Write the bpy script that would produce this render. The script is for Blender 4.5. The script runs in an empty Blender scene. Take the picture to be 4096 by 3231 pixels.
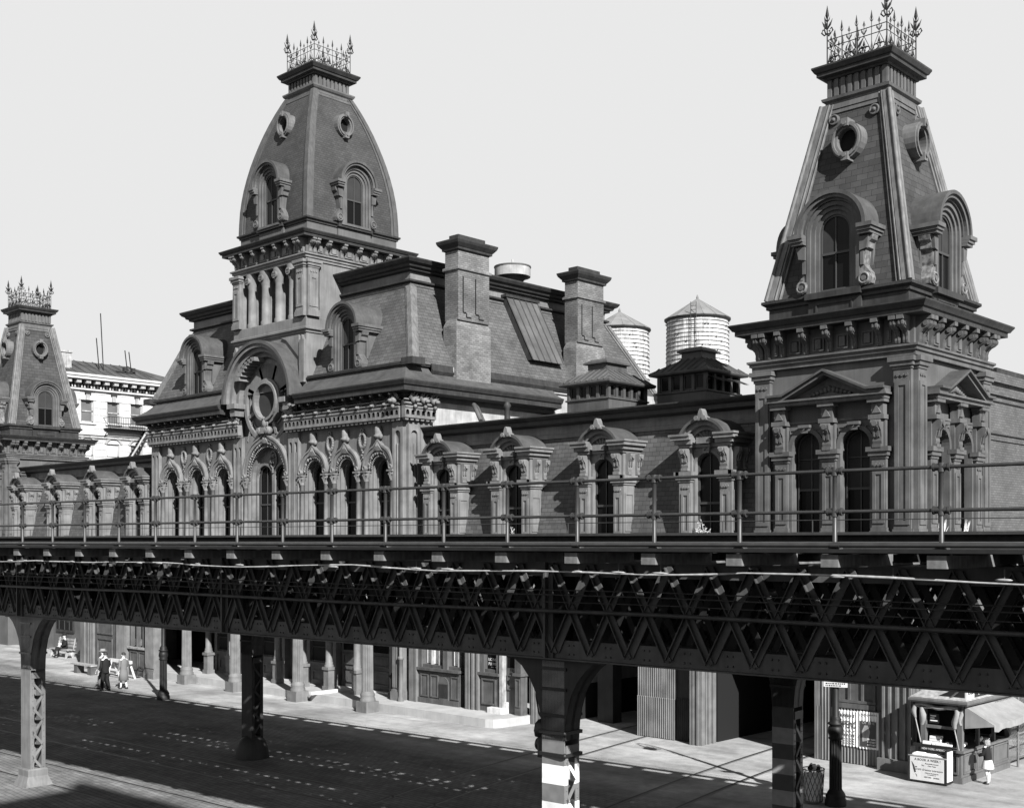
import bpy, math, random
from math import sin, cos, pi, radians, sqrt
from mathutils import Vector
random.seed(7)
SC = bpy.context.scene
COL = SC.collection

# ------------------------------------------------------------------ materials
def new_mat(name):
    m = bpy.data.materials.new(name); m.use_nodes = True
    return m, m.node_tree, m.node_tree.nodes['Principled BSDF']

def g(v): return (v, v, v, 1)

def paint(name, v, rough=.75, var=.25, scale=3.0, streak=.35, spec=.25, bump=.0):
    """painted / weathered surface: base grey with blotches and vertical rain streaks"""
    m, t, b = new_mat(name); L = t.links.new
    tc = t.nodes.new('ShaderNodeTexCoord')
    n1 = t.nodes.new('ShaderNodeTexNoise'); n1.inputs['Scale'].default_value = scale
    n1.inputs['Detail'].default_value = 6; L(tc.outputs['Object'], n1.inputs['Vector'])
    mp = t.nodes.new('ShaderNodeMapping'); mp.inputs['Scale'].default_value = (3, 3, .25)
    L(tc.outputs['Object'], mp.inputs['Vector'])
    n2 = t.nodes.new('ShaderNodeTexNoise'); n2.inputs['Scale'].default_value = 4
    n2.inputs['Detail'].default_value = 5; L(mp.outputs['Vector'], n2.inputs['Vector'])
    mr = t.nodes.new('ShaderNodeMapRange'); mr.inputs[1].default_value = .3; mr.inputs[2].default_value = .7
    mr.inputs[3].default_value = 1 - var; mr.inputs[4].default_value = 1 + var
    L(n1.outputs['Fac'], mr.inputs[0])
    mr2 = t.nodes.new('ShaderNodeMapRange'); mr2.inputs[1].default_value = .35; mr2.inputs[2].default_value = .7
    mr2.inputs[3].default_value = 1 - streak * .5; mr2.inputs[4].default_value = 1 + streak * .3
    L(n2.outputs['Fac'], mr2.inputs[0])
    mu = t.nodes.new('ShaderNodeMath'); mu.operation = 'MULTIPLY'
    L(mr.outputs[0], mu.inputs[0]); L(mr2.outputs[0], mu.inputs[1])
    mu2 = t.nodes.new('ShaderNodeMath'); mu2.operation = 'MULTIPLY'; mu2.inputs[1].default_value = v
    L(mu.outputs[0], mu2.inputs[0])
    L(mu2.outputs[0], b.inputs['Base Color'])
    b.inputs['Roughness'].default_value = rough; b.inputs['Specular IOR Level'].default_value = spec
    if bump:
        n3 = t.nodes.new('ShaderNodeTexNoise'); n3.inputs['Scale'].default_value = 40
        L(tc.outputs['Object'], n3.inputs['Vector'])
        bp = t.nodes.new('ShaderNodeBump'); bp.inputs['Strength'].default_value = bump; bp.inputs['Distance'].default_value = .02
        L(n3.outputs['Fac'], bp.inputs['Height']); L(bp.outputs[0], b.inputs['Normal'])
    return m

def brickmat(name, c1, c2, mortar, bw, rh, msize=.01, off=.5, rough=.8, bump=.4, blot=.35, spec=.3):
    m, t, b = new_mat(name); L = t.links.new
    uv = t.nodes.new('ShaderNodeUVMap'); uv.uv_map = 'UVMap'
    n0 = t.nodes.new('ShaderNodeTexNoise'); n0.inputs['Scale'].default_value = 1.3; L(uv.outputs[0], n0.inputs['Vector'])
    # slight waviness of the courses
    vm = t.nodes.new('ShaderNodeVectorMath'); vm.operation = 'MULTIPLY_ADD'
    vm.inputs[1].default_value = (.03, .03, 0); L(n0.outputs['Color'], vm.inputs[0]); L(uv.outputs[0], vm.inputs[2])
    br = t.nodes.new('ShaderNodeTexBrick'); L(vm.outputs[0], br.inputs['Vector'])
    br.inputs['Scale'].default_value = 1; br.inputs['Brick Width'].default_value = bw
    br.inputs['Row Height'].default_value = rh; br.inputs['Mortar Size'].default_value = msize
    br.inputs['Mortar Smooth'].default_value = .2
    br.inputs['Color1'].default_value = g(c1); br.inputs['Color2'].default_value = g(c2); br.inputs['Mortar'].default_value = g(mortar)
    br.offset = off
    n1 = t.nodes.new('ShaderNodeTexNoise'); n1.inputs['Scale'].default_value = .7; n1.inputs['Detail'].default_value = 8
    n1.inputs['Roughness'].default_value = .65
    L(uv.outputs[0], n1.inputs['Vector'])
    mr = t.nodes.new('ShaderNodeMapRange'); mr.inputs[1].default_value = .3; mr.inputs[2].default_value = .7
    mr.inputs[3].default_value = 1 - blot; mr.inputs[4].default_value = 1 + blot
    L(n1.outputs['Fac'], mr.inputs[0])
    vm2 = t.nodes.new('ShaderNodeVectorMath'); vm2.operation = 'SCALE'
    L(br.outputs['Color'], vm2.inputs[0]); L(mr.outputs[0], vm2.inputs['Scale'])
    L(vm2.outputs[0], b.inputs['Base Color'])
    bp = t.nodes.new('ShaderNodeBump'); bp.inputs['Strength'].default_value = bump; bp.inputs['Distance'].default_value = .03
    bp.invert = True
    L(br.outputs['Fac'], bp.inputs['Height']); L(bp.outputs[0], b.inputs['Normal'])
    b.inputs['Roughness'].default_value = rough; b.inputs['Specular IOR Level'].default_value = spec
    return m

def flat(name, v, rough=.6, spec=.4, metal=0.):
    m, t, b = new_mat(name)
    b.inputs['Base Color'].default_value = g(v); b.inputs['Roughness'].default_value = rough
    b.inputs['Specular IOR Level'].default_value = spec; b.inputs['Metallic'].default_value = metal
    return m

MT = {}
MT['stone']  = paint('painted_brownstone', .122, .8, .26, 1.1, .28, bump=.15)
MT['trim']   = paint('painted_trim', .13, .7, .26, 1.8, .28, bump=.1)
MT['dark']   = paint('dark_cornice_paint', .026, .6, .3, 2.5, .5)
MT['tstone'] = paint('tower_wall_paint', .076, .75, .24, .9, .22, bump=.1)
MT['ttrim']  = paint('tower_trim_paint', .078, .7, .28, 1.8, .3)
MT['hip']    = paint('weathered_lead_hip', .11, .6, .25, 3, .5)
MT['hipd'] = paint('painted_dome_rib', .062, .6, .2, 3, .35)
MT['ring'] = paint('weathered_ring_moulding', .10, .7, .25, 1.5, .3)
MT['hood']   = paint('zinc_hood', .058, .55, .25, 2, .3)
MT['peel']   = paint('peeling_paint', .12, .8, .6, 9, .5)
MT['slate']  = brickmat('slate', .052, .074, .024, .30, .155, .009)
MT['slatef'] = brickmat('fine_slate', .032, .043, .018, .2, .11, .008, blot=.3)
MT['slates'] = brickmat('tower_slate', .030, .046, .016, .36, .19, .009)
MT['brickw'] = brickmat('worn_whitewashed_brick', .10, .16, .075, .22, .085, .010, blot=.45)
MT['bricks'] = brickmat('smoked_brick', .08, .12, .055, .22, .085, .010, blot=.5)
MT['brick']  = brickmat('buff_brick', .062, .085, .042, .22, .08, .008, blot=.35)
MT['plaster']= paint('limewashed_wall', .26, .85, .25, 2, .3)
MT['roof']   = paint('tin_roof', .075, .6, .3, 1.2, .2)
MT['glass']  = flat('dark_window_glass', .005, .15, .1)
MT['shade']  = paint('window_blind', .032, .9, .1, 2, .1, spec=.05)
MT['sash']   = flat('sash_paint', .035, .6)
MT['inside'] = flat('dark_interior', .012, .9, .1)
MT['iron']   = paint('wrought_iron', .01, .55, .3, 8, .2)
MT['steeld'] = paint('shaded_girder_paint', .011, .6, .3, 3, .3)  # girder paint darkened to carry the shade on back webs and inner girders
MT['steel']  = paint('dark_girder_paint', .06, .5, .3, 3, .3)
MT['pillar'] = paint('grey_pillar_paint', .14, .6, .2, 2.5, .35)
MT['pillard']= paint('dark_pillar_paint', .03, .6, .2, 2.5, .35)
MT['white']  = paint('white_paint', .5, .7, .06, 3, .1)
MT['whited'] = paint('dirty_white_paint', .26, .8, .25, 3, .55)
MT['tie']    = paint('weathered_timber', .12, .85, .35, 6, .3)
MT['tied']   = paint('creosoted_timber', .018, .85, .35, 6, .3)
MT['pipe']   = paint('white_pipe_lagging', .26, .8, .25, 12, .2)
MT['gpipe']  = paint('railing_paint', .026, .45, .2, 6, .25, spec=.5)
MT['concrete'] = paint('sidewalk_concrete', .32, .9, .15, 1.5, .1, bump=.2)
MT['step']   = paint('pale_stone_step', .5, .85, .2, 4, .3)
MT['col']    = paint('portico_iron_paint', .125, .65, .2, 3, .2)
MT['wood']   = paint('storefront_wood', .075, .6, .25, 3, .4)
MT['woodl']  = paint('worn_wood', .26, .75, .3, 5, .4)
MT['corr']   = paint('corrugated_zinc', .13, .5, .25, 1.5, .6, spec=.5)
MT['cloth']  = paint('awning_canvas', .2, .9, .15, 3, .15)
MT['kiosk']  = paint('kiosk_wood', .10, .65, .2, 2.5, .3)
MT['black']  = flat('black_paint', .012, .5)
MT['skin']   = flat('skin', .45, .6)
MT['hairb']  = paint('blonde_hair', .22, .8, .4, 30, .2)
MT['hair']   = flat('dark_hair', .02, .7)
MT['navy']   = flat('dark_wool', .016, .9, .1)
MT['greyc']  = flat('grey_cloth', .10, .9, .1)
MT['lightc'] = flat('light_cloth', .13, .9, .1)
MT['paper']  = paint('newsprint', .68, .9, .08, 6, .05)
MT['rail']   = paint('worn_rail_steel', .13, .5, .2, 5, .1, spec=.3)
MT['leaf']   = flat('pale_leaf', .5, .7)
MT['tank']   = paint('whitewashed_tank', .40, .85, .3, 1.5, .9)
MT['tankroof'] = paint('tank_roof', .15, .7, .2, 1.5, .2)
MT['wbldg']  = paint('white_masonry', .36, .85, .10, .8, .25)
MT['wshade'] = paint('window_dark', .10, .3, .2, 1, .1)
MT['tar']    = paint('dark_tin_roof', .06, .7, .3, 1, .3)

def cobble():
    m, t, b = new_mat('street_paving'); L = t.links.new
    tc = t.nodes.new('ShaderNodeTexCoord')
    n1 = t.nodes.new('ShaderNodeTexNoise'); n1.inputs['Scale'].default_value = .35; n1.inputs['Detail'].default_value = 8
    n1.inputs['Roughness'].default_value = .6; L(tc.outputs['Object'], n1.inputs['Vector'])
    mp = t.nodes.new('ShaderNodeMapping'); mp.inputs['Rotation'].default_value = (0, 0, radians(4)); L(tc.outputs['Object'], mp.inputs['Vector'])
    br = t.nodes.new('ShaderNodeTexBrick'); br.inputs['Scale'].default_value = 1
    br.inputs['Brick Width'].default_value = .28; br.inputs['Row Height'].default_value = .15; br.inputs['Mortar Size'].default_value = .012
    br.inputs['Color1'].default_value = g(.20); br.inputs['Color2'].default_value = g(.15); br.inputs['Mortar'].default_value = g(.09)
    L(mp.outputs[0], br.inputs['Vector'])
    # nearer roadway = granite setts, strip before the terminal = smooth pale paving
    sp = t.nodes.new('ShaderNodeSeparateXYZ'); L(mp.outputs[0], sp.inputs[0])
    ns = t.nodes.new('ShaderNodeTexNoise'); ns.inputs['Scale'].default_value = .8; L(tc.outputs['Object'], ns.inputs['Vector'])
    ad = t.nodes.new('ShaderNodeMath'); ad.operation = 'MULTIPLY_ADD'; ad.inputs[1].default_value = 1.2; L(ns.outputs['Fac'], ad.inputs[0]); L(sp.outputs['Y'], ad.inputs[2])
    mr0 = t.nodes.new('ShaderNodeMapRange'); mr0.inputs[1].default_value = 22.5; mr0.inputs[2].default_value = 24.0; L(ad.outputs[0], mr0.inputs[0])
    mx = t.nodes.new('ShaderNodeMix'); mx.data_type = 'RGBA'; L(mr0.outputs[0], mx.inputs[0]); L(br.outputs['Color'], mx.inputs[6]); mx.inputs[7].default_value = g(.30)
    mr = t.nodes.new('ShaderNodeMapRange'); mr.inputs[1].default_value = .3; mr.inputs[2].default_value = .7
    mr.inputs[3].default_value = .6; mr.inputs[4].default_value = 1.3; L(n1.outputs['Fac'], mr.inputs[0])
    nf = t.nodes.new('ShaderNodeTexNoise'); nf.inputs['Scale'].default_value = 30; nf.inputs['Detail'].default_value = 3; L(tc.outputs['Object'], nf.inputs['Vector'])
    mrf = t.nodes.new('ShaderNodeMapRange'); mrf.inputs[3].default_value = .85; mrf.inputs[4].default_value = 1.15; L(nf.outputs['Fac'], mrf.inputs[0])
    n9 = t.nodes.new('ShaderNodeTexNoise'); n9.inputs['Scale'].default_value = 1.9; n9.inputs['Detail'].default_value = 10; n9.inputs['Roughness'].default_value = .75; L(tc.outputs['Object'], n9.inputs['Vector'])
    m9 = t.nodes.new('ShaderNodeMapRange'); m9.inputs[1].default_value = .35; m9.inputs[2].default_value = .65; m9.inputs[3].default_value = .78; m9.inputs[4].default_value = 1.16; L(n9.outputs['Fac'], m9.inputs[0])
    mp9 = t.nodes.new('ShaderNodeMapping'); mp9.inputs['Rotation'].default_value = (0, 0, radians(4)); mp9.inputs['Scale'].default_value = (.12, 1.6, 1); L(tc.outputs['Object'], mp9.inputs['Vector'])
    n8 = t.nodes.new('ShaderNodeTexNoise'); n8.inputs['Scale'].default_value = 1; n8.inputs['Detail'].default_value = 6; L(mp9.outputs[0], n8.inputs['Vector'])
    m8 = t.nodes.new('ShaderNodeMapRange'); m8.inputs[1].default_value = .35; m8.inputs[2].default_value = .65; m8.inputs[3].default_value = .82; m8.inputs[4].default_value = 1.1; L(n8.outputs['Fac'], m8.inputs[0])
    m7 = t.nodes.new('ShaderNodeMath'); m7.operation = 'MULTIPLY'; L(m9.outputs[0], m7.inputs[0]); L(m8.outputs[0], m7.inputs[1])
    m6 = t.nodes.new('ShaderNodeMath'); m6.operation = 'MULTIPLY'; L(mr.outputs[0], m6.inputs[0]); L(m7.outputs[0], m6.inputs[1])
    mm = t.nodes.new('ShaderNodeMath'); mm.operation = 'MULTIPLY'; L(m6.outputs[0], mm.inputs[0]); L(mrf.outputs[0], mm.inputs[1])
    vs = t.nodes.new('ShaderNodeVectorMath'); vs.operation = 'SCALE'; L(mx.outputs[2], vs.inputs[0]); L(mm.outputs[0], vs.inputs['Scale'])
    L(vs.outputs[0], b.inputs['Base Color']); b.inputs['Roughness'].default_value = .9; b.inputs['Specular IOR Level'].default_value = .2
    bp = t.nodes.new('ShaderNodeBump'); bp.inputs['Strength'].default_value = .35; bp.inputs['Distance'].default_value = .03
    L(nf.outputs['Fac'], bp.inputs['Height']); L(bp.outputs[0], b.inputs['Normal'])
    return m
MT['street'] = cobble()

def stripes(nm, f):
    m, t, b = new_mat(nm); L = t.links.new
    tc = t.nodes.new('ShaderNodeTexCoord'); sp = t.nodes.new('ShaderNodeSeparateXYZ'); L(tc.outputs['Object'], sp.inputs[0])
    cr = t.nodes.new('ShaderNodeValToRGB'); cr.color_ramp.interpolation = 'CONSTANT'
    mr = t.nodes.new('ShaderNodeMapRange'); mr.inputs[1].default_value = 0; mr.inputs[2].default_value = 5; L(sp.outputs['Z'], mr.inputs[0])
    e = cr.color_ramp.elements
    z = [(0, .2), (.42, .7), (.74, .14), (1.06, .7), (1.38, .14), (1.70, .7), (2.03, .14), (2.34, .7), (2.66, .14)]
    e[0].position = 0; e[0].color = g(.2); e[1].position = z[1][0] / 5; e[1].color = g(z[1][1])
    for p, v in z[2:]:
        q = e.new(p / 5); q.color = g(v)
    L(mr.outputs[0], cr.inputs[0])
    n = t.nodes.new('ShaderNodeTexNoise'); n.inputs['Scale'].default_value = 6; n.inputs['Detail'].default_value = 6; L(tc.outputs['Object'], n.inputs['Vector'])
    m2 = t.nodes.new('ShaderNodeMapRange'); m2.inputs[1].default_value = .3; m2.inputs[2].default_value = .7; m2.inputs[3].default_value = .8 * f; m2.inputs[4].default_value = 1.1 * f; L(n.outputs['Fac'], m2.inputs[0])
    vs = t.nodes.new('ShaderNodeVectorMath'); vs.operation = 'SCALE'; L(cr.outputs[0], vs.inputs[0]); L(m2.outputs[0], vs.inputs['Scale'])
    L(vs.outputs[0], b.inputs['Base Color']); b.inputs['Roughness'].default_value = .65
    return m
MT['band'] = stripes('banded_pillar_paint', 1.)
MT['bandshade'] = stripes('shaded_banded_pillar_paint', .3)  # banded paint darkened on the far pillars to stand for deck shade

# ------------------------------------------------------------------ mesh builder
class Fr:
    """local frame: u along the surface, n outwards, w up"""
    def __init__(s, o, U, N): s.o, s.U, s.N = o, U, N
    def p(s, u, n, w):
        return (s.o[0] + u * s.U[0] + n * s.N[0], s.o[1] + u * s.U[1] + n * s.N[1], s.o[2] + w)
def front(Y): return Fr((0, Y, 0), (1, 0), (0, -1))
def right(X): return Fr((X, 0, 0), (0, 1), (1, 0))
def back(Y):  return Fr((0, Y, 0), (-1, 0), (0, 1))
def left(X):  return Fr((X, 0, 0), (0, -1), (-1, 0))
WORLD = Fr((0, 0, 0), (1, 0), (0, 1))   # u=x n=y w=z

class MB:
    def __init__(s): s.v = []; s.f = []; s.m = []; s.sm = []; s.mats = []
    def mi(s, k):
        if k not in s.mats: s.mats.append(k)
        return s.mats.index(k)
    def face(s, pts, k, sm=False):
        i = len(s.v); s.v += [tuple(p) for p in pts]; s.f.append(tuple(range(i, i + len(pts)))); s.m.append(s.mi(k)); s.sm.append(sm)
    def grid(s, rows, k, closed=False, sm=True):
        """rows: list of equally long point lists, joined by quads"""
        i = len(s.v); n = len(rows[0]); q = s.mi(k)
        for r in rows: s.v += [tuple(p) for p in r]
        for a in range(len(rows) - 1):
            for b in range(n if closed else n - 1):
                c = (b + 1) % n
                s.f.append((i + a * n + b, i + a * n + c, i + (a + 1) * n + c, i + (a + 1) * n + b)); s.m.append(q); s.sm.append(sm)
    def box(s, F, u0, u1, n0, n1, w0, w1, k):
        P = F.p
        a = [P(u0, n0, w0), P(u1, n0, w0), P(u1, n1, w0), P(u0, n1, w0), P(u0, n0, w1), P(u1, n0, w1), P(u1, n1, w1), P(u0, n1, w1)]
        for q in ((0, 3, 2, 1), (4, 5, 6, 7), (0, 1, 5, 4), (1, 2, 6, 5), (2, 3, 7, 6), (3, 0, 4, 7)):
            s.face([a[j] for j in q], k)
    def wbox(s, x0, x1, y0, y1, z0, z1, k): s.box(WORLD, x0, x1, y0, y1, z0, z1, k)
    def prism(s, F, poly, n0, n1, k):
        """poly in (u,w) extruded between n0 (back) and n1 (front); may be concave"""
        A = [F.p(u, n0, w) for u, w in poly]; B = [F.p(u, n1, w) for u, w in poly]
        s.face(B, k); s.face(A[::-1], k)
        for i in range(len(poly)):
            j = (i + 1) % len(poly); s.face([A[i], A[j], B[j], B[i]], k)
    def sprism(s, F, poly, u0, u1, k):
        """poly in (n,w) extruded along u"""
        A = [F.p(u0, n, w) for n, w in poly]; B = [F.p(u1, n, w) for n, w in poly]
        s.face(B, k); s.face(A[::-1], k)
        for i in range(len(poly)):
            j = (i + 1) % len(poly); s.face([A[i], A[j], B[j], B[i]], k)
    def band(s, F, inn, out, n0, n1, k):
        """open band between two (u,w) polylines extruded n0..n1"""
        m = len(inn)
        for i in range(m - 1):
            a, b, c, d = inn[i], inn[i + 1], out[i + 1], out[i]
            s.face([F.p(*x) for x in ((a[0], n1, a[1]), (b[0], n1, b[1]), (c[0], n1, c[1]), (d[0], n1, d[1]))], k)
            s.face([F.p(*x) for x in ((a[0], n0, a[1]), (b[0], n0, b[1]), (b[0], n1, b[1]), (a[0], n1, a[1]))], k, True)
            s.face([F.p(*x) for x in ((d[0], n0, d[1]), (c[0], n0, c[1]), (c[0], n1, c[1]), (d[0], n1, d[1]))], k, True)
        for i in (0, m - 1):
            a, d = inn[i], out[i]
            s.face([F.p(a[0], n0, a[1]), F.p(d[0], n0, d[1]), F.p(d[0], n1, d[1]), F.p(a[0], n1, a[1])], k)
    def ring(s, prof, rect, k, cap=True, sides=(0, 1, 2, 3)):
        """profile [(out,z)] swept round a rectangle (x0,x1,y0,y1)"""
        x0, x1, y0, y1 = rect
        def R(o, z): return [(x0 - o, y0 - o, z), (x1 + o, y0 - o, z), (x1 + o, y1 + o, z), (x0 - o, y1 + o, z)]
        for (o, z), (o2, z2) in zip(prof, prof[1:]):
            a, b = R(o, z), R(o2, z2)
            for i in sides:
                j = (i + 1) % 4; s.face([a[i], a[j], b[j], b[i]], k)
        if cap: s.face(R(*prof[-1]), k); s.face(R(*prof[0])[::-1], k)
    def lathe(s, c, prof, k, n=12, flute=0, cap=True):
        """profile [(r,z)] about vertical axis at c=(x,y)"""
        rows = []
        for r, z in prof:
            row = []
            for i in range(n):
                rr = r * (1 - flute) if (flute and i % 2) else r
                a = 2 * pi * i / n; row.append((c[0] + rr * cos(a), c[1] + rr * sin(a), z))
            rows.append(row)
        s.grid(rows, k, True, sm=not flute)
        if cap: s.face(rows[-1], k); s.face(rows[0][::-1], k)
    def tube(s, pts, r, k, n=6, cap=True):
        pts = [Vector(p) for p in pts]; rows = []
        up0 = Vector((0, 0, 1))
        for i, p in enumerate(pts):
            d = (pts[min(i + 1, len(pts) - 1)] - pts[max(i - 1, 0)]).normalized()
            up = up0 if abs(d.z) < .95 else Vector((1, 0, 0))
            a = d.cross(up).normalized(); b = a.cross(d)
            rr = r[i] if isinstance(r, (list, tuple)) else r
            rows.append([p + rr * (cos(2 * pi * j / n) * a + sin(2 * pi * j / n) * b) for j in range(n)])
        s.grid(rows, k, True, sm=n > 4)
        if cap: s.face(rows[0][::-1], k); s.face(rows[-1], k)
    def blob(s, c, r, k, n=6, m=4):
        """small rounded lump, r may be (rx,ry,rz)"""
        rx, ry, rz = r if isinstance(r, (tuple, list)) else (r, r, r)
        rows = []
        for i in range(m + 1):
            t = pi * i / m; q = max(sin(t), .02)
            rows.append([(c[0] + rx * q * cos(2 * pi * j / n), c[1] + ry * q * sin(2 * pi * j / n), c[2] - rz * cos(t)) for j in range(n)])
        s.grid(rows, k, True)
    def disc(s, F, u, w, r, n0, n1, k, seg=14, r2=None):
        r2 = r2 or r
        poly = [(u + r * cos(2 * pi * i / seg), w + r2 * sin(2 * pi * i / seg)) for i in range(seg)]
        A = [F.p(a, n0, b) for a, b in poly]; B = [F.p(a, n1, b) for a, b in poly]
        s.face(B, k); s.grid([A, B], k, True)
    def torus(s, F, u, w, R, r, nn, k, seg=20, R2=None, a0=0, a1=2 * pi, n=6):
        R2 = R2 or R
        full = abs(a1 - a0 - 2 * pi) < 1e-4; rows = []
        for i in range(seg + 1):
            a = a0 + (a1 - a0) * i / seg; row = []
            for j in range(n):
                b = 2 * pi * j / n; q = r * cos(b)
                row.append(F.p(u + (R + q) * cos(a), nn + r * sin(b), w + (R2 + q) * sin(a)))
            rows.append(row)
        s.grid(rows, k, True)
    def add(s, o):
        i = len(s.v); s.v += o.v
        idx = [s.mi(k) for k in o.mats]
        for f, m, sm in zip(o.f, o.m, o.sm): s.f.append(tuple(a + i for a in f)); s.m.append(idx[m]); s.sm.append(sm)

def children(o): return [c for c in bpy.data.objects if c.parent == o]
LOC = {}
def wloc(o):
    x = y = z = 0
    while o is not None: x += o.location.x; y += o.location.y; z += o.location.z; o = o.parent
    return x, y, z

def build(mb, name, parent=None, origin=None, local=False):
    """link the builder as one mesh object; vertices are in world space unless local"""
    me = bpy.data.meshes.new(name)
    px, py, pz = wloc(parent)
    if origin is None:
        origin = (px, py, pz)
    ox, oy, oz = origin if not local else (0, 0, 0)
    V = [(x - ox, y - oy, z - oz) for x, y, z in mb.v]
    me.from_pydata(V, [], mb.f)
    for k in mb.mats: me.materials.append(MT[k])
    me.polygons.foreach_set('material_index', mb.m); me.polygons.foreach_set('use_smooth', mb.sm)
    uvl = me.uv_layers.new(name='UVMap'); data = []
    for f in mb.f:
        a = Vector(mb.v[f[0]]); nrm = Vector((0, 0, 0))
        for i in range(len(f)):
            p, q = Vector(mb.v[f[i]]), Vector(mb.v[f[(i + 1) % len(f)]])
            nrm += Vector(((p.y - q.y) * (p.z + q.z), (p.z - q.z) * (p.x + q.x), (p.x - q.x) * (p.y + q.y)))
        if nrm.length > 1e-12: nrm.normalize()
        h = sqrt(nrm.x ** 2 + nrm.y ** 2)
        if h < .25:
            for i in f: data += [mb.v[i][0], mb.v[i][1]]
        else:
            tx, ty = -nrm.y / h, nrm.x / h
            for i in f: x, y, z = mb.v[i]; data += [x * tx + y * ty, z]
    uvl.data.foreach_set('uv', data)
    me.validate(); me.update()
    ob = bpy.data.objects.new(name, me); COL.objects.link(ob)
    if parent is not None:
        ob.parent = parent
        ob.location = (origin[0] - px, origin[1] - py, origin[2] - pz) if not local else (0, 0, 0)
    else:
        ob.location = origin if not local else (0, 0, 0)
    return ob

def empty(name, loc, label, cat, group=None, parent=None):
    o = bpy.data.objects.new(name, None); COL.objects.link(o); o.location = loc; o.empty_display_size = .3
    if parent is not None:
        o.parent = parent; p = wloc(parent); o.location = (loc[0] - p[0], loc[1] - p[1], loc[2] - p[2])
    if label: tag(o, label, cat, group)
    return o
def tag(o, label, cat=None, group=None, kind=None):
    if label: o['label'] = label
    if cat: o['category'] = cat
    if group: o['group'] = group
    if kind: o['kind'] = kind
    return o
def dup(o, dx=0, dy=0, dz=0, parent='same'):
    """copy of an object with copies of its children"""
    c = o.copy(); COL.objects.link(c)
    if parent != 'same': c.parent = parent
    c.location = (o.location.x + dx, o.location.y + dy, o.location.z + dz)
    for ch in children(o):
        dup(ch, parent=c)
    return c

def arc(uc, wc, r, a0, a1, n=14, r2=None):
    r2 = r2 or r
    return [(uc + r * cos(a0 + (a1 - a0) * i / n), wc + r2 * sin(a0 + (a1 - a0) * i / n)) for i in range(n + 1)]
def archline(uc, hw, w0, ws, n=14):
    """left foot -> arch -> right foot, (u,w) polyline of a round-headed opening"""
    return [(uc - hw, w0)] + arc(uc, ws, hw, pi, 0, n) + [(uc + hw, w0)]

def wall_arches(mb, F, u0, u1, w0, w1, ops, k, n=0, depth=.3, rk=None, seg=14):
    """wall sheet with round-headed openings ops=[(uc,hw,sill,spring)] and reveals"""
    P = F.p; ops = sorted(ops); u = u0
    for uc, hw, ws, sp in ops:
        a, b = uc - hw, uc + hw
        if a > u + 1e-6: mb.face([P(u, n, w0), P(a, n, w0), P(a, n, w1), P(u, n, w1)], k)
        if ws > w0 + 1e-6: mb.face([P(a, n, w0), P(b, n, w0), P(b, n, ws), P(a, n, ws)], k)
        A = arc(uc, sp, hw, pi, 0, seg)
        for i in range(seg):
            p, q = A[i], A[i + 1]; mb.face([P(p[0], n, p[1]), P(q[0], n, q[1]), P(q[0], n, w1), P(p[0], n, w1)], k)
        L = archline(uc, hw, ws, sp, seg)
        for i in range(len(L) - 1):
            p, q = L[i], L[i + 1]
            mb.face([P(p[0], n, p[1]), P(q[0], n, q[1]), P(q[0], n - depth, q[1]), P(p[0], n - depth, p[1])], rk or k)
        mb.face([P(a, n, ws), P(b, n, ws), P(b, n - depth, ws), P(a, n - depth, ws)], rk or k)
        u = b
    if u1 > u + 1e-6: mb.face([P(u, n, w0), P(u1, n, w0), P(u1, n, w1), P(u, n, w1)], k)

def pane(mb, F, uc, hw, w0, sp, n, k='glass', meet=None, shade=None, mull=True, seg=14):
    """round-headed window: glass, sash bars and optional blind in the upper half"""
    L = archline(uc, hw, w0, sp, seg)
    mb.face([F.p(u, n, w) for u, w in L], k)
    top = sp + hw; meet = meet if meet else (w0 + top) / 2
    if shade is not None:
        A = [(u, w) for u, w in archline(uc, hw * .93, shade, sp, seg)]
        mb.face([F.p(u, n + .008, w) for u, w in A], 'shade')
    I = archline(uc, hw * .88, w0 + .05, sp, seg)
    mb.band(F, I, L, n + .004, n + .06, 'sash')
    mb.box(F, uc - hw * .9, uc + hw * .9, n + .006, n + .05, meet - .035, meet + .035, 'sash')
    mb.box(F, uc - hw * .9, uc + hw * .9, n + .006, n + .05, w0 + .002, w0 + .08, 'sash')
    if mull: mb.box(F, uc - .018, uc + .018, n + .01, n + .04, w0 + .08, top - .03, 'sash')

def panel(mb, F, u0, u1, w0, w1, n, k, d=.03, fr=.05):
    """raised frame round a recessed field on a flat face at n"""
    mb.box(F, u0, u1, n, n + d, w0, w0 + fr, k); mb.box(F, u0, u1, n, n + d, w1 - fr, w1, k)
    mb.box(F, u0, u0 + fr, n, n + d, w0 + fr, w1 - fr, k); mb.box(F, u1 - fr, u1, n, n + d, w0 + fr, w1 - fr, k)

def scurve(h, o, m=8):
    """S-shaped console profile in (n,w): height h, projection o, foot at w=0"""
    return [(0, 0), (o * .18, 0), (o * .24, h * .12), (o * .22, h * .28), (o * .30, h * .45), (o * .5, h * .58), (o * .78, h * .66),
            (o, h * .78), (o * 1.02, h * .9), (o * .9, h), (0, h)]

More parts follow.
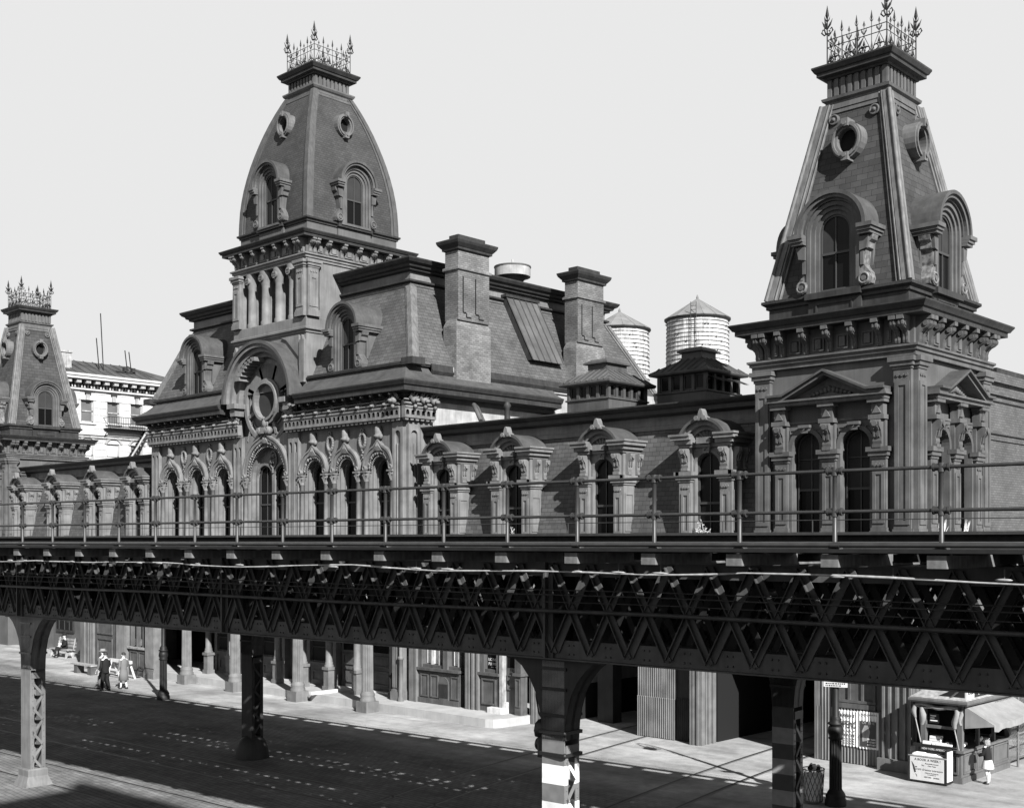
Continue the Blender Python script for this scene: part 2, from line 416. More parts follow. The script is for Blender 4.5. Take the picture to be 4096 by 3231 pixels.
def bracket(F, uc, n, w0, h, o, wd, k):
    b = MB(); poly = [(n + a, w0 + c) for a, c in scurve(h, o)]
    b.sprism(F, poly, uc - wd / 2, uc + wd / 2, k)
    b.box(F, uc - wd * .6, uc + wd * .6, n, n + o * 1.15, w0 + h + .002, w0 + h + .14, k)
    # grooves and eye
    for d in (-.26, .26):
        b.sprism(F, [(n + a * 1.0 + .018, w0 + c) for a, c in scurve(h, o)[1:-1]] + [(n + .05, w0 + h * .95), (n + .05, w0)], uc + d * wd - wd * .1, uc + d * wd + wd * .1, k)
    for sgn in (-1, 1):
        G = Fr(F.p(uc + sgn * wd / 2, 0, 0), F.N, (F.U[0] * sgn, F.U[1] * sgn))
        b.disc(G, n + o * .72, w0 + h * .83, .075, -.02, .035, k, 10)
    return b
# ------------------------------------------------------------------ ornaments
def dormer_hood(F, uc, n, sill, spring, hw, R, depth, k='ttrim', hoodk='hood', peel=False, shade=True):
    """round-hooded mansard dormer: jambs, stepped archivolt, barrel hood, consoles with scroll feet"""
    b = MB(); jk = k
    ri = hw
    # jamb / archivolt steps
    steps = [(hw, hw + .12, -.22, -.10), (hw + .12, hw + .24, -.30, -.03), (hw + .24, hw + .36, -depth, .04)]
    for a, c, n0, n1 in steps:
        b.band(F, archline(uc, a, sill, spring, 16), archline(uc, c, sill, spring, 16), n + n0, n + n1, jk)
    # cheeks running back into the roof
    for s in (-1, 1):
        u = uc + s * (hw + .36)
        b.box(F, min(u, u - s * .12), max(u, u - s * .12), n - depth, n - .31, sill, spring, jk)
    # barrel hood: roof skin + three stepped rims
    b.band(F, arc(uc, spring, hw + .37, 0, pi, 20), arc(uc, spring, R - .06, 0, pi, 20), n - depth, n + .10, hoodk)
    b.band(F, arc(uc, spring, R - .16, 0, pi, 20), arc(uc, spring, R - .01, 0, pi, 20), n - .1, n + .20, k)
    b.band(F, arc(uc, spring, R - .06, 0, pi, 20), arc(uc, spring, R + .05, 0, pi, 20), n - depth, n + .27, hoodk)
    # hood ends: stepped cornice blocks returning back to the slope
    for s in (-1, 1):
        for i, (o, w0, w1) in enumerate(((.10, -.12, -.004), (.05, -.21, -.124), (0, -.30, -.214))):
            u0, u1 = uc + s * (hw + .38), uc + s * (R + .17 + o)
            b.box(F, min(u0, u1), max(u0, u1), n - depth, n + .22 + o, spring + w0, spring + w1, k)
        ca, cb = sorted((uc + s * (hw + .361), uc + s * (hw + .60))); b.box(F, ca, cb, n - depth, n - .345, sill + .45, spring - .305, jk)
        # console: upper bracket, waisted leg, scroll foot (side silhouette)
        def U(a): return uc + s * (hw + .36 + a)
        pl = [(0, spring - .31), (.40, spring - .31), (.36, spring - .45), (.27, spring - .52), (.26, spring - .68), (.17, spring - .74),
              (.14, spring - 1.05), (.12, sill + .62), (.20, sill + .50), (.30, sill + .38), (.36, sill + .2), (.33, sill + .05), (.2, sill), (0, sill)]
        if s < 0: pl = pl[::-1]
        b.prism(F, [(U(a), w) for a, w in pl], n - .34, n + .0, 'peel' if peel else k)
        b.prism(F, [(U(a), w) for a, w in ([(.02, spring - .35), (.30, spring - .35), (.24, spring - .7), (.02, spring - .75)] if s > 0 else [(.02, spring - .75), (.24, spring - .7), (.30, spring - .35), (.02, spring - .35)])], n, n + .10, k)
        b.box(F, min(U(.03), U(.13)), max(U(.03), U(.13)), n, n + .06, sill + .6, spring - .76, k)
        b.disc(F, U(.15), sill + .2, .20, n - .02, n + .07, 'peel' if peel else k, 14)
        b.torus(F, U(.15), sill + .2, .15, .035, n + .075, 'peel' if peel else k, 14)
        b.disc(F, U(.15), sill + .2, .075, n + .06, n + .11, k, 10)
    b.box(F, uc - hw - .38, uc + hw + .38, n - .35, n + .05, sill - .10, sill - .003, k)
    pane(b, F, uc, hw, sill, spring, n - .2, shade=(sill + spring + hw) / 2 if shade else None)
    # back box so that one cannot look into an empty roof
    return b

def oculus(F, uc, n, wc, r, depth, k='peel'):
    b = MB()
    b.band(F, arc(uc, wc, r * .62, 0, 2 * pi, 22, r * .72), arc(uc, wc, r * .78, 0, 2 * pi, 22, r * .88), n - depth, n + .02, k)
    b.band(F, arc(uc, wc, r * .78, 0, 2 * pi, 22, r * .88), arc(uc, wc, r * .9, 0, 2 * pi, 22, r * 1.02), n - depth, n + .09, k)
    b.band(F, arc(uc, wc, r * .9, 0, 2 * pi, 22, r * 1.02), arc(uc, wc, r, 0, 2 * pi, 22, r * 1.12), n - depth, n + .03, k)
    b.face([F.p(u, n - .22, w) for u, w in arc(uc, wc, r * .64, 0, 2 * pi, 22, r * .74)[:-1]], 'inside')
    for s in (-1, 1):
        w = wc + s * r * 1.02
        b.box(F, uc - .11, uc + .11, n - .3, n + .16, w - .12, w + .12, k)
        b.disc(F, uc, w - s * .03, .065, n + .15, n + .2, k, 10)
    return b

def leafspear(b, x, y, z, h, r, k='iron'):
    """flat-ish spear head with lower leaves"""
    b.lathe((x, y), [(.004, z), (r * .55, z + h * .12), (r * .3, z + h * .22), (r, z + h * .42), (r * .55, z + h * .7), (.003, z + h)], k, 5)
    for i in range(4):
        a = i * pi / 2 + .5
        b.tube([(x, y, z + h * .05), (x + r * .9 * cos(a), y + r * .9 * sin(a), z + h * .2), (x + r * 1.5 * cos(a), y + r * 1.5 * sin(a), z + h * .42)], [r * .18, r * .3, .003], k, 4)

def cresting(cx, cy, a, z, hrail, hpost):
    """wrought-iron roof cresting round a square: rails, lattice, scrolls, spears, leafy corner finials"""
    b = MB(); r = .0145
    cs = [(-1, -1), (1, -1), (1, 1), (-1, 1)]
    for i in range(4):
        x0, y0 = cx + cs[i][0] * a, cy + cs[i][1] * a; x1, y1 = cx + cs[(i + 1) % 4][0] * a, cy + cs[(i + 1) % 4][1] * a
        def at(t, h): return (x0 + (x1 - x0) * t, y0 + (y1 - y0) * t, z + h)
        for h in (.10, hrail * .74, hrail): b.tube([at(0, h), at(1, h)], r, 'iron', 4)
        N = 4
        F = Fr((x0, y0, 0), ((x1 - x0) / (2 * a), (y1 - y0) / (2 * a)), ((y1 - y0) / (2 * a), -(x1 - x0) / (2 * a)))
        for j in range(N):
            t0, t1, tm = j / N, (j + 1) / N, (j + .5) / N
            if j: 
                b.tube([at(t0, 0), at(t0, hrail + .18)], r, 'iron', 4); p = at(t0, hrail + .12); leafspear(b, p[0], p[1], p[2], .38, .036)
            b.tube([at(t0, .12), at(tm, hrail * .74)], r * .75, 'iron', 4); b.tube([at(tm, hrail * .74), at(t1, .12)], r * .75, 'iron', 4)
            b.tube([at(tm, hrail * .74), at(tm, hrail + .08)], r * .8, 'iron', 4)
            p = at(tm, hrail + .06); leafspear(b, p[0], p[1], p[2], .18, .03)
            b.tube([at(tm, 0), at(tm, hrail * .45)], r * .8, 'iron', 4)
            p = at(tm, hrail * .30); leafspear(b, p[0], p[1], p[2], .26, .045)
            q = 2 * a / N
            for s in (-1, 1):
                b.torus(F, tm * 2 * a + s * q * .22, z + .22, .075, .017, 0, 'iron', 12, a0=-.5 * pi, a1=1.2 * pi if s > 0 else 1.2 * pi, n=4)
                b.tube([F.p(tm * 2 * a + s * q * .05, 0, z + hrail * .36), F.p(tm * 2 * a + s * q * .3, 0, z + .30), F.p(tm * 2 * a + s * q * .44, 0, z + .16)], r, 'iron', 4)
                b.tube([F.p(tm * 2 * a, 0, z + hrail * .78), F.p(tm * 2 * a + s * .07, 0, z + hrail * .92), F.p(tm * 2 * a + s * .09, 0, z + hrail + .02)], [.012, .028, .004], 'iron', 4)
        # corner post and finial
        b.tube([(x0, y0, z), (x0, y0, z + hpost)], .02, 'iron', 6)
        leafspear(b, x0, y0, z + hpost - .02, .55, .06)
        for k in range(4):
            an = k * pi / 2
            c_, s_ = cos(an), sin(an)
            zz = z + hpost - .28
            b.tube([(x0, y0, zz - .06), (x0 + .1 * c_, y0 + .1 * s_, zz - .1), (x0 + .19 * c_, y0 + .19 * s_, zz), (x0 + .15 * c_, y0 + .15 * s_, zz + .09), (x0 + .09 * c_, y0 + .09 * s_, zz + .05)], [.02, .022, .026, .022, .012], 'iron', 5)
            b.tube([(x0, y0, zz + .06), (x0 + .1 * c_, y0 + .1 * s_, zz + .2), (x0 + .18 * c_, y0 + .18 * s_, zz + .36)], [.02, .035, .004], 'iron', 4)
    return b

def pilaster(F, u0, u1, n, w0, w1, k, proj=.14, panelled=True, cap=True):
    b = MB(); c = .34 if cap else 0
    b.box(F, u0, u1, n, n + proj, w0 + .3, w1 - c, k)
    b.box(F, u0 - .05, u1 + .05, n, n + proj + .05, w0, w0 + .2, k); b.box(F, u0 - .025, u1 + .025, n, n + proj + .025, w0 + .203, w0 + .297, k)
    if panelled:
        m = (u1 - u0) * .22; panel(b, F, u0 + m * .35, u1 - m * .35, w0 + .42, w1 - c - .35, n + proj, k, .035, m)
        for i in range(3):
            uu = u0 + (u1 - u0) * (i + 1) / 4; b.disc(F, uu, w1 - c - .17, .05, n + proj, n + proj + .035, k, 8)
    if cap:
        for i, (o, a, d) in enumerate(((.03, .34, .26), (.08, .257, .14), (.13, .137, .003))):
            b.box(F, u0 - o, u1 + o, n, n + proj + o, w1 - a, w1 - d, k)
    return b

def console(F, uc, n, w1, h, o, wd, k):
    """scrolled window console with eye, grooves and pendant drop"""
    b = MB()
    poly = [(n + a, w1 - h + c) for a, c in [(0, 0), (o * .35, .0), (o * .42, h * .12), (o * .36, h * .3), (o * .5, h * .55), (o * .9, h * .72), (o, h * .9), (o * .9, h), (0, h)]]
    b.sprism(F, poly, uc - wd / 2, uc + wd / 2, k)
    for d in (-.25, .25):
        b.sprism(F, [(n + o * .4, w1 - h + h * .25), (n + o * .5 + .03, w1 - h + h * .3), (n + o * .62 + .02, w1 - h + h * .55), (n + o * .9 + .03, w1 - h + h * .7), (n + o * .8, w1 - h + h * .74)], uc + d * wd - wd * .09, uc + d * wd + wd * .09, k)
    b.disc(F, uc, w1 - h * .16, wd * .3, n + o * .9, n + o + .03, k, 10)
    b.box(F, uc - wd * .5, uc + wd * .5, n, n + o * .55, w1 - h - .10, w1 - h - .003, k)
    for i in (-1, 0, 1):
        p = F.p(uc + i * wd * .28, n + .05, w1 - h - .15 - (.07 if i == 0 else 0)); b.blob(p, wd * .15, k, 6, 4)
    return b

def keystone(F, uc, n, w0, w1, wd, k):
    b = MB()
    b.prism(F, [(uc - wd * .38, w0), (uc + wd * .38, w0), (uc + wd * .5, w1 - .09), (uc - wd * .5, w1 - .09)], n, n + .13, k)
    b.box(F, uc - wd * .62, uc + wd * .62, n, n + .19, w1 - .088, w1, k)
    b.prism(F, [(uc - wd * .18, w0 + .06), (uc + wd * .16, w0 + .2), (uc + wd * .1, w1 - .14), (uc - wd * .22, w1 - .2)], n + .131, n + .17, k)
    return b

def dormer_pediment(F, uc, n, k='trim', flip=1):
    """wing dormer: two panelled piers with consoles, arched sash, segmental barrel pediment and acroterion"""
    b = MB(); w0 = 6.35
    hw = .47; spring = 8.92; D = 1.25
    # wall behind with arched opening
    wall_arches(b, F, uc - .95, uc + .95, w0, 9.55, [(uc, hw + .06, w0 + .1, spring)], k, n, .28, k)
    for s in (-1, 1):
        b.face([F.p(uc + s * .95, n, w0), F.p(uc + s * .95, n - D, w0), F.p(uc + s * .95, n - D, 9.55), F.p(uc + s * .95, n, 9.55)], k)
        # piers
        a, c = sorted((uc + s * .57, uc + s * .95))
        p = pilaster(F, a, c, n, w0, 8.78, k, .16, True, True); b.add(p)
        # side pier seen on the flank, with scroll foot
        G = Fr(F.p(uc + s * .95, 0, 0), F.N, (F.U[0] * s, F.U[1] * s))
        b.box(G, n - .42, n + .16, 0.001, .07, w0, 8.44, k)
        panel(b, G, n - .36, n + .1, w0 + .5, 8.15, .07, k, .03, .05)
        for (o, z0, z1) in ((.04, 8.445, 8.52), (.09, 8.523, 8.64), (.13, 8.643, 8.775)): b.box(G, n - .45, n + .16 + o, .001, .07 + o, z0, z1, k)
        b.box(G, n - .9, n, .001, .05, 8.78, 9.55, k)
        sc = [(0, w0), (.48, w0), (.46, w0 + .22), (.3, w0 + .42), (.16, w0 + .58), (.1, w0 + .9), (0, w0 + 1.0)]
        b.prism(F, [(uc + s * (.99 + q), z) for q, z in (sc if s > 0 else sc[::-1])], n - .75, n - .3, k)
        b.disc(F, uc + s * 1.2, w0 + .22, .17, n - .32, n - .24, k, 14); b.torus(F, uc + s * 1.2, w0 + .22, .12, .03, n - .235, k, 12)
        # upper block + console front and flank
        b.box(F, min(uc + s * .55, uc + s * .97), max(uc + s * .55, uc + s * .97), n, n + .12, 8.781, 9.56, k)
        b.add(console(F, uc + s * .75, n + .12, 9.52, .62, .26, .26, k))
        b.add(console(G, n - .12, .05, 9.52, .62, .2, .24, k))
        b.add(console(G, n - .62, .05, 9.52, .62, .2, .24, k))
        # entablature end blocks returning to the slope
        for o, z0, z1 in ((.0, 9.56, 9.66), (.10, 9.663, 9.80), (.20, 9.803, 9.92), (.25, 9.923, 9.99)):
            a, c = sorted((uc + s * .46, uc + s * (1.02 + o)))
            b.box(F, a, c, n - D, n + .2 + o, z0, z1, k)
    # segmental barrel
    R = .96; wc = 9.49
    b.band(F, arc(uc, wc, R - .34, radians(29), radians(151), 16), arc(uc, wc, R - .2, radians(29), radians(151), 16), n - .25, n + .12, k)
    b.band(F, arc(uc, wc, R - .2, radians(29), radians(151), 16), arc(uc, wc, R - .04, radians(29), radians(151), 16), n - D, n + .26, k)
    b.band(F, arc(uc, wc, R - .04, radians(30), radians(150), 16), arc(uc, wc, R + .05, radians(30), radians(150), 16), n - D - .1, n + .40, 'hood')
    # tympanum shell with radiating ribs
    b.face([F.p(u, n - .02, w) for u, w in arc(uc, wc, R - .3, radians(0), radians(180), 14)], k)
    for i in range(9):
        a = pi * (i + .5) / 9
        b.tube([F.p(uc + .14 * cos(a), n + .03, 9.7 + .14 * sin(a)), F.p(uc + .5 * cos(a), n + .04, 9.7 + .46 * sin(a))], [.015, .04], k, 4)
    b.disc(F, uc, 9.7, .12, n - .02, n + .06, k, 10)
    # centre lintel with dentil + keystone
    b.box(F, uc - .26, uc + .26, n, n + .3, 9.663, 9.86, k); b.box(F, uc - .5, uc + .5, n, n + .08, 9.56, 9.66, k)
    b.add(keystone(F, uc, n, spring + hw - .02, 9.64, .3, k))
    # archivolt
    b.band(F, archline(uc, hw, w0 + .1, spring), archline(uc, hw + .1, w0 + .1, spring), n - .2, n + .03, k)
    # acroterion
    z = wc + R + .02
    b.prism(F, [(uc - .26, z - .08), (uc + .26, z - .08), (uc + .2, z + .03), (uc + .11, z + .08), (uc + .07, z + .22), (uc + .02, z + .30), (uc - .02, z + .30), (uc - .07, z + .22), (uc - .11, z + .08), (uc - .2, z + .03)], n + .18, n + .44, k)
    for s in (-1, 1): b.disc(F, uc + s * .15, z + .0, .08, n + .43, n + .48, k, 10)
    pane(b, F, uc, hw, w0 + .1, spring, n - .19, meet=7.75, shade=None)
    b.box(F, uc - .6, uc + .6, n, n + .12, w0 - .05, w0 + .1, k)
    return b

def ogee_window(F, uc, n, hw, sill, spring, apex, urn, k='trim', twin=False, seed=1):
    """arcade window: colonettes with leafy capitals, ogee hood with lace cusping, finial urn, deep reveal"""
    rnd = random.Random(seed); b = MB()
    R = hw
    # engaged piers inside the reveal
    for i, (a, n0, n1) in enumerate(((.0, -.56, -.16), (.0, -.56, -.36))):
        inn, out = archline(uc, R - .07 * (i + 1), sill, spring, 14), archline(uc, R - .07 * i, sill, spring, 14)
        b.band(F, inn, out, n + n0, n + n1, k)
    if not twin:
        pane(b, F, uc, R - .14, sill, spring, n - .52)
    else:
        r2 = (R - .2) / 2 - .03
        rl = r2 - .05; RR = R - .13; M = 64
        def lo(u):
            for s in (-1, 1):
                du = u - (uc + s * (r2 + .06))
                if abs(du) < rl: return spring + .05 + sqrt(rl * rl - du * du)
            return sill
        def hi(u): return spring + sqrt(max(RR * RR - (u - uc) ** 2, 0))
        us = sorted([uc - RR + 2 * RR * i / M for i in range(M + 1)] + [uc + s * (r2 + .06) + t * rl * .9999 for s in (-1, 1) for t in (-1, 1)] + [uc + s * (r2 + .06) + t * rl * 1.0001 for s in (-1, 1) for t in (-1, 1)])
        for a_, c_ in zip(us, us[1:]): b.face([F.p(a_, n - .4, lo(a_)), F.p(c_, n - .4, lo(c_)), F.p(c_, n - .4, max(hi(c_), lo(c_))), F.p(a_, n - .4, max(hi(a_), lo(a_)))], k)
        for s in (-1, 1):
            pane(b, F, uc + s * (r2 + .06), r2 - .05, sill, spring + .05, n - .52)
            b.band(F, archline(uc + s * (r2 + .06), r2 - .05, sill, spring + .05), archline(uc + s * (r2 + .06), r2 + .05, sill, spring + .05), n - .42, n - .33, k)
        # pierced drop with leafy cross between the lights
        b.torus(F, uc, spring + .88, .26, .05, n - .33, k, 16, R2=.38)
        for i in range(4):
            a = pi / 4 + i * pi / 2; p = F.p(uc + .13 * cos(a), n - .3, spring + .92 + .19 * sin(a)); b.blob(p, (.09, .09, .12), k)
        for q in (.3, .38, .46): b.blob(F.p(uc, n - .3, spring + q), .06, k)
    # colonettes
    for s in (-1, 1):
        cx = uc + s * (hw + .13); P = F.p(cx, n + .06, 0)
        b.lathe((P[0], P[1]), [(.14, sill), (.14, sill + .12), (.105, sill + .2), (.095, spring - .42), (.125, spring - .40), (.10, spring - .37), (.11, spring - .3), (.17, spring - .10), (.17, spring - .04)], k, 10)
        for i in range(6):
            a = i * pi / 3 + .3
            b.tube([(P[0] + .09 * cos(a), P[1] + .09 * sin(a), spring - .34), (P[0] + .13 * cos(a), P[1] + .13 * sin(a), spring - .2), (P[0] + .20 * cos(a), P[1] + .20 * sin(a), spring - .14)], [.03, .04, .025], k, 4)
        b.box(F, cx - .18, cx + .18, n - .1, n + .24, spring - .04, spring + .03, k)
        # scroll at the foot of the hood
        b.disc(F, uc + s * (hw + .14), spring + .14, .12, n, n + .2, k, 12); b.torus(F, uc + s * (hw + .14), spring + .14, .085, .03, n + .2, k, 12)
    # ogee hood band
    def og(r, top):
        pts = []
        for i in range(12):
            a = pi - (pi / 2 - .30) * i / 11; pts.append((uc + r * cos(a), spring + .12 + r * sin(a)))
        u1, w1 = pts[-1]; pts.append((uc - r * .13, (w1 + top) / 2 + .0)); pts.append((uc, top))
        return pts + [(2 * uc - u, w) for u, w in pts[-2::-1]]
    ri, ro = hw + .04, hw + .24
    b.band(F, og(ri, apex - .22), og(ro, apex), n - .02, n + .14, k)
    b.band(F, og(ro - .05, apex - .03), og(ro + .03, apex + .03), n - .02, n + .19, k)
    # cusped foliage along the intrados
    m = 19 if not twin else 35
    for i in range(m):
        a = pi * (i + .5) / m; e = .5 * (1 + rnd.random() * .4)
        rr = hw - .07
        p = F.p(uc + rr * cos(a) + rnd.uniform(-.02, .02), n + .08, spring + .12 + rr * sin(a) * (1.02) + rnd.uniform(-.02, .02)); q = .045 + .035 * rnd.random(); b.blob(p, (q, q * .8, q * rnd.uniform(.8, 1.4)), k, 5, 3); p = F.p(uc + (rr + .06) * cos(a + .09), n + .07, spring + .12 + (rr + .06) * sin(a + .09)); b.blob(p, .032 + .02 * rnd.random(), k, 5, 3)
        p = F.p(uc + (rr - .10) * cos(a + .04), n + .02, spring + .10 + (rr - .10) * sin(a + .04)); b.blob(p, .045, k, 5, 3)
    for i in range(-3, 4):
        b.tube([F.p(uc, n + .16, apex - .05), F.p(uc + i * .035, n + .18, apex - .26), F.p(uc + i * .085, n + .15, apex - .46)], [.02, .035, .012], k, 4)
    # urn / drum finial
    if not twin:
        h = urn - apex; P = F.p(uc, n + .10, 0)
        b.lathe((P[0], P[1]), [(.07, apex - .02), (.10, apex + .05), (.20, apex + .1), (.22, apex + h * .3), (.15, apex + h * .36), (.17, apex + h * .5), (.155, apex + h * .9), (.08, urn)], k, 10)
        for s in (-1, 1): b.blob(F.p(uc + s * .17, n + .12, apex + h * .22), (.1, .1, .12), k)
        b.torus(Fr((P[0], P[1], 0), (1, 0), (0, 1)), 0, apex + h * .62, .17, .012, 0, k, 10)
    else:
        # eagle on a drum between scroll shells
        b.box(F, uc - .16, uc + .16, n, n + .3, apex - .03, apex + .26, k)
        for s in (-1, 1):
            b.blob(F.p(uc + s * .32, n + .16, apex + .1), (.2, .2, .2), k, 8, 6); b.torus(F, uc + s * .34, apex + .1, .12, .035, n + .3, k, 12)
        b.blob(F.p(uc, n + .16, apex + .45), (.13, .13, .2), k, 8, 6); b.blob(F.p(uc - .02, n + .2, apex + .68), (.08, .08, .09), k, 7, 5)
        b.tube([F.p(uc - .02, n + .25, apex + .68), F.p(uc - .03, n + .36, apex + .64)], [.03, .004], k, 4)
        for s in (-1, 1):
            b.tube([F.p(uc + s * .06, n + .14, apex + .58), F.p(uc + s * .16, n + .12, apex + .5), F.p(uc + s * .14, n + .1, apex + .28)], [.05, .07, .02], k, 5)
    return b

def wreath(F, uc, n, wc, k='trim'):
    b = MB(); rnd = random.Random(int(uc * 10))
    for i in range(18):
        a = 2 * pi * i / 18
        b.blob(F.p(uc + .19 * cos(a), n + .06, wc + .30 * sin(a)), (.075, .075, .085 + .02 * rnd.random()), k, 5, 3)
    b.torus(F, uc, wc + .42, .08, .035, n + .08, k, 10)
    for q in range(4): b.blob(F.p(uc + (.03 if q % 2 else -.03), n + .06, wc - .40 - q * .11), (.07 - .008 * q,) * 3, k, 5, 3)
    return b

def pediment_window(F, uc, n, k='ttrim'):
    """pair of arched windows between panelled piers under a low triangular pediment"""
    b = MB(); w0 = 6.6; sp = 9.3; hw = .46; P = .80
    wall_arches(b, F, uc - 1.62, uc + 1.62, w0, 10.02, [(uc - P, hw + .06, w0, sp), (uc + P, hw + .06, w0, sp)], k, n + .06, .40, k)
    for s in (-1, 1):
        b.face([F.p(uc + s * 1.62, n + .06, w0), F.p(uc + s * 1.62, n, w0), F.p(uc + s * 1.62, n, 10.02), F.p(uc + s * 1.62, n + .06, 10.02)], k)
    b.face([F.p(uc - 1.62, n, 10.02), F.p(uc + 1.62, n, 10.02), F.p(uc + 1.62, n + .06, 10.02), F.p(uc - 1.62, n + .06, 10.02)], k)
    for q in (-1, 0, 1):
        c = uc + q * 2 * P * .985; h = .27
        b.add(pilaster(F, c - h * .8, c + h * .8, n + .06, w0, 9.2, k, .14))
        b.box(F, c - .2, c + .2, n + .06, n + .2, 9.203, 9.97, k)
        b.add(console(F, c, n + .2, 9.95, .68, .27, .27, k))
        b.box(F, c - .24, c + .24, n + .06, n + .38, 9.973, 10.10, k); b.box(F, c - .18, c + .18, n + .06, n + .30, 10.103, 10.45, k)
        b.prism(F, [(c - .13, 10.15), (c + .13, 10.15), (c, 10.38)], n + .301, n + .36, k); b.box(F, c - .26, c + .26, n + .06, n + .42, 10.453, 10.55, k)
    for s in (-1, 1):
        c = uc + s * P
        b.band(F, archline(c, hw, w0, sp), archline(c, hw + .13, w0, sp), n - .12, n + .12, k)
        b.add(keystone(F, c, n + .06, sp + hw - .03, 9.97, .3, k))
        pane(b, F, c, hw, w0, sp, n - .30, meet=8.05, shade=8.09, mull=True)
        b.box(F, c - hw, c + hw, n - .28, n - .25, 8.95, 8.98, 'sash')
        for t in (-1, 1): panel(b, F, min(c + t * .3, c + t * .55), max(c + t * .3, c + t * .55), 9.62, 9.86, n + .062, k, .03, .03)
    b.box(F, uc - 1.7, uc + 1.7, n, n + .11, 10.023, 10.09, k)
    # entablature and raking cornice
    hwid = 1.92
    b.box(F, uc - hwid + .06, uc + hwid - .06, n, n + .44, 10.553, 10.66, k); b.box(F, uc - hwid - .02, uc + hwid + .02, n, n + .52, 10.663, 10.72, k)
    apex = 11.36; base = 10.72
    def rk(o0, o1, n1, kk):
        x = hwid - .02
        for s in (-1, 1):
            pl = [(uc + s * (x - .0), base + o0), (uc + s * x, base + o1), (uc + s * (x - .55), base + o1), (uc, apex + o1), (uc, apex + o0 - .0), (uc + s * (x - .55), base + o0)]
            b.prism(F, pl if s < 0 else pl[::-1], n, n1, kk)
    rk(.003, .10, n + .50, k); rk(.103, .17, n + .60, 'hood')
    b.prism(F, [(uc - 1.35, base + .002), (uc + 1.35, base + .002), (uc, apex - .02)], n, n + .10, k)
    for i in range(-5, 6):
        b.blob(F.p(uc + i * .13, n + .13, base + .1 + .035 * (5 - abs(i))), (.08, .08, .05 + .03 * (5 - abs(i)) / 5 * 2), k, 5, 3)
    b.box(F, uc - 1.7, uc + 1.7, n + .002, n + .2, w0 - .12, w0 - .002, k)
    return b
# ------------------------------------------------------------------ the terminal building
TERM = empty('terminal_building', (-46, 31.7, 0),
             'long dark Victorian terminal with domed centre tower, spired corner towers and mansard wings', 'building')
def part(name, mb, parent=TERM): return build(mb, name, parent)

def cornice_top(rect, z, h, out, k, mb):
    mb.ring([(0, z), (out * .2, z + .002), (out * .2, z + h * .18), (out * .75, z + h * .22), (out * .75, z + h * .52), (out * .86, z + h * .56), (out * .86, z + h * .66), (out, z + h * .9), (out, z + h), (-.2, z + h + .02)], rect, k)

def bracket_row(parent, F, u0, u1, n, z, h, o, wd, m, k, name='bracket', dbl=True):
    us = [u0 + (u1 - u0) * i / (m - 1) for i in range(m)]
    if dbl: us = [us[0], us[0] + .24] + us[1:-1] + [us[-1] - .24, us[-1]]
    for u in us: build(bracket(F, u, n, z, h, o, wd, k), name, parent)
    for a, c in zip(us, us[1:]):
        if c - a > .45:
            b = MB()
            m_ = (a + c) / 2; q = (c - a) / 2 - .2
            panel(b, F, m_ - q, m_ + q, z + .06, z + h * .78, n + .002, k, .05, .05)
            b.prism(F, [(m_ - q * .5, z + .12), (m_ + q * .5, z + .12), (m_ + q * .5, z + h * .66), (m_ - q * .5, z + h * .66)], n + .001, n + .09, k)
            build(b, 'frieze_panel', parent)

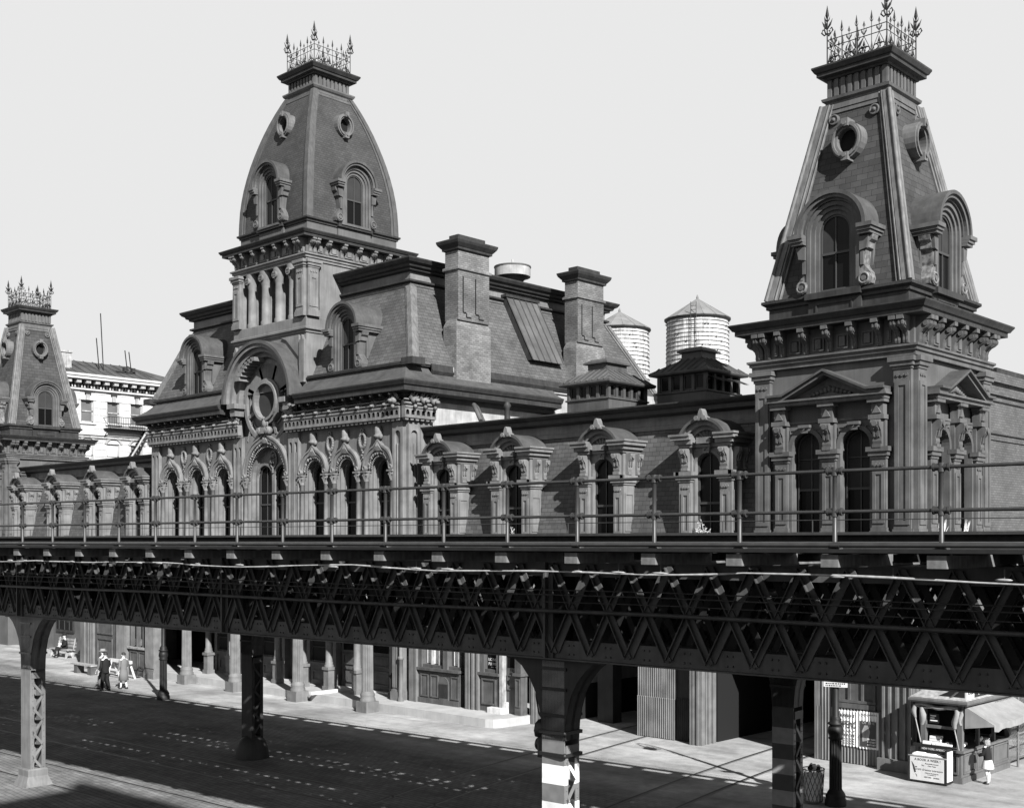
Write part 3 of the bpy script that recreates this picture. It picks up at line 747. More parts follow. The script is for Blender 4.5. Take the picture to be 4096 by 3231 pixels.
# ---- corner towers ------------------------------------------------------
def corner_tower(cx, cy, lift, full, zg=0):
    H = 2.5; rect = (cx - H, cx + H, cy - H, cy + H)
    body = MB()
    body.ring([(0, zg), (0, 11.72)], rect, 'tstone', cap=False, sides=(2, 3))
    for F, u in ((front(cy - H), cx), (right(cx + H), cy)): wall_arches(body, F, u - H, u + H, zg, 11.72, [(u - .8, .53, 6.6, 9.3), (u + .8, .53, 6.6, 9.3)], 'tstone', 0, .5)
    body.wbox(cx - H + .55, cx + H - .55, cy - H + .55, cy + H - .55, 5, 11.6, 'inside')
    body.ring([(.02, 4.75), (.12, 4.8), (.12, 5.2), (.3, 5.3), (.3, 5.5), (.03, 5.6), (.03, 6.2), (.14, 6.25), (.14, 6.5), (.02, 6.52)], rect, 'ttrim', cap=False)
    root = part('corner_tower', body)
    fr = [front(cy - H), right(cx + H)] + ([left(cx - H), back(cy + H)] if full else [])
    cu = {0: cx, 1: cy, 2: -cy, 3: -cx}
    sub = lambda nm, m: build(m, nm, root)
    # architrave, frieze, cornice
    b = MB(); b.ring([(.10, 11.70), (.14, 11.72), (.14, 11.84), (.2, 11.86), (.2, 11.93), (.26, 11.97), (.26, 12.03), (.06, 12.06)], rect, 'ttrim', cap=False)
    b.ring([(.05, 12.05), (.05, 12.86)], rect, 'tstone', cap=False); sub('frieze', b)
    b = MB(); b.ring([(0, 12.82), (.52, 12.825), (.52, 12.97), (.58, 12.975), (.62, 13.04), (.68, 13.12), (.68, 13.16), (-.3, 13.24)], rect, 'dark'); sub('cornice', b)
    for i, F in enumerate(fr):
        u = cu[i]; bracket_row(root, F, u - H + .16, u + H - .16, .051, 12.08, .62, .40, .17, 7, 'ttrim')
        for s in (-1, 1):
            a, c = sorted((u + s * (H - .50), u + s * (H + .02)))
            if i < 2: sub('pilaster', pilaster(F, a, c, .001, 6.55, 11.69, 'ttrim', .16 if i == 0 else .17))
    # blocking course under the spire
    q = 2.26; r2 = (cx - q, cx + q, cy - q, cy + q)
    b = MB(); b.ring([(0, 13.15), (0, 13.62), (.07, 13.64), (.07, 13.72), (.18, 13.80), (.18, 13.88), (.0, 13.93)], r2, 'dark')
    for F, u in zip(fr[:2], (cx, cy)):
        Fq = Fr(F.p(0, -(H - q), 0), F.U, F.N)
        b.box(Fq, u - .85, u + .85, 0, .1, 13.24, 13.66, 'dark'); b.box(Fq, u - .9, u + .9, .0, .26, 13.72, 13.9, 'dark'); panel(b, Fq, u - .6, u + .6, 13.3, 13.6, .1, 'dark', .04, .05)
    sub('blocking_course', b)
    # spire
    a0, a1, z0, z1 = 2.2, .98, 13.92, 19.95 + lift
    b = MB(); b.ring([(a0, z0), (a1, z1)], (cx, cx, cy, cy), 'slates', cap=False); sp = sub('spire_roof', b)
    # hips: three stepped mouldings
    def lerp(t): return a0 + (a1 - a0) * t, z0 + (z1 - z0) * t
    for sx, sy in ((-1, -1), (1, -1), (1, 1), (-1, 1)):
        hp = MB()
        for (w, o) in ((.34, .04), (.23, .085), (.11, .14)):
            rows = []
            for t in (0, 1):
                a, z = lerp(t); ww = w * (1 - .25 * t)
                A = a + o
                rows.append([(cx + sx * A, cy + sy * (a - ww), z), (cx + sx * A, cy + sy * A, z), (cx + sx * (a - ww), cy + sy * A, z)])
            i0, i1 = rows
            for p in (0, 1): hp.face([i0[p], i0[p + 1], i1[p + 1], i1[p]], 'hip')
            # inner returns
            for t0, p in ((0, 0), (0, 2)):
                pass
            for p, fx in ((0, 1), (2, 0)):
                a, za = lerp(0); c, zc = lerp(1)
                if fx: n0, n1 = (cx + sx * (a - .02), i0[0][1], za), (cx + sx * (c - .02), i1[0][1], zc)
                else: n0, n1 = (i0[2][0], cy + sy * (a - .02), za), (i1[2][0], cy + sy * (c - .02), zc)
                hp.face([i0[p], i1[p], n1, n0], 'hip')
        for d, r_ in ((0, .07), (.17, .04), (.30, .035)):
            for fx in ((0,) if d == 0 else (0, 1)):
                P0, P1 = [], None
                pts = []
                for t in (0, 1):
                    a, z = lerp(t); dd = d * (1 - .25 * t); A = a + (.13 if d == 0 else .10 if d < .2 else .05)
                    pts.append((cx + sx * (A if fx == 0 else a - dd), cy + sy * ((a - dd if d else A) if fx == 0 else A), z))
                hp.tube(pts, r_, 'hip', 6)
        sub('hip_moulding', hp)
    # frame along the top of every face with ears
    tb = MB()
    for i in range(4):
        F = [front(cy), right(cx), back(cy), left(cx)][i]; u = [cx, cy, -cx, -cy][i]
        sl = (a0 - a1) / (z1 - z0)
        for (d0, d1, o) in ((.0, .16, .07), (.16, .30, .04)):
            zt, zb = z1 - d0, z1 - d1; na, nb = a1 + d0 * sl, a1 + d1 * sl
            A = [F.p(u - na, na + o, zt), F.p(u + na, na + o, zt), F.p(u + nb, nb + o, zb), F.p(u - nb, nb + o, zb)]
            tb.face(A, 'ttrim'); tb.face([A[3], A[2], F.p(u + nb, nb - .02, zb), F.p(u - nb, nb - .02, zb)], 'ttrim')
        for s in (-1, 1):
            zc = z1 - .52; nn = a1 + .52 * sl
            tb.disc(F, u + s * (nn - .42), zc, .17, nn - .1, nn + .08, 'ttrim', 14); tb.torus(F, u + s * (nn - .42), zc, .14, .03, nn + .08, 'ttrim', 14)
            tb.blob(F.p(u + s * (nn - .42), nn + .09, zc), .07, 'ttrim')
    sub('spire_frame', tb)
    # cap
    zc = z1
    rc = (cx - .98, cx + .98, cy - .98, cy + .98)
    b = MB(); b.ring([(-.1, zc - .1), (.04, zc + .0), (.04, zc + .08), (.12, zc + .14), (.14, zc + .22), (-.02, zc + .25)], rc, 'ttrim'); sub('cap_ledge', b)
    b = MB(); b.ring([(-.05, zc + .2), (-.05, zc + .86)], rc, 'ttrim', cap=False)
    for F, u in ((front(cy - .98), cx), (right(cx + .98), cy), (left(cx - .98), -cy), (back(cy + .98), -cx)):
        for j in range(9):
            uu = u - .9 + j * 1.8 / 8; b.prism(F, [(uu - .065, zc + .28), (uu + .065, zc + .28), (uu + .065, zc + .80), (uu - .065, zc + .80)], -.05, .01, 'ttrim')
    sub('dentil_band', b)
    b = MB(); b.ring([(-.05, zc + .80), (.06, zc + .805), (.08, zc + .86), (.24, zc + .90), (.24, zc + 1.0), (.29, zc + 1.02), (.36, zc + 1.14), (.36, zc + 1.19), (-.4, zc + 1.24)], rc, 'dark'); sub('cap_cornice', b)
    sub('cresting', cresting(cx, cy, .98, zc + 1.2, .86, 1.42))
    # dormers and oculi
    sides = [front(cy - H), right(cx + H), left(cx - H), back(cy + H)]; us = [cx, cy, -cy, -cx]
    for i, (F, u) in enumerate(zip(sides, us)):
        sub('dormer', dormer_hood(F, u, -.08, 13.92, 15.68, .50, 1.10, 1.1, 'ttrim', 'hood', True))
        zz = 18.55 + lift * .7; nn = (a0 + (a1 - a0) * (zz - z0) / (z1 - z0)) - H + .34
        sub('oculus', oculus(F, u, nn, zz, .50, .75, 'ring'))
    # windows of the shaft
    for F, u in zip(fr[:2], (cx, cy)):
        sub('paired_window', pediment_window(F, u, .002, 'ttrim'))
    return root

RT = corner_tower(-17.2, 34.2, 0, True, 4.4)
LT = corner_tower(-76.4, 34.2, .55, True)

# ---- wings ----------------------------------------------------------------
def wing(x0, x1, dx, zg=0.):
    b = MB(); yb, yt = 32.15, 33.0
    # mansard slope, cornice, flat roof, back wall
    b.face([(x0, yb, 6.3), (x1, yb, 6.3), (x1, yt, 10.35), (x0, yt, 10.35)], 'slate')
    b.wbox(x0, x1, 32.3, 50, zg, 6.2, 'stone')
    b.face([(x0, 50, 6.2), (x1, 50, 6.2), (x1, 50, 12.4), (x0, 50, 12.4)], 'brick')
    root = part('side_wing', b)
    c = MB(); prof = [(33.2, 10.32), (32.93, 10.33), (32.90, 10.46), (32.93, 10.5), (32.93, 10.78), (32.72, 10.80), (32.55, 10.84), (32.55, 10.98), (32.44, 11.04), (32.36, 11.12), (32.36, 11.17), (33.3, 11.28)]
    for (y, z), (y2, z2) in zip(prof, prof[1:]): c.face([(x0, y, z), (x1, y, z), (x1, y2, z2), (x0, y2, z2)], 'dark' if z > 10.6 else 'trim')
    build(c, 'cornice', root)
    r = MB(); r.face([(x0, 33.3, 11.26), (x1, 33.3, 11.26), (x1, 40, 12.25), (x0, 40, 12.25)], 'roof'); r.face([(x0, 40, 12.25), (x1, 40, 12.25), (x1, 50, 12.4), (x0, 50, 12.4)], 'roof')
    build(r, 'flat_roof', root)
    s = MB(); s.wbox(x0, x1, 31.9, 32.4, 6.2, 6.3, 'trim'); s.wbox(x0, x1, 31.75, 32.3, 5.5, 6.19, 'dark'); build(s, 'sill_course', root)
    for x in dx: build(dormer_pediment(front(32.05), x, 0), 'dormer', root)
    return root
WR = wing(-36.2, -19.7, (-34.35, -30.5, -26.15, -21.8), 4.52)
WL = wing(-73.9, -56.05, (-72.75, -67.9, -62.95, -58.4))

def lantern(x1, y0, zb, w, d, parent, open_louvre=False, hs=1.):
    """glazed roof lantern: solid curb, window band, hipped tin roof with ridge vent; x1,y0 = near corner"""
    b = MB(); x0, y1 = x1 - w, y0 + d; rect = (x0, x1, y0, y1)
    b.ring([(0, zb - .9), (0, zb + .30), (.06, zb + .33), (.06, zb + .38), (.0, zb + .40)], rect, 'hood')
    h = zb + .40; t = h + .52 * hs
    b.ring([(-.10, h), (-.10, t)], rect, 'glass', cap=False)
    for F, u0, u1 in ((front(y0), x0, x1), (right(x1), y0, y1), (left(x0), -y1, -y0)):
        m = 5 if open_louvre else 6 if F.N[0] > 0 else 5
        for i in range(m):
            u = u0 + .06 + (u1 - u0 - .12) * i / (m - 1); b.box(F, u - .07, u + .07, -.12, 0, h, t, 'hood')
            if i < m - 1:
                v = u0 + .06 + (u1 - u0 - .12) * (i + 1) / (m - 1)
                if open_louvre and F.N[0] > 0:
                    G = [F.p(u + .09, -.05, t - .1), F.p(v - .09, -.05, t - .1), F.p(v - .09, .55, h + .3), F.p(u + .09, .55, h + .3)]; b.face(G, 'sash'); b.face([F.p(u + .09, -.07, t - .12), F.p(v - .09, -.07, t - .12), F.p(v - .09, .53, h + .27), F.p(u + .09, .53, h + .27)], 'sash')
                else: panel(b, F, u + .07, v - .07, h + .02, t - .02, -.098, 'sash', .03, .05)
    b.ring([(-.02, t - .02), (.22, t), (.26, t + .05), (.26, t + .12), (0, t + .16)], rect, 'hood')
    # hipped roof with seams
    o = .26; rx = min(w, d) / 2 - .28; zt = t + .12 + (rx + o) * .60
    b.ring([(o, t + .12), (-rx, zt)], rect, 'tar')
    for F, u0, u1 in ((front(y0), x0, x1), (right(x1), y0, y1)):
        for i in range(1, 9):
            u = u0 - o + (u1 - u0 + 2 * o) * i / 9
            um = min(max(u, u0 + rx), u1 - rx); k = 1
            if u < u0 + rx: k = (u - u0 + o) / (rx + o)
            if u > u1 - rx: k = (u1 - u + o) / (rx + o)
            b.tube([F.p(u, o, t + .14), F.p(u, o - (o + rx) * k, t + .14 + (zt - t - .12) * k)], .03, 'tar', 4)
    v = MB(); cx0, cx1, cy0, cy1 = x0 + rx - .2, x1 - rx + .2, y0 + rx - .2, y1 - rx + .2
    b.ring([(0, zt - .12), (0, zt + .14), (.14, zt + .16), (.14, zt + .22), (-.1, zt + .36)], (cx0, cx1, cy0, cy1), 'hood')
    return build(b, 'roof_lantern', parent)
lantern(-29.2, 36.1, 11.8, 2.15, 2.5, WR)
lantern(-26.2, 38.4, 12.05, 2.35, 2.4, WR, True, 1.25)
lantern(-22.4, 43.5, 12.35, 2.3, 2.4, WR)

# ---- centre pavilion --------------------------------------------------------
PX0, PX1, PY = -56.05, -36.2, 31.7
FP = front(PY)
pav = MB()
ops = []
LB = [(-55.08, -53.35), (-52.74, -51.0), (-50.38, -48.7)]; CB = (-47.55, -44.21); RB = [(-43.12, -41.39), (-40.82, -39.16), (-38.63, -36.96)]
for a, c in LB + RB: ops.append(((a + c) / 2, (c - a) / 2 - .13, 6.4, 9.42))
ops.append((-45.88, 1.54, 6.4, 9.42))
wall_arches(pav, FP, PX0, PX1, 5.9, 11.45, ops, 'stone', 0, .6, 'stone')
pav.face([FP.p(PX0, 0, 11.45), FP.p(-48.4, 0, 11.45), FP.p(-48.4, 0, 12.75), FP.p(PX0, 0, 12.75)], 'dark')
pav.face([FP.p(-43.3, 0, 11.45), FP.p(PX1, 0, 11.45), FP.p(PX1, 0, 12.75), FP.p(-43.3, 0, 12.75)], 'dark')
pav.face([FP.p(-48.4, -.45, 11.45), FP.p(-43.3, -.45, 11.45), FP.p(-43.3, -.45, 16), FP.p(-48.4, -.45, 16)], 'stone')
for x in (-48.4, -43.3): pav.face([FP.p(x, -.45, 11.45), FP.p(x, 0, 11.45), FP.p(x, 0, 16), FP.p(x, -.45, 16)], 'stone')
pav.face([FP.p(-48.4, 0, 11.45), FP.p(-43.3, 0, 11.45), FP.p(-43.3, -.45, 11.45), FP.p(-48.4, -.45, 11.45)], 'stone')
# side walls: rusticated return, then whitewashed brick above the wing roof
pav.face([(PX1, PY, 5.9), (PX1, 33.0, 5.9), (PX1, 33.0, 12.75), (PX1, PY, 12.75)], 'stone')
pav.face([(PX1, 33.0, 5.9), (PX1, 48.5, 5.9), (PX1, 48.5, 13.4), (PX1, 33.0, 13.4)], 'plaster')
pav.face([(PX0, PY, 5.9), (PX0, 48.5, 5.9), (PX0, 48.5, 13.4), (PX0, PY, 13.4)], 'stone')
pav.face([(PX0, 48.5, 0), (PX1, 48.5, 0), (PX1, 48.5, 13.4), (PX0, 48.5, 13.4)], 'brick')
PAV = part('central_pavilion', pav)
psub = lambda nm, m: build(m, nm, PAV)
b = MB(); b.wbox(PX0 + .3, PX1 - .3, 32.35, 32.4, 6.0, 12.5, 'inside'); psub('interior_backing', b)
for i, (a, c) in enumerate(LB + RB):
    psub('arcade_window', ogee_window(FP, (a + c) / 2, 0, (c - a) / 2 - .13, 6.4, 9.42, 10.72, 11.3, 'trim', False, i))
psub('arcade_window', ogee_window(FP, -45.88, 0, 1.54, 6.4, 9.42, 11.5, 12.2, 'trim', True, 9))
for x in (-53.05, -50.7, -41.1, -38.9): psub('wreath', wreath(FP, x, 0, 10.75))
def tall_pilaster(F, u0, u1, n, m):
    b = MB(); w0, w1 = 5.9, 11.4
    b.box(F, u0, u1, n, n + .05, w0, w1, 'trim')
    st = (u1 - u0) / m
    for i in range(m):
        a, c = u0 + i * st, u0 + (i + 1) * st; h = st * .27; uc = (a + c) / 2
        L = archline(uc, h, w0 + .1, w1 - .55, 8); top = w1 - .02
        # raised field with round-headed slot
        O = [(a + .01, w0 + .1)] + [(a + .01 + (c - a - .02) * j / 8, top) for j in range(9)] + [(c - .01, w0 + .1)]
        b.band(F, L, O, n + .05, n + .16, 'trim')
        b.tube([F.p(uc - h * .5, n + .08, w0 + .2), F.p(uc - h * .5, n + .08, w1 - .9)], .05, 'trim', 6); b.tube([F.p(uc + h * .5, n + .08, w0 + .2), F.p(uc + h * .5, n + .08, w1 - .9)], .05, 'trim', 6)
    return b
for a, c, m in ((PX0 + .0, -55.3, 2), (-48.46, -47.72, 2), (-44.05, -43.27, 2), (-36.86, PX1, 1)): psub('pilaster', tall_pilaster(FP, a, c, .002, m))
psub('pilaster', tall_pilaster(right(PX1), PY, 33.0, .002, 2))
# pierced band, rod with griffin heads
def pierced(F, u0, u1, n):
    b = MB(); st = .295; m = max(2, int(round((u1 - u0) / st))); st = (u1 - u0) / m
    wall_arches(b, F, u0, u1, 11.50, 11.90, [(u0 + st * (i + .5), .085, 11.62, 11.74) for i in range(m)], 'trim', n + .22, .12, 'dark', 6)
    for i in range(m): b.face([F.p(u0 + st * (i + .5) + s, n + .105, w) for s, w in ((-.09, 11.6), (.09, 11.6), (.09, 11.84), (-.09, 11.84))], 'inside')
    b.face([F.p(u0, n, 11.5), F.p(u1, n, 11.5), F.p(u1, n + .22, 11.5), F.p(u0, n + .22, 11.5)], 'trim')
    for u in (u0, u1): b.face([F.p(u, n, 11.5), F.p(u, n + .22, 11.5), F.p(u, n + .22, 11.9), F.p(u, n, 11.9)], 'trim')
    for i in range(m): b.prism(F, [(u0 + st * i + .03, 11.49), (u0 + st * (i + 1) - .03, 11.49), (u0 + st * (i + .75), 11.40), (u0 + st * (i + .25), 11.40)], n, n + .17, 'trim')
    b.box(F, u0, u1, n, n + .26, 11.903, 11.98, 'trim')
    b.tube([F.p(u0, n + .2, 12.08), F.p(u1, n + .2, 12.08)], .055, 'trim', 6)
    b.box(F, u0, u1, n, n + .1, 11.985, 12.2, 'dark')
    b.tube([F.p(u0, n + .16, 12.24), F.p(u1, n + .16, 12.24)], .035, 'trim', 5)
    return b
def griffin(F, u, n, z, s=1.0):
    b = MB(); rnd = random.Random(int(u * 7))
    b.blob(F.p(u, n + .26 * s, z), (.15 * s, .15 * s, .13 * s), 'trim', 7, 5); b.blob(F.p(u, n + .42 * s, z - .02), (.10 * s, .12 * s, .08 * s), 'trim', 6, 4)
    for i in range(5):
        a = pi * i / 4; b.tube([F.p(u + .08 * s * cos(a), n + .15 * s, z + .05 * s), F.p(u + .17 * s * cos(a), n + .2 * s, z + .1 * s + .12 * s * sin(a)), F.p(u + .2 * s * cos(a), n + .28 * s, z + .15 * s + .16 * s * sin(a))], [.04 * s, .05 * s, .01], 'trim', 4)
    b.blob(F.p(u, n + .3 * s, z - .22 * s), .08 * s, 'trim', 6, 4)
    return b
for a, c in ((PX0 - .03, -47.72), (-44.05, PX1 + .02)):
    psub('pierced_band', pierced(FP, a, c, .17))
psub('pierced_band', pierced(right(PX1), PY - .38, 33.02, .17))
for u in (-55.95, -55.35, -54.4, -53.45, -52.5, -51.55, -50.6, -49.65, -48.4, -47.9, -43.95, -43.4, -42.5, -41.6, -40.65, -39.7, -38.75, -37.8, -37.0):
    psub('griffin_head', griffin(FP, u, .16, 12.10, .78))
for u in (31.75, 32.3, 32.85): psub('griffin_head', griffin(right(PX1), u, .2, 12.2, 1.1))
psub('griffin_head', griffin(FP, -36.4, .2, 12.2, 1.1))
# main cornice with small modillions + concave tin skirt (front in two lengths, right return)
def eave(F, u0, u1, n, ends=(0, 0)):
    b = MB()
    pr = [(0, 12.30), (.20, 12.33), (.25, 12.42), (.25, 12.48), (.45, 12.53), (.70, 12.55), (.70, 12.74), (.77, 12.78), (.84, 12.93), (.84, 12.98)]
    sk = [(.84, 12.98), (.72, 13.02), (.5, 13.12), (.3, 13.27), (.1, 13.46), (-.05, 13.62), (-.08, 13.70)]
    mo = [(-.08, 13.70), (.04, 13.71), (.06, 13.78), (.0, 13.80), (.0, 13.86), (-.3, 13.88)]
    for P, k in ((pr, 'dark'), (sk, 'hood'), (mo, 'dark')):
        for (o, z), (o2, z2) in zip(P, P[1:]):
            e = lambda o: (u0 - ends[0] * o, u1 + ends[1] * o)
            b.face([F.p(e(o)[0], n + o, z), F.p(e(o)[1], n + o, z), F.p(e(o2)[1], n + o2, z2), F.p(e(o2)[0], n + o2, z2)], k)
    for q, u in ((ends[0], u0), (ends[1], u1)):
        if not q: b.face([F.p(u, n + o, z) for o, z in pr + sk[1:] + mo[1:]] + [F.p(u, n - .3, 12.25)], 'dark')
    m = int((u1 - u0) / .58) if F.N[1] < 0 else 0
    for i in range(m):
        u = u0 + (i + .5) * (u1 - u0) / m; b.box(F, u - .11, u + .11, n + .25, n + .60, 12.42, 12.53, 'dark'); b.blob(F.p(u, n + .61, 12.46), (.09, .07, .06), 'dark', 5, 3)
    return b
psub('eave_cornice', eave(FP, PX0, -48.75, 0, (1, 0))); psub('eave_cornice', eave(FP, -42.85, PX1, 0, (0, 1)))
psub('eave_cornice', eave(right(PX1), PY, 40.5, 0, (1, 0))); psub('eave_cornice', eave(left(PX0), -48.5, -PY, 0, (0, 1)))
for x, s in ((-48.2, 1), (-43.6, -1)):
    q = MB()
    for j in range(5): q.blob(FP.p(x - s * .02, .22 + .05 * j, 12.15 + .11 * j), (.11, .10, .10), 'trim', 6, 4)
    psub('griffin_head', q)
    q = MB(); q.box(FP, min(x - .1, x + s * .55), max(x - .1, x + s * .55), .002, .62, 12.75, 12.98, 'trim'); q.box(FP, min(x, x + s * .4), max(x, x + s * .4), .0, .5, 12.4, 12.745, 'trim'); psub('hood_impost', q)
# great round hood and wheel window
XM, WC = -45.85, 12.98
b = MB()
b.band(FP, arc(XM, WC, 2.02, 0, pi, 36), arc(XM, WC, 2.22, 0, pi, 36), -.24, .25, 'trim')
b.band(FP, arc(XM, WC, 2.22, 0, pi, 36), arc(XM, WC, 2.42, 0, pi, 36), -.44, .50, 'trim')
b.band(FP, arc(XM, WC, 2.42, 0, pi, 36), arc(XM, WC, 2.62, 0, pi, 36), -.6, .68, 'trim')
b.band(FP, arc(XM, WC, 2.58, 0, pi, 36), arc(XM, WC, 2.72, 0, pi, 36), -1.5, .76, 'hood')
psub('arched_hood', b)
FW_ = front(PY - .24)
b = MB()
b.face([FW_.p(u, -.42, w) for u, w in arc(XM, WC, 2.05, 0, 2 * pi, 40)[:-1]], 'tstone')
b.band(FW_, arc(XM, WC, 1.72, 0, 2 * pi, 40), arc(XM, WC, 1.92, 0, 2 * pi, 40), -.42, -.22, 'trim')
b.band(FW_, arc(XM, WC, .80, 0, 2 * pi, 30), arc(XM, WC, .92, 0, 2 * pi, 30), -.42, -.02, 'trim'); b.band(FW_, arc(XM, WC, .92, 0, 2 * pi, 30), arc(XM, WC, 1.06, 0, 2 * pi, 30), -.42, -.14, 'trim')
for i in range(8):
    a = i * pi / 4 + pi / 8; c, s = cos(a), sin(a); q = .085
    b.prism(FW_, [(XM + 1.05 * c - q * s, WC + 1.05 * s + q * c), (XM + 1.05 * c + q * s, WC + 1.05 * s - q * c), (XM + 1.74 * c + q * s, WC + 1.74 * s - q * c), (XM + 1.74 * c - q * s, WC + 1.74 * s + q * c)][::-1], -.42, -.24, 'trim')
    a0, a1 = a + .13, a + pi / 4 - .13
    b.band(FW_, arc(XM, WC, 1.16, a0, a1, 6), arc(XM, WC, 1.22, a0, a1, 6), -.42, -.34, 'trim'); b.band(FW_, arc(XM, WC, 1.56, a0, a1, 6), arc(XM, WC, 1.63, a0, a1, 6), -.42, -.34, 'trim')
    b.face([FW_.p(u, -.40, w) for u, w in arc(XM, WC, 1.24, a0 + .03, a1 - .03, 5) + arc(XM, WC, 1.54, a1 - .03, a0 + .03, 5)], 'ttrim')
b.face([FW_.p(u, -.3, w) for u, w in arc(XM, WC, .82, 0, 2 * pi, 30)[:-1]], 'shade')
for i in range(7):
    a = pi * .56 + i * .13
    b.box(FW_, XM + 1.95 * cos(a) - .14, XM + 1.95 * cos(a) + .2, -.2, .38, WC + 1.95 * sin(a) - .09, WC + 1.95 * sin(a) + .09, 'trim')
for s in (-1, 1):
    for j in range(10): b.blob(FW_.p(XM + s * (1.62 - .03 * j), -.30, 11.25 + .09 * j), (.12 - .007 * j,) * 3, 'trim', 5, 3)
psub('wheel_window', b)

# ---- mansard roof of the pavilion -------------------------------------------
mr = MB(); B0 = (-56.75, -36.1, 32.0, 48.6); T0 = (-56.0 + .5, -38.25, 33.75, 46.9)
zb, zt = 13.8, 17.75
def rc(r, z): return [(r[0], r[2], z), (r[1], r[2], z), (r[1], r[3], z), (r[0], r[3], z)]
A, Bq = rc(B0, zb), rc(T0, zt)
for i in range(4): j = (i + 1) % 4; mr.face([A[i], A[j], Bq[j], Bq[i]], 'slate')
mr.ring([(-.1, 13.3), (0, 13.32), (0, 13.82)], (B0[0], B0[1] - .0, 33.0, B0[3]), 'plaster', cap=False)
MAN = part('mansard_roof', mr); msub = lambda nm, m: build(m, nm, MAN)
b = MB(); b.ring([(.04, 17.35), (.16, 17.42), (.16, 17.5), (.05, 17.52), (.05, 17.62), (.2, 17.68), (.2, 17.76), (.03, 17.78), (.03, 18.12), (.22, 18.16), (.22, 18.24), (.34, 18.28), (.38, 18.38), (.50, 18.44), (.58, 18.56), (.58, 18.62), (-.5, 18.75)], T0, 'dark')
b.ring([(.035, 17.79), (.036, 18.11)], T0, 'trim', cap=False); msub('roof_cornice', b)
for i in range(4):
    b = MB()
    p, q = Vector(A[i]), Vector(Bq[i]); cxm = Vector(((B0[0] + B0[1]) / 2, (B0[2] + B0[3]) / 2, 0))
    sx = 1 if p.x > cxm.x else -1; sy = 1 if p.y > cxm.y else -1
    for w, o in ((.30, .05), (.16, .11)):
        r0 = [p + Vector((sx * o, -sy * w, 0)), p + Vector((sx * o, sy * o, 0)), p + Vector((-sx * w, sy * o, 0))]
        q = p.lerp(Vector(Bq[i]), .93); r1 = [q + Vector((sx * o, -sy * w, 0)), q + Vector((sx * o, sy * o, 0)), q + Vector((-sx * w, sy * o, 0))]
        for k in (0, 1): b.face([r0[k], r0[k + 1], r1[k + 1], r1[k]], 'hip')
        b.face([r0[0], r1[0], q + Vector((-sx * .02, -sy * w, 0)), p + Vector((-sx * .02, -sy * w, 0))], 'hip'); b.face([r0[2], r1[2], q + Vector((-sx * w, -sy * .02, 0)), p + Vector((-sx * w, -sy * .02, 0))], 'hip')
    b.wbox(p.x - .35, p.x + .35, p.y - .35, p.y + .35, 13.7, 13.98, 'dark')
    for d in ((-sx * .62, sy * -.22), (-sx * -.18, -sy * .62)):
        c = q + Vector((0, 0, -.62)); F = front(c.y - .1) if abs(d[0]) > .4 else right(c.x + .12)
        u = c.x + d[0] if abs(d[0]) > .4 else c.y + d[1]
    msub('hip_moulding', b)
for x in (-52.25, -40.25): msub('dormer', dormer_hood(front(32.0), x, .2, 13.85, 15.72, .42, 1.02, 1.5, 'ttrim', 'hood'))
# chimneys
def chimney(y0, y1, ztop):
    b = MB(); x0, x1 = -36.75, -35.95
    b.ring([(0.0, 13.0), (0.0, 15.6), (-.10, 15.9)], (x0, x1, y0 - .1, y1 + .1), 'brickw', cap=False)
    R = (x0, x1, y0, y1)
    b.ring([(.002, ztop - 1.25), (.08, ztop - 1.22), (.08, ztop - 1.12), (.0, ztop - 1.08), (.0, ztop - .42)], R, 'brickw', cap=False)
    b.ring([(.003, 15.85), (.003, ztop - 1.24)], R, 'bricks', cap=False)
    b.ring([(0, ztop - .42), (.1, ztop - .38), (.1, ztop - .30), (.14, ztop - .26), (.24, ztop - .14), (.28, ztop - .04), (.28, ztop + .02), (-.05, ztop + .07)], R, 'dark')
    b.ring([(-.12, ztop + .06), (-.12, ztop + .29)], R, 'dark')
    F = right(x1); w = y1 - y0
    for i in (0, 1):
        u0 = y0 + w * (.14 + .40 * i); u1 = u0 + w * .34
        b.box(F, u0 + .0, u0 + .04, .0, .03, 16.2, ztop - 1.5, 'inside')
        b.box(F, u0 + .04, u0 + .2, .0, .03, 16.16, 16.2, 'inside'); b.box(F, u0 + .2, u0 + .24, .0, .03, 16.0, 16.16, 'inside'); b.box(F, u0 + .24, u0 + .5, .0, .03, 15.98, 16.02, 'inside')
    return b
msub('chimney', chimney(34.4, 36.25, 19.2)); msub('chimney', chimney(42.15, 44.05, 19.15))
b = MB(); c_ = (-40.6, 42.6); b.lathe(c_, [(.52, 18.5), (.5, 19.4)], 'plaster', 24); b.lathe(c_, [(.5, 19.4), (.62, 19.55), (.8, 19.66)], 'dark', 24); b.lathe(c_, [(.9, 19.66), (.9, 20.12)], 'plaster', 24); b.lathe(c_, [(.93, 20.12), (.93, 20.18)], 'roof', 24); b.lathe(c_, [(.93, 20.181), (.06, 20.38), (.05, 20.55)], 'plaster', 24); msub('ventilator', b)
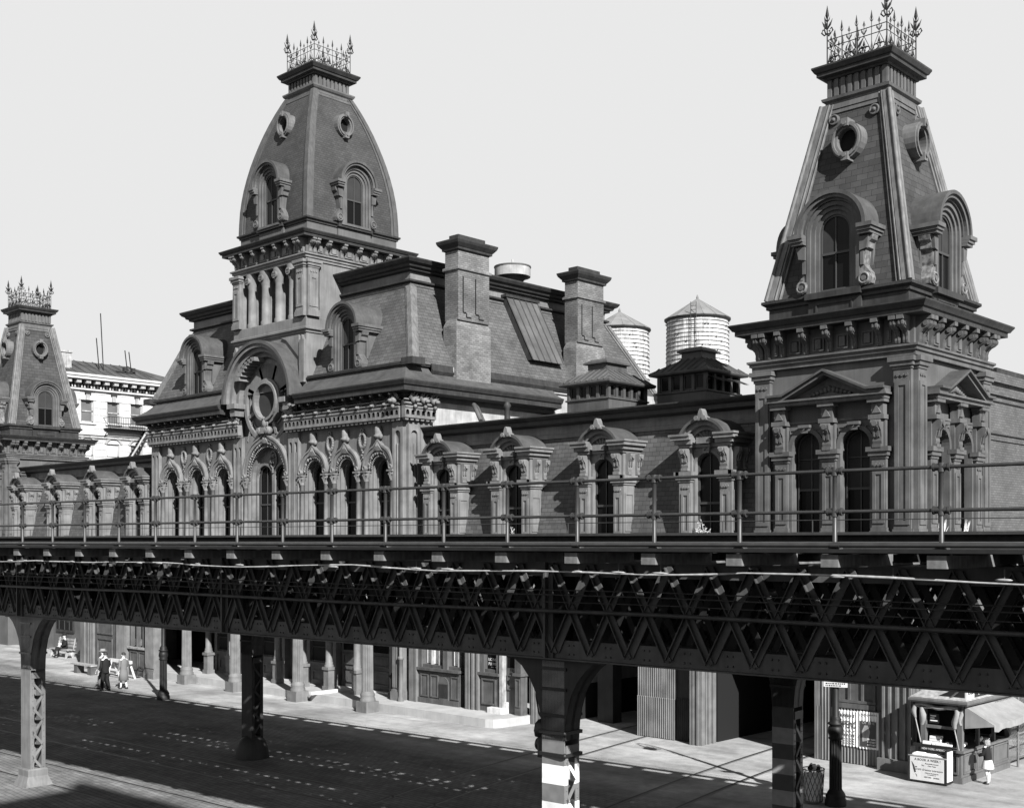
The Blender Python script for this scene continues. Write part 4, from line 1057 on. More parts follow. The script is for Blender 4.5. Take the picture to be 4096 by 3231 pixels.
# slanting roof hatch on the right slope
b = MB(); sl = (T0[1] - B0[1]) / (zt - zb)
def slope_pt(y, z, o): return (B0[1] + (z - zb) * sl + o, y, z)
y0, y1, z0, z1 = 39.4, 41.5, 14.75, 17.85
b.face([slope_pt(y0, z0, .35), slope_pt(y1, z0, .35), slope_pt(y1, z1, .35), slope_pt(y0, z1, .35)], 'roof')
for yy in (y0, y1): b.face([slope_pt(yy, z0, -.05), slope_pt(yy, z0, .35), slope_pt(yy, z1, .35), slope_pt(yy, z1, -.05)], 'dark')
b.face([slope_pt(y0, z0, -.05), slope_pt(y1, z0, -.05), slope_pt(y1, z0, .35), slope_pt(y0, z0, .35)], 'dark')
for i in range(6):
    yy = y0 + (y1 - y0) * i / 5; b.tube([slope_pt(yy, z0, .37), slope_pt(yy, z1, .37)], .03, 'dark', 4)
b.wbox(B0[1] + (z1 - zb) * sl - .3, B0[1] + (z1 - zb) * sl + .45, y0 - .1, y1 + .1, z1 - .02, z1 + .1, 'dark')
msub('roof_hatch', b)
b = MB(); F = right(B0[1] + .02); b.sprism(F, [(-.2, 13.4), (.05, 13.42), (.12, 13.55), (.05, 13.62), (.02, 13.85), (-.2, 13.85)], 33.0, 34.2, 'dark'); b.sprism(F, [(-.2, 13.4), (.05, 13.42), (.12, 13.55), (.05, 13.62), (.02, 13.85), (-.2, 13.85)], 36.4, 42.0, 'dark'); msub('roof_kerb', b)

# ---- centre tower ------------------------------------------------------------
cx, cy, H = -45.7, 34.5, 2.8
Rct = (cx - H, cx + H, cy - H, cy + H)
b = MB(); b.ring([(0, 13.4), (0, 15.9)], Rct, 'stone', cap=False); b.ring([(-.7, 16.3), (-.7, 19.1)], Rct, 'inside', cap=False)
for i in (1, 2, 3): b.ring([(0, 15.9), (0, 19.1)], Rct, 'stone', cap=False, sides=(i,))
FT, FR_ = front(cy - H), right(cx + H)
b.face([FT.p(cx - H, 0, 15.9), FT.p(cx + H, 0, 15.9), FT.p(cx + H, 0, 16.55), FT.p(cx - H, 0, 16.55)], 'stone'); b.face([FT.p(cx - H, 0, 16.55), FT.p(cx + H, 0, 16.55), FT.p(cx + H, -.7, 16.58), FT.p(cx - H, -.7, 16.58)], 'stone')
CT = part('central_tower', b); csub = lambda nm, m: build(m, nm, CT)
b = MB(); b.ring([(.0, 15.8), (.06, 15.84), (.06, 15.9), (.16, 15.97), (.16, 16.05), (.06, 16.1), (.06, 16.52), (.0, 16.56)], Rct, 'stone', cap=False)
for s in (-1, 1):
    # spandrel panels over the hood and chamfered buttress
    b.prism(FT, [(cx + s * 2.35, 15.75), (cx + s * 2.35, 14.75), (cx + s * 1.4, 15.6), (cx + s * 1.0, 15.75)][::s], .0, .08, 'trim')
    b.box(FT, min(cx + s * 2.45, cx + s * 2.8), max(cx + s * 2.45, cx + s * 2.8), .002, .14, 13.6, 15.5, 'trim'); b.prism(FT, [(cx + s * 2.625 - .1, 15.5), (cx + s * 2.625 + .1, 15.5), (cx + s * 2.625, 15.72)], .002, .14, 'trim')
csub('tower_belt', b)
for F, u in ((FT, cx), (FR_, cy)):
    for s in (-1, 1):
        a, c = sorted((u + s * (H - .56), u + s * (H + .0))); p = MB(); p.add(pilaster(F, a, c, -.02, 16.55, 19.05, 'trim', .18)); p.box(F, a, c, -.72, -.025, 16.56, 19.04, 'trim'); csub('pilaster', p)
for x in (-47.38, -46.28, -45.2, -44.14):
    p = MB(); P = FT.p(x, -.22, 0)
    p.lathe((P[0], P[1]), [(.26, 16.55), (.26, 16.72), (.22, 16.78), (.21, 18.35), (.23, 18.42), (.30, 18.75), (.33, 19.05)], 'trim', 14)
    p.box(FT, x - .22, x + .22, -.7, -.3, 16.6, 19.04, 'trim'); p.disc(FT, x, 18.72, .17, -.1, .13, 'trim', 12)
    for i in range(4):
        a = i * pi / 2 + .78; p.blob(FT.p(x + .08 * cos(a), .12, 18.72 + .08 * sin(a)), .05, 'dark', 5, 3)
    csub('column', p)
b = MB(); b.ring([(-.75, 19.03), (.06, 19.05), (.06, 19.15), (.12, 19.17), (.12, 19.25), (.2, 19.29), (.2, 19.35), (.04, 19.38)], Rct, 'trim', cap=False); b.ring([(.03, 19.37), (.03, 20.05)], Rct, 'tstone', cap=False); csub('frieze', b)
for F, u in ((FT, cx), (FR_, cy), (left(cx - H), -cy)):
    bracket_row(CT, F, u - H + .16, u + H - .16, .031, 19.40, .52, .36, .16, 7, 'trim')
b = MB(); b.ring([(0, 20.0), (.46, 20.005), (.46, 20.13), (.51, 20.14), (.58, 20.25), (.58, 20.29), (-.3, 20.36)], Rct, 'dark'); csub('cornice', b)
q = 2.62; r2 = (cx - q, cx + q, cy - q, cy + q)
b = MB(); b.ring([(0, 20.3), (0, 20.84), (.06, 20.86), (.06, 20.92), (.15, 20.98), (.15, 21.05), (.0, 21.1)], r2, 'dark')
b.ring([(.003, 20.36), (.004, 20.82)], r2, 'tstone', cap=False)
for F, u in ((FT, cx), (FR_, cy)):
    Fq = Fr(F.p(0, -(H - q), 0), F.U, F.N); b.box(Fq, u - .95, u + .95, 0, .1, 20.4, 20.85, 'tstone'); b.box(Fq, u - 1.0, u + 1.0, 0, .22, 20.88, 21.07, 'dark')
csub('blocking_course', b)
prof = [(2.60, 21.08), (2.585, 21.6), (2.555, 22.2), (2.50, 22.75), (2.43, 23.25), (2.33, 23.8), (2.21, 24.35), (2.08, 24.85), (1.92, 25.4), (1.76, 25.9), (1.58, 26.4), (1.38, 26.9), (1.18, 27.35), (1.06, 27.6)]
b = MB()
b.ring(prof, (cx, cx, cy, cy), 'slatef', cap=False); csub('dome_roof', b)
for sx, sy in ((-1, -1), (1, -1), (1, 1), (-1, 1)):
    hp = MB()
    for w, o in ((.30, .045), (.17, .10)):
        rows = []
        for a, z in prof:
            ww = w * (.7 + .3 * a / 2.6); A_ = a + o
            rows.append([(cx + sx * (a - .02), cy + sy * (a - ww), z), (cx + sx * A_, cy + sy * (a - ww), z), (cx + sx * A_, cy + sy * A_, z), (cx + sx * (a - ww), cy + sy * A_, z), (cx + sx * (a - ww), cy + sy * (a - .02), z)])
        hp.grid(rows, 'hipd', False, False)
    csub('hip_moulding', hp)
b = MB(); b.ring([(-.2, 27.2), (.02, 27.25), (.14, 27.32), (.14, 27.42), (.03, 27.46), (.03, 27.60), (.1, 27.66), (.15, 27.74), (.15, 27.8), (-.02, 27.82)], (cx - 1.08, cx + 1.08, cy - 1.08, cy + 1.08), 'ttrim'); csub('cap_ledge', b)
rcq = (cx - 1.0, cx + 1.0, cy - 1.0, cy + 1.0)
b = MB(); b.ring([(-.02, 27.7), (-.02, 28.4)], rcq, 'ttrim', cap=False)
for F, u in ((front(cy - 1.0), cx), (right(cx + 1.0), cy), (left(cx - 1.0), -cy), (back(cy + 1.0), -cx)):
    for j in range(9):
        uu = u - .93 + j * 1.86 / 8; b.prism(F, [(uu - .065, 27.84), (uu + .065, 27.84), (uu + .065, 28.3), (uu - .065, 28.3)], -.02, .045, 'ttrim')
csub('dentil_band', b)
b = MB(); b.ring([(-.02, 28.32), (.1, 28.325), (.12, 28.38), (.28, 28.42), (.28, 28.52), (.33, 28.54), (.42, 28.68), (.42, 28.73), (-.4, 28.78)], rcq, 'dark'); csub('cap_cornice', b)
csub('cresting', cresting(cx, cy, 1.06, 28.74, .95, 1.5))
for F, u in ((front(cy - q), cx), (right(cx + q), cy), (left(cx - q), -cy), (back(cy + q), -cx)):
    csub('dormer', dormer_hood(F, u, .22, 21.08, 22.95, .47, 1.02, .9, 'ttrim', 'hood'))
    csub('oculus', oculus(F, u, 1.70 - q + .34, 25.9, .48, .7, 'ring'))
# ------------------------------------------------------------------ ground floor of the terminal
gb = MB()
# rear walls of the porch, storefront block, passages
gb.wbox(-57.2, -34.9, 33.0, 33.1, 0, 5.9, 'inside')
gb.wbox(-57.4, -28.3, 31.75, 33.0, 4.75, 5.9, 'dark'); gb.wbox(-57.5, -34.7, 28.35, 31.74, 4.9, 5.88, 'dark')
gb.wbox(-34.7, -28.2, 30.55, 32.3, 4.5, 5.9, 'stone')
gb.wbox(-28.3, -19.75, 31.72, 32.28, 4.35, 6.18, 'dark')
GF = part('street_floor', gb); gsub = lambda nm, m: build(m, nm, GF)

def fluted_column(x, y, z0, z1, r):
    b = MB()
    b.wbox(x - r * 1.4, x + r * 1.4, y - r * 1.4, y + r * 1.4, z0, z0 + .42, 'col')
    b.lathe((x, y), [(r * 1.38, z0 + .421), (r * 1.38, z0 + .5), (r * 1.2, z0 + .58), (r * 1.28, z0 + .64), (r * 1.26, z0 + .69), (r * 1.1, z0 + .74), (r * 1.02, z0 + .80)], 'col', 20)
    b.lathe((x, y), [(r, z0 + .80), (r * .99, z0 + 1.5), (r * .86, z1 - .6)], 'col', 40, .10)
    b.lathe((x, y), [(r * .95, z1 - .6), (r * 1.05, z1 - .52), (r * .95, z1 - .45), (r * 1.3, z1 - .2), (r * 1.3, z1 - .12)], 'col', 16)
    b.wbox(x - r * 1.5, x + r * 1.5, y - r * 1.5, y + r * 1.5, z1 - .12, z1, 'col')
    return b
for x in (-48.05, -44.1, -39.55, -35.1): gsub('fluted_column', fluted_column(x, 28.8, 0, 4.9, .222))
def pedestal_column(x, y):
    b = MB(); z = .3
    b.wbox(x - .20, x + .20, y - .20, y + .20, z, z + .18, 'col'); b.wbox(x - .16, x + .16, y - .16, y + .16, z + .18, z + .86, 'col'); b.wbox(x - .21, x + .21, y - .21, y + .21, z + .86, z + .98, 'col')
    b.lathe((x, y), [(.20, z + .98), (.20, z + 1.05), (.16, z + 1.1), (.175, z + 1.16), (.145, z + 1.2), (.14, z + 2.2), (.12, 4.3), (.18, 4.7), (.18, 4.9)], 'col', 14)
    return b
for x in (-48.7, -46.85, -45.0, -43.15, -41.3, -39.5, -37.65): gsub('pedestal_column', pedestal_column(x, 30.35))
# door leaves and dado panels between them
def porch_bay(x0, x1, door):
    b = MB(); F = front(31.3); z = .3
    b.box(F, x0, x0 + .22, -.3, .06, z, 4.75, 'col')
    if door:
        b.box(F, x0 + .3, x1 - .1, -.25, -.18, z, 3.0, 'wood'); panel(b, F, x0 + .45, x1 - .25, z + .25, z + .85, -.18, 'wood', .05, .06); panel(b, F, x0 + .45, x1 - .25, z + 1.0, z + 1.45, -.18, 'wood', .05, .06)
        b.face([F.p(x0 + .45, -.175, 1.9), F.p(x1 - .25, -.175, 1.9), F.p(x1 - .25, -.175, 2.85), F.p(x0 + .45, -.175, 2.85)], 'glass')
        b.box(F, x0 + .22, x1, -.1, .12, z, z + .06, 'step')
    else:
        b.box(F, x0 + .22, x1, -.1, .0, z, z + .85, 'col'); panel(b, F, x0 + .4, x1 - .2, z + .15, z + .62, .0, 'col', .05, .06)
        b.box(F, x0 + .2, x1, -.12, .12, z + .85, z + .98, 'col')
        for i in range(10): b.box(F, x0 + .3 + i * .13, x0 + .35 + i * .13, .0, .08, z + .981, z + 1.05, 'col')
        b.box(F, x0 + .22, x1, -.2, -.12, z + .98, 3.6, 'shade')
        for i in (1, 2): b.box(F, x0 + .22, x1, -.118, -.06, z + .98 + i * .62, z + 1.03 + i * .62, 'sash')
    return b
xs = [-49.6, -47.8, -45.95, -44.1, -42.25, -40.4, -38.55, -36.7, -35.2]
for i, (a, c) in enumerate(zip(xs, xs[1:])): gsub('porch_bay', porch_bay(a, c, i in (3, 5, 6, 7)))
# enclosed bay at the left end of the porch
F = front(28.75)
def flut_pil(F, u0, u1, z0, z1, n0, n1):
    b = MB(); m = int((u1 - u0) / .085); st = (u1 - u0) / m
    b.box(F, u0, u1, n0, n1, z0 + .35, z1, 'col')
    for i in range(m): b.box(F, u0 + st * (i + .15), u0 + st * (i + .6), n1 - .001, n1 + .035, z0 + .5, z1 - .2, 'col')
    b.box(F, u0 - .06, u1 + .06, n0, n1 + .08, z0, z0 + .34, 'col'); b.box(F, u0 - .03, u1 + .03, n0, n1 + .05, z0 + .341, z0 + .42, 'col')
    return b
b = MB(); b.box(F, -57.5, -56.75, -.6, .1, 0, 4.9, 'col'); b.box(F, -57.25, -57.15, .101, .14, .0, 4.9, 'col'); b.box(F, -57.0, -56.9, .101, .14, 0, 4.9, 'col'); b.box(F, -56.74, -54.3, -.5, -.02, 0, 4.9, 'wood')
panel(b, F, -56.45, -54.9, .4, 1.65, -.02, 'wood', .05, .07); panel(b, F, -56.45, -54.9, 1.85, 3.6, -.02, 'wood', .05, .07); gsub('panelled_door', b)
gsub('fluted_pilaster', flut_pil(F, -54.25, -53.4, .0, 4.9, -.4, .12)); gsub('fluted_pilaster', flut_pil(F, -51.45, -50.65, .0, 4.9, -.4, .12))
b = MB(); b.box(F, -53.35, -51.5, -.5, -.05, 0, 1.3, 'wood'); b.box(F, -53.35, -51.55, -.1, .06, 1.3, 1.4, 'woodl')
for u in (-53.2, -52.35): panel(b, F, u, u + .75, .3, 1.2, -.05, 'wood', .04, .06)
b.box(F, -53.35, -51.5, -.5, -.35, 1.4, 4.9, 'glass')
for u in (-53.35, -52.75, -52.15, -51.62): b.box(F, u, u + .1, -.34, -.1, 1.4, 4.9, 'wood')
b.box(F, -53.2, -52.4, -.345, -.32, 1.45, 1.75, 'paper'); b.box(F, -52.05, -51.7, -.345, -.32, 1.45, 1.8, 'paper'); b.box(F, -53.35, -51.5, -.34, -.12, 3.2, 3.32, 'wood')
gsub('storefront_bay', b)
b = MB(); b.wbox(-58.0, -57.55, 28.6, 32.2, 0, 4.9, 'stone'); gsub('porch_end_wall', b)
# wall of the left wing beside the bench, with one window
b = MB(); F = front(32.26)
b.box(F, -68.8, -57.6, -.3, .0, 0, 5.5, 'tstone'); b.box(F, -73.9, -68.81, -.3, -.05, 0, 5.5, 'plaster'); b.box(F, -68.35, -66.1, .0, .08, 1.15, 3.9, 'dark'); b.box(F, -68.2, -66.25, .081, .085, 1.3, 3.8, 'glass')
for u in (-67.9, -67.2, -66.6): b.box(F, u, u + .06, .086, .11, 1.3, 3.8, 'sash')
b.box(F, -66.9, -66.5, .087, .1, 1.75, 2.5, 'shade'); gsub('wing_street_wall', b)
# plumber's storefront
F = front(30.6); z = .3
b = MB(); b.box(F, -34.65, -34.27, -.4, .1, z, 4.5, 'col'); b.box(F, -34.3, -34.2, .0, .13, z, 4.5, 'col'); gsub('storefront_pier', b); b = MB()
for u in (-31.47, -31.34, -31.15, -30.93): b.box(F, u, u + .09, -.4, .14 if u < -31 else .1, z, 4.5, 'col')
b.box(F, -31.5, -30.85, -.4, .06, z, 4.5, 'col'); gsub('storefront_pier', b)
gsub('fluted_pilaster', flut_pil(front(30.35), -35.32, -34.92, .3, 4.9, -.3, .1))
b = MB()
b.box(F, -34.2, -31.9, -.25, .0, z, 1.5, 'wood'); b.box(F, -34.2, -31.9, -.02, .05, z, z + .2, 'wood'); b.box(F, -34.25, -31.85, -.15, .12, 1.56, 1.66, 'wood'); b.box(F, -34.2, -31.9, -.1, .06, 1.5, 1.559, 'dark')
for a, c in ((-34.06, -33.62), (-33.5, -33.06), (-32.36, -31.94)): panel(b, F, a, c, .55, 1.42, .0, 'wood', .035, .05)
b.prism(F, [(-33.0, .5), (-32.48, .5)] + arc(-32.74, 1.1, .26, 0, pi, 10), .0, .04, 'wood')
for i in range(11): b.box(F, -32.96 + i * .044, -32.94 + i * .044, .041, .06, .58, 1.1, 'dark')
gsub('panelled_stall_riser', b)
b = MB(); b.box(F, -34.2, -31.45, -.35, -.25, 1.66, 4.5, 'glass')
for a, c in ((-34.2, -34.0), (-32.8, -32.55)): b.box(F, a, c, -.3, .02, 1.66, 4.5, 'wood')
for u in (-33.6, -33.17, -32.1): b.box(F, u, u + .05, -.25, -.1, 1.66, 4.5, 'woodl')
b.box(F, -34.0, -31.9, -.25, -.05, 1.66, 1.78, 'wood')
b.box(F, -33.97, -31.5, -.249, -.242, 1.8, 2.45, 'shade')
for a, c in ((-33.95, -33.7), (-33.55, -33.28), (-33.08, -32.95), (-32.45, -32.2)): b.box(F, a, c, -.241, -.238, 1.8, 2.42, 'paper')
b.box(F, -33.95, -33.75, -.241, -.238, 2.6, 3.1, 'paper'); gsub('shop_window', b)
b = MB(); b.box(F, -31.9, -31.5, -1.2, -1.1, z, 4.5, 'inside'); b.box(F, -31.85, -31.5, -1.2, -.0, 4.0, 4.5, 'dark'); gsub('doorway_recess', b)
b = MB(); b.box(F, -30.85, -29.85, -.3, -.02, z, 1.6, 'wood'); b.box(F, -30.85, -29.8, -.1, .1, 1.62, 1.72, 'wood'); panel(b, F, -30.72, -30.0, .55, 1.5, -.02, 'wood', .05, .06)
b.box(F, -30.85, -29.85, -.3, -.2, 1.72, 4.5, 'glass')
for a, c in ((-30.85, -30.62), (-29.98, -29.8)): b.box(F, a, c, -.2, .0, 1.72, 4.5, 'wood')
b.box(F, -30.62, -29.98, -.19, -.05, 1.72, 1.83, 'wood'); b.box(F, -30.3, -30.12, -.199, -.19, 2.55, 2.95, 'paper'); gsub('licence_window', b)
b = MB(); b.box(F, -29.78, -29.62, -.3, .05, z, 4.5, 'woodl'); b.box(F, -29.62, -29.05, -.3, -.15, z, 4.5, 'wood'); b.box(F, -29.55, -29.1, -.149, -.14, 1.95, 4.2, 'glass'); panel(b, F, -29.56, -29.1, 1.15, 1.7, -.15, 'wood', .04, .04)
b.box(F, -29.35, -29.22, -.15, -.1, 1.78, 1.83, 'rail'); gsub('shop_door', b)
b = MB(); b.box(F, -29.02, -28.72, -.3, .04, z, 4.5, 'wood'); b.box(F, -29.08, -28.66, -.3, .1, 1.7, 1.8, 'wood'); panel(b, F, -28.98, -28.76, .6, 1.6, .04, 'wood', .03, .04); b.box(F, -28.72, -28.5, -1.0, -.6, 0, 4.5, 'inside'); gsub('side_panel', b)
b = MB(); F2 = front(31.0)
for i, u in enumerate((-28.66, -28.55, -28.44)): b.box(F2, u, u + .1, -.4, .05 + .04 * (i == 1), 0, 4.5, 'col')
b.box(F2, -28.34, -28.0, -.4, -.02, 0, 4.5, 'col'); gsub('passage_pier', b)
# lettering
def text(s, size, F, u, n, w, k, width=None, italic=0., ext=.004, align='CENTER'):
    cu = bpy.data.curves.new('t', 'FONT'); cu.body = s; cu.size = size; cu.align_x = align; cu.extrude = ext; cu.shear = italic; cu.resolution_u = 2
    o = bpy.data.objects.new('t', cu); COL.objects.link(o); dg = bpy.context.evaluated_depsgraph_get(); dg.update()
    me = bpy.data.meshes.new_from_object(o.evaluated_get(dg)); bpy.data.objects.remove(o)
    vs = [v.co.copy() for v in me.vertices]; b = MB()
    if vs:
        x0, x1 = min(v.x for v in vs), max(v.x for v in vs); sc = 1
        if width: sc = width / (x1 - x0)
        for p in me.polygons: b.face([F.p(u + (vs[i].x) * sc, n + vs[i].z, w + vs[i].y) for i in p.vertices], k)
    bpy.data.meshes.remove(me); return b
F = front(30.6)
b = MB()
for s_, sz, w in (('LICENSED', .15, 2.13), ('PLUMBER', .15, 1.97), ('NO. 98', .06, 1.88)):
    b.add(text(s_, sz, F, -30.28, -.19, w, 'white', .56 if len(s_) > 6 else .25))
b.add(text('PLUMBER', .16, F, -30.28, -.19, 3.0, 'white', .56)); gsub('window_lettering', b)
b = MB(); F3 = front(31.5); b.box(F3, -28.7, -28.45, -.02, 0, 1.7, 2.6, 'black')
b.add(text('LIC', .15, F3, -28.58, .005, 2.2, 'white', .22)); b.add(text('PLU', .15, F3, -28.58, .005, 2.02, 'white', .22)); b.add(text('No.', .06, F3, -28.57, .005, 1.92, 'white', .1)); gsub('window_lettering', b)
# vehicle passages: interior shells
def shell(x0, x1, y0, y1, z1, dado):
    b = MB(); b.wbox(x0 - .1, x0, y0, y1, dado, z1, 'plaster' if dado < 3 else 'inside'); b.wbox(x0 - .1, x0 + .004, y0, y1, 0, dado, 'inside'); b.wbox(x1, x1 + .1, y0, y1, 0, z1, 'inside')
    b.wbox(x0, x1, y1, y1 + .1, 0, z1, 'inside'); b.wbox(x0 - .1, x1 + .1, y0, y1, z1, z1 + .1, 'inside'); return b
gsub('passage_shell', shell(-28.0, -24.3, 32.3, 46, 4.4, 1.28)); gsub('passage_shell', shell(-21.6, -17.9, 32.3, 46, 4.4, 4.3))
b = MB(); b.wbox(-27.2, -26.5, 33.0, 33.5, 0, 4.3, 'pillard'); gsub('passage_post', b)
# corrugated sheets
def corrugated(F, u0, u1, w0, w1, n, pitch=.078, amp=.022, k='corr'):
    b = MB(); m = int((u1 - u0) / pitch * 6); rows = [[], []]
    for i in range(m + 1):
        u = u0 + (u1 - u0) * i / m; o = n + amp * sin(2 * pi * (u - u0) / pitch)
        rows[0].append(F.p(u, o, w0 + random.uniform(-.01, .01))); rows[1].append(F.p(u, o, w1))
    b.grid(rows, k); return b
FC = front(31.6)
b = corrugated(FC, -24.3, -22.72, 1.33, 4.4, .0); b.add(corrugated(FC, -24.3, -22.72, 0.02, 1.36, .03)); b.box(FC, -24.34, -21.9, -.3, -.04, 0, 4.4, 'dark'); b.add(corrugated(FC, -22.7, -22.02, .02, 1.4, -.02, k='dark')); gsub('corrugated_wall', b)
b = MB(); b.box(FC, -21.97, -21.6, -.55, .3, 0, 4.4, 'col')
for u in (-21.96, -21.86, -21.7): b.box(FC, u, u + .06, .301, .35, 0, 4.4, 'col')
for a, c, d in ((31.32, 31.5, .06), (31.58, 31.66, .04), (31.72, 31.78, .05), (31.95, 32.12, .07)): b.box(right(-21.6), a, c, .001, d, 0, 4.4, 'col')
gsub('passage_pier', b)
FD = front(31.9)
b = corrugated(FD, -17.8, -15.72, 0.02, 1.6, .03, .10, .025); b.box(FD, -17.85, -15.7, -.3, -.02, 0, 4.4, 'wood'); b.box(FD, -17.86, -17.62, -.3, .04, 0, 4.4, 'corr'); b.add(corrugated(FD, -17.62, -17.3, 0.02, 4.4, .05, .10, .025)); gsub('corrugated_wall', b)
b = MB(); b.box(FD, -17.25, -15.9, -.02, .06, 1.62, 1.76, 'wood'); b.box(FD, -17.25, -15.9, -.02, .03, 1.78, 1.86, 'wood')
for u in (-17.25, -16.78, -16.36, -15.98): b.box(FD, u, u + .07, -.02, .03, 1.86, 4.4, 'wood')
gsub('boarded_window', b)
b = MB(); FE = front(31.7); b.box(FE, -15.6, -14.68, -.2, .04, .35, 4.7, 'col')
for u in (-15.58, -15.4, -15.18, -14.95, -14.78): b.box(FE, u, u + .07, .041, .1, .35, 4.7, 'col')
b.box(FE, -15.7, -14.6, -.2, .16, 0, .349, 'col'); gsub('corner_pier', b)
FE = right(-14.7); b = MB(); b.box(FE, 31.7, 32.4, .0, .04, .35, 4.7, 'col')
for u in (31.75, 32.0, 32.25): b.box(FE, u, u + .06, .041, .08, .35, 4.7, 'col')
gsub('corner_pier', b)

# ------------------------------------------------------------------ setting
b = MB(); b.face([(-700, -300, 0), (500, -300, 0), (500, 900, 0), (-700, 900, 0)], 'street')
st = build(b, 'street'); tag(st, 'wide open street of worn setts and pale paving in front of the terminal', 'street', kind='structure')
b = MB()
poly = [(-57.3, 29.2), (-29.15, 29.2), (-28.85, 29.3), (-28.7, 29.6), (-28.62, 31.05), (-28.62, 33.2), (-57.3, 33.2)]
b.face([(x, y, .30) for x, y in poly], 'concrete')
for (x, y), (x2, y2) in zip(poly, poly[1:] + poly[:1]): b.face([(x, y, 0), (x2, y2, 0), (x2, y2, .30), (x, y, .30)], 'concrete')
sw = build(b, 'sidewalk'); tag(sw, 'raised concrete sidewalk with a thick kerb under the porch', 'sidewalk', kind='structure')
b = MB(); b.wbox(-14.9, 6, 31.0, 40, 0, .02, 'concrete'); 
# stone steps at the shop door
b = MB()
for i, (d, h) in enumerate(((.55, .2), (.3, .4), (.02, .62))):
    b.wbox(-30.2 + i * .22, -29.5, 30.35 + (.0 if i == 0 else .28 * i), 31.0, .3 if i == 0 else .3 + (.2, .4, .6)[i - 1] + .001, .3 + h if i else .5, 'step')
t = build(b, 'door_steps', origin=(-29.8, 30.6, .3)); tag(t, 'three pale stone steps up to the plumber\'s shop door', 'steps')
# standpipe and downspout
b = MB(); b.lathe((-36.0, 30.8), [(.13, .3), (.10, .36), (.045, .42), (.045, 1.0), (.09, 1.04), (.16, 1.1), (.16, 1.14), (.05, 1.2), (.05, 1.26)], 'iron', 10)
t = build(b, 'hand_valve', origin=(-36.0, 30.8, .3)); tag(t, 'short black iron valve post with a flat head beside the last fluted porch column', 'valve post')
b = MB(); b.lathe((-34.78, 30.2), [(.13, .3), (.13, .4), (.09, .5), (.085, 1.9), (.12, 1.92), (.12, 2.02), (.07, 2.05), (.07, 4.9)], 'col', 10)
build(b, 'downspout', GF)
# ------------------------------------------------------------------ tram tracks
def track(pts, name, label, half=.06):
    o = empty(name, (pts[0][0], pts[0][1], 0), label, 'tram track')
    for off in (-.72, .72):
        b = MB(); L = []
        for i, p in enumerate(pts):
            q0, q1 = pts[max(i - 1, 0)], pts[min(i + 1, len(pts) - 1)]; dx, dy = q1[0] - q0[0], q1[1] - q0[1]; l = sqrt(dx * dx + dy * dy)
            L.append((p[0] - dy / l * off, p[1] + dx / l * off, -dy / l, dx / l))
        for sgn, w0, k, z in ((0, -.035, 'rail', .006), (0, .04, 'black', .004)):
            for a, c in zip(L, L[1:]):
                b.face([(a[0] + a[2] * w0, a[1] + a[3] * w0, z), (c[0] + c[2] * w0, c[1] + c[3] * w0, z), (c[0] + c[2] * (w0 + .07), c[1] + c[3] * (w0 + .07), z), (a[0] + a[2] * (w0 + .07), a[1] + a[3] * (w0 + .07), z)], k)
        build(b, 'rail', o)
    return o
def bez(p0, p1, p2, n=24): return [((1 - t) ** 2 * p0[0] + 2 * t * (1 - t) * p1[0] + t * t * p2[0], (1 - t) ** 2 * p0[1] + 2 * t * (1 - t) * p1[1] + t * t * p2[1]) for t in [i / n for i in range(n + 1)]]
track([(-110, 11.0), (-60, 13.3), (-20, 15.6), (20, 17.9)], 'tram_track', 'straight tram rails along the sunlit near edge of the street')
track([(-110, 14.6), (-60, 16.9), (-20, 19.1), (20, 21.3)], 'tram_track', 'straight tram rails in the deep shade under the elevated railway')
track(bez((-16, 17), (-19.2, 27), (-19.6, 45)), 'tram_track', 'curved tram rails swinging into the right-hand dark passage')
track(bez((-22, 19.0), (-24.5, 27), (-26.2, 45)), 'tram_track', 'faint curved tram rails leading into the left-hand dark passage')
# ------------------------------------------------------------------ elevated railway
AE = radians(43.649 - 39.4)
EX, EY = cos(AE), sin(AE)             # along the line (towards the right)
NX, NY = -sin(AE), cos(AE)            # across, away from the viewer
def el(s, N, z): return (s * EX + N * NX, s * EY + N * NY, z)
# camera frame check: s,N are measured from the ground point under the camera
FE = Fr((0, 0, 0), (EX, EY), (-NX, -NY))        # u=s, n=-N
EL = empty('elevated_railway', el(-12.3, 19.4, 0), 'dark riveted elevated railway with lattice girders and pipe railing before the terminal', 'railway')
es = lambda nm, m: build(m, nm, EL)
def ebox(b, s0, s1, N0, N1, z0, z1, k): b.box(FE, s0, s1, -N1, -N0, z0, z1, k)

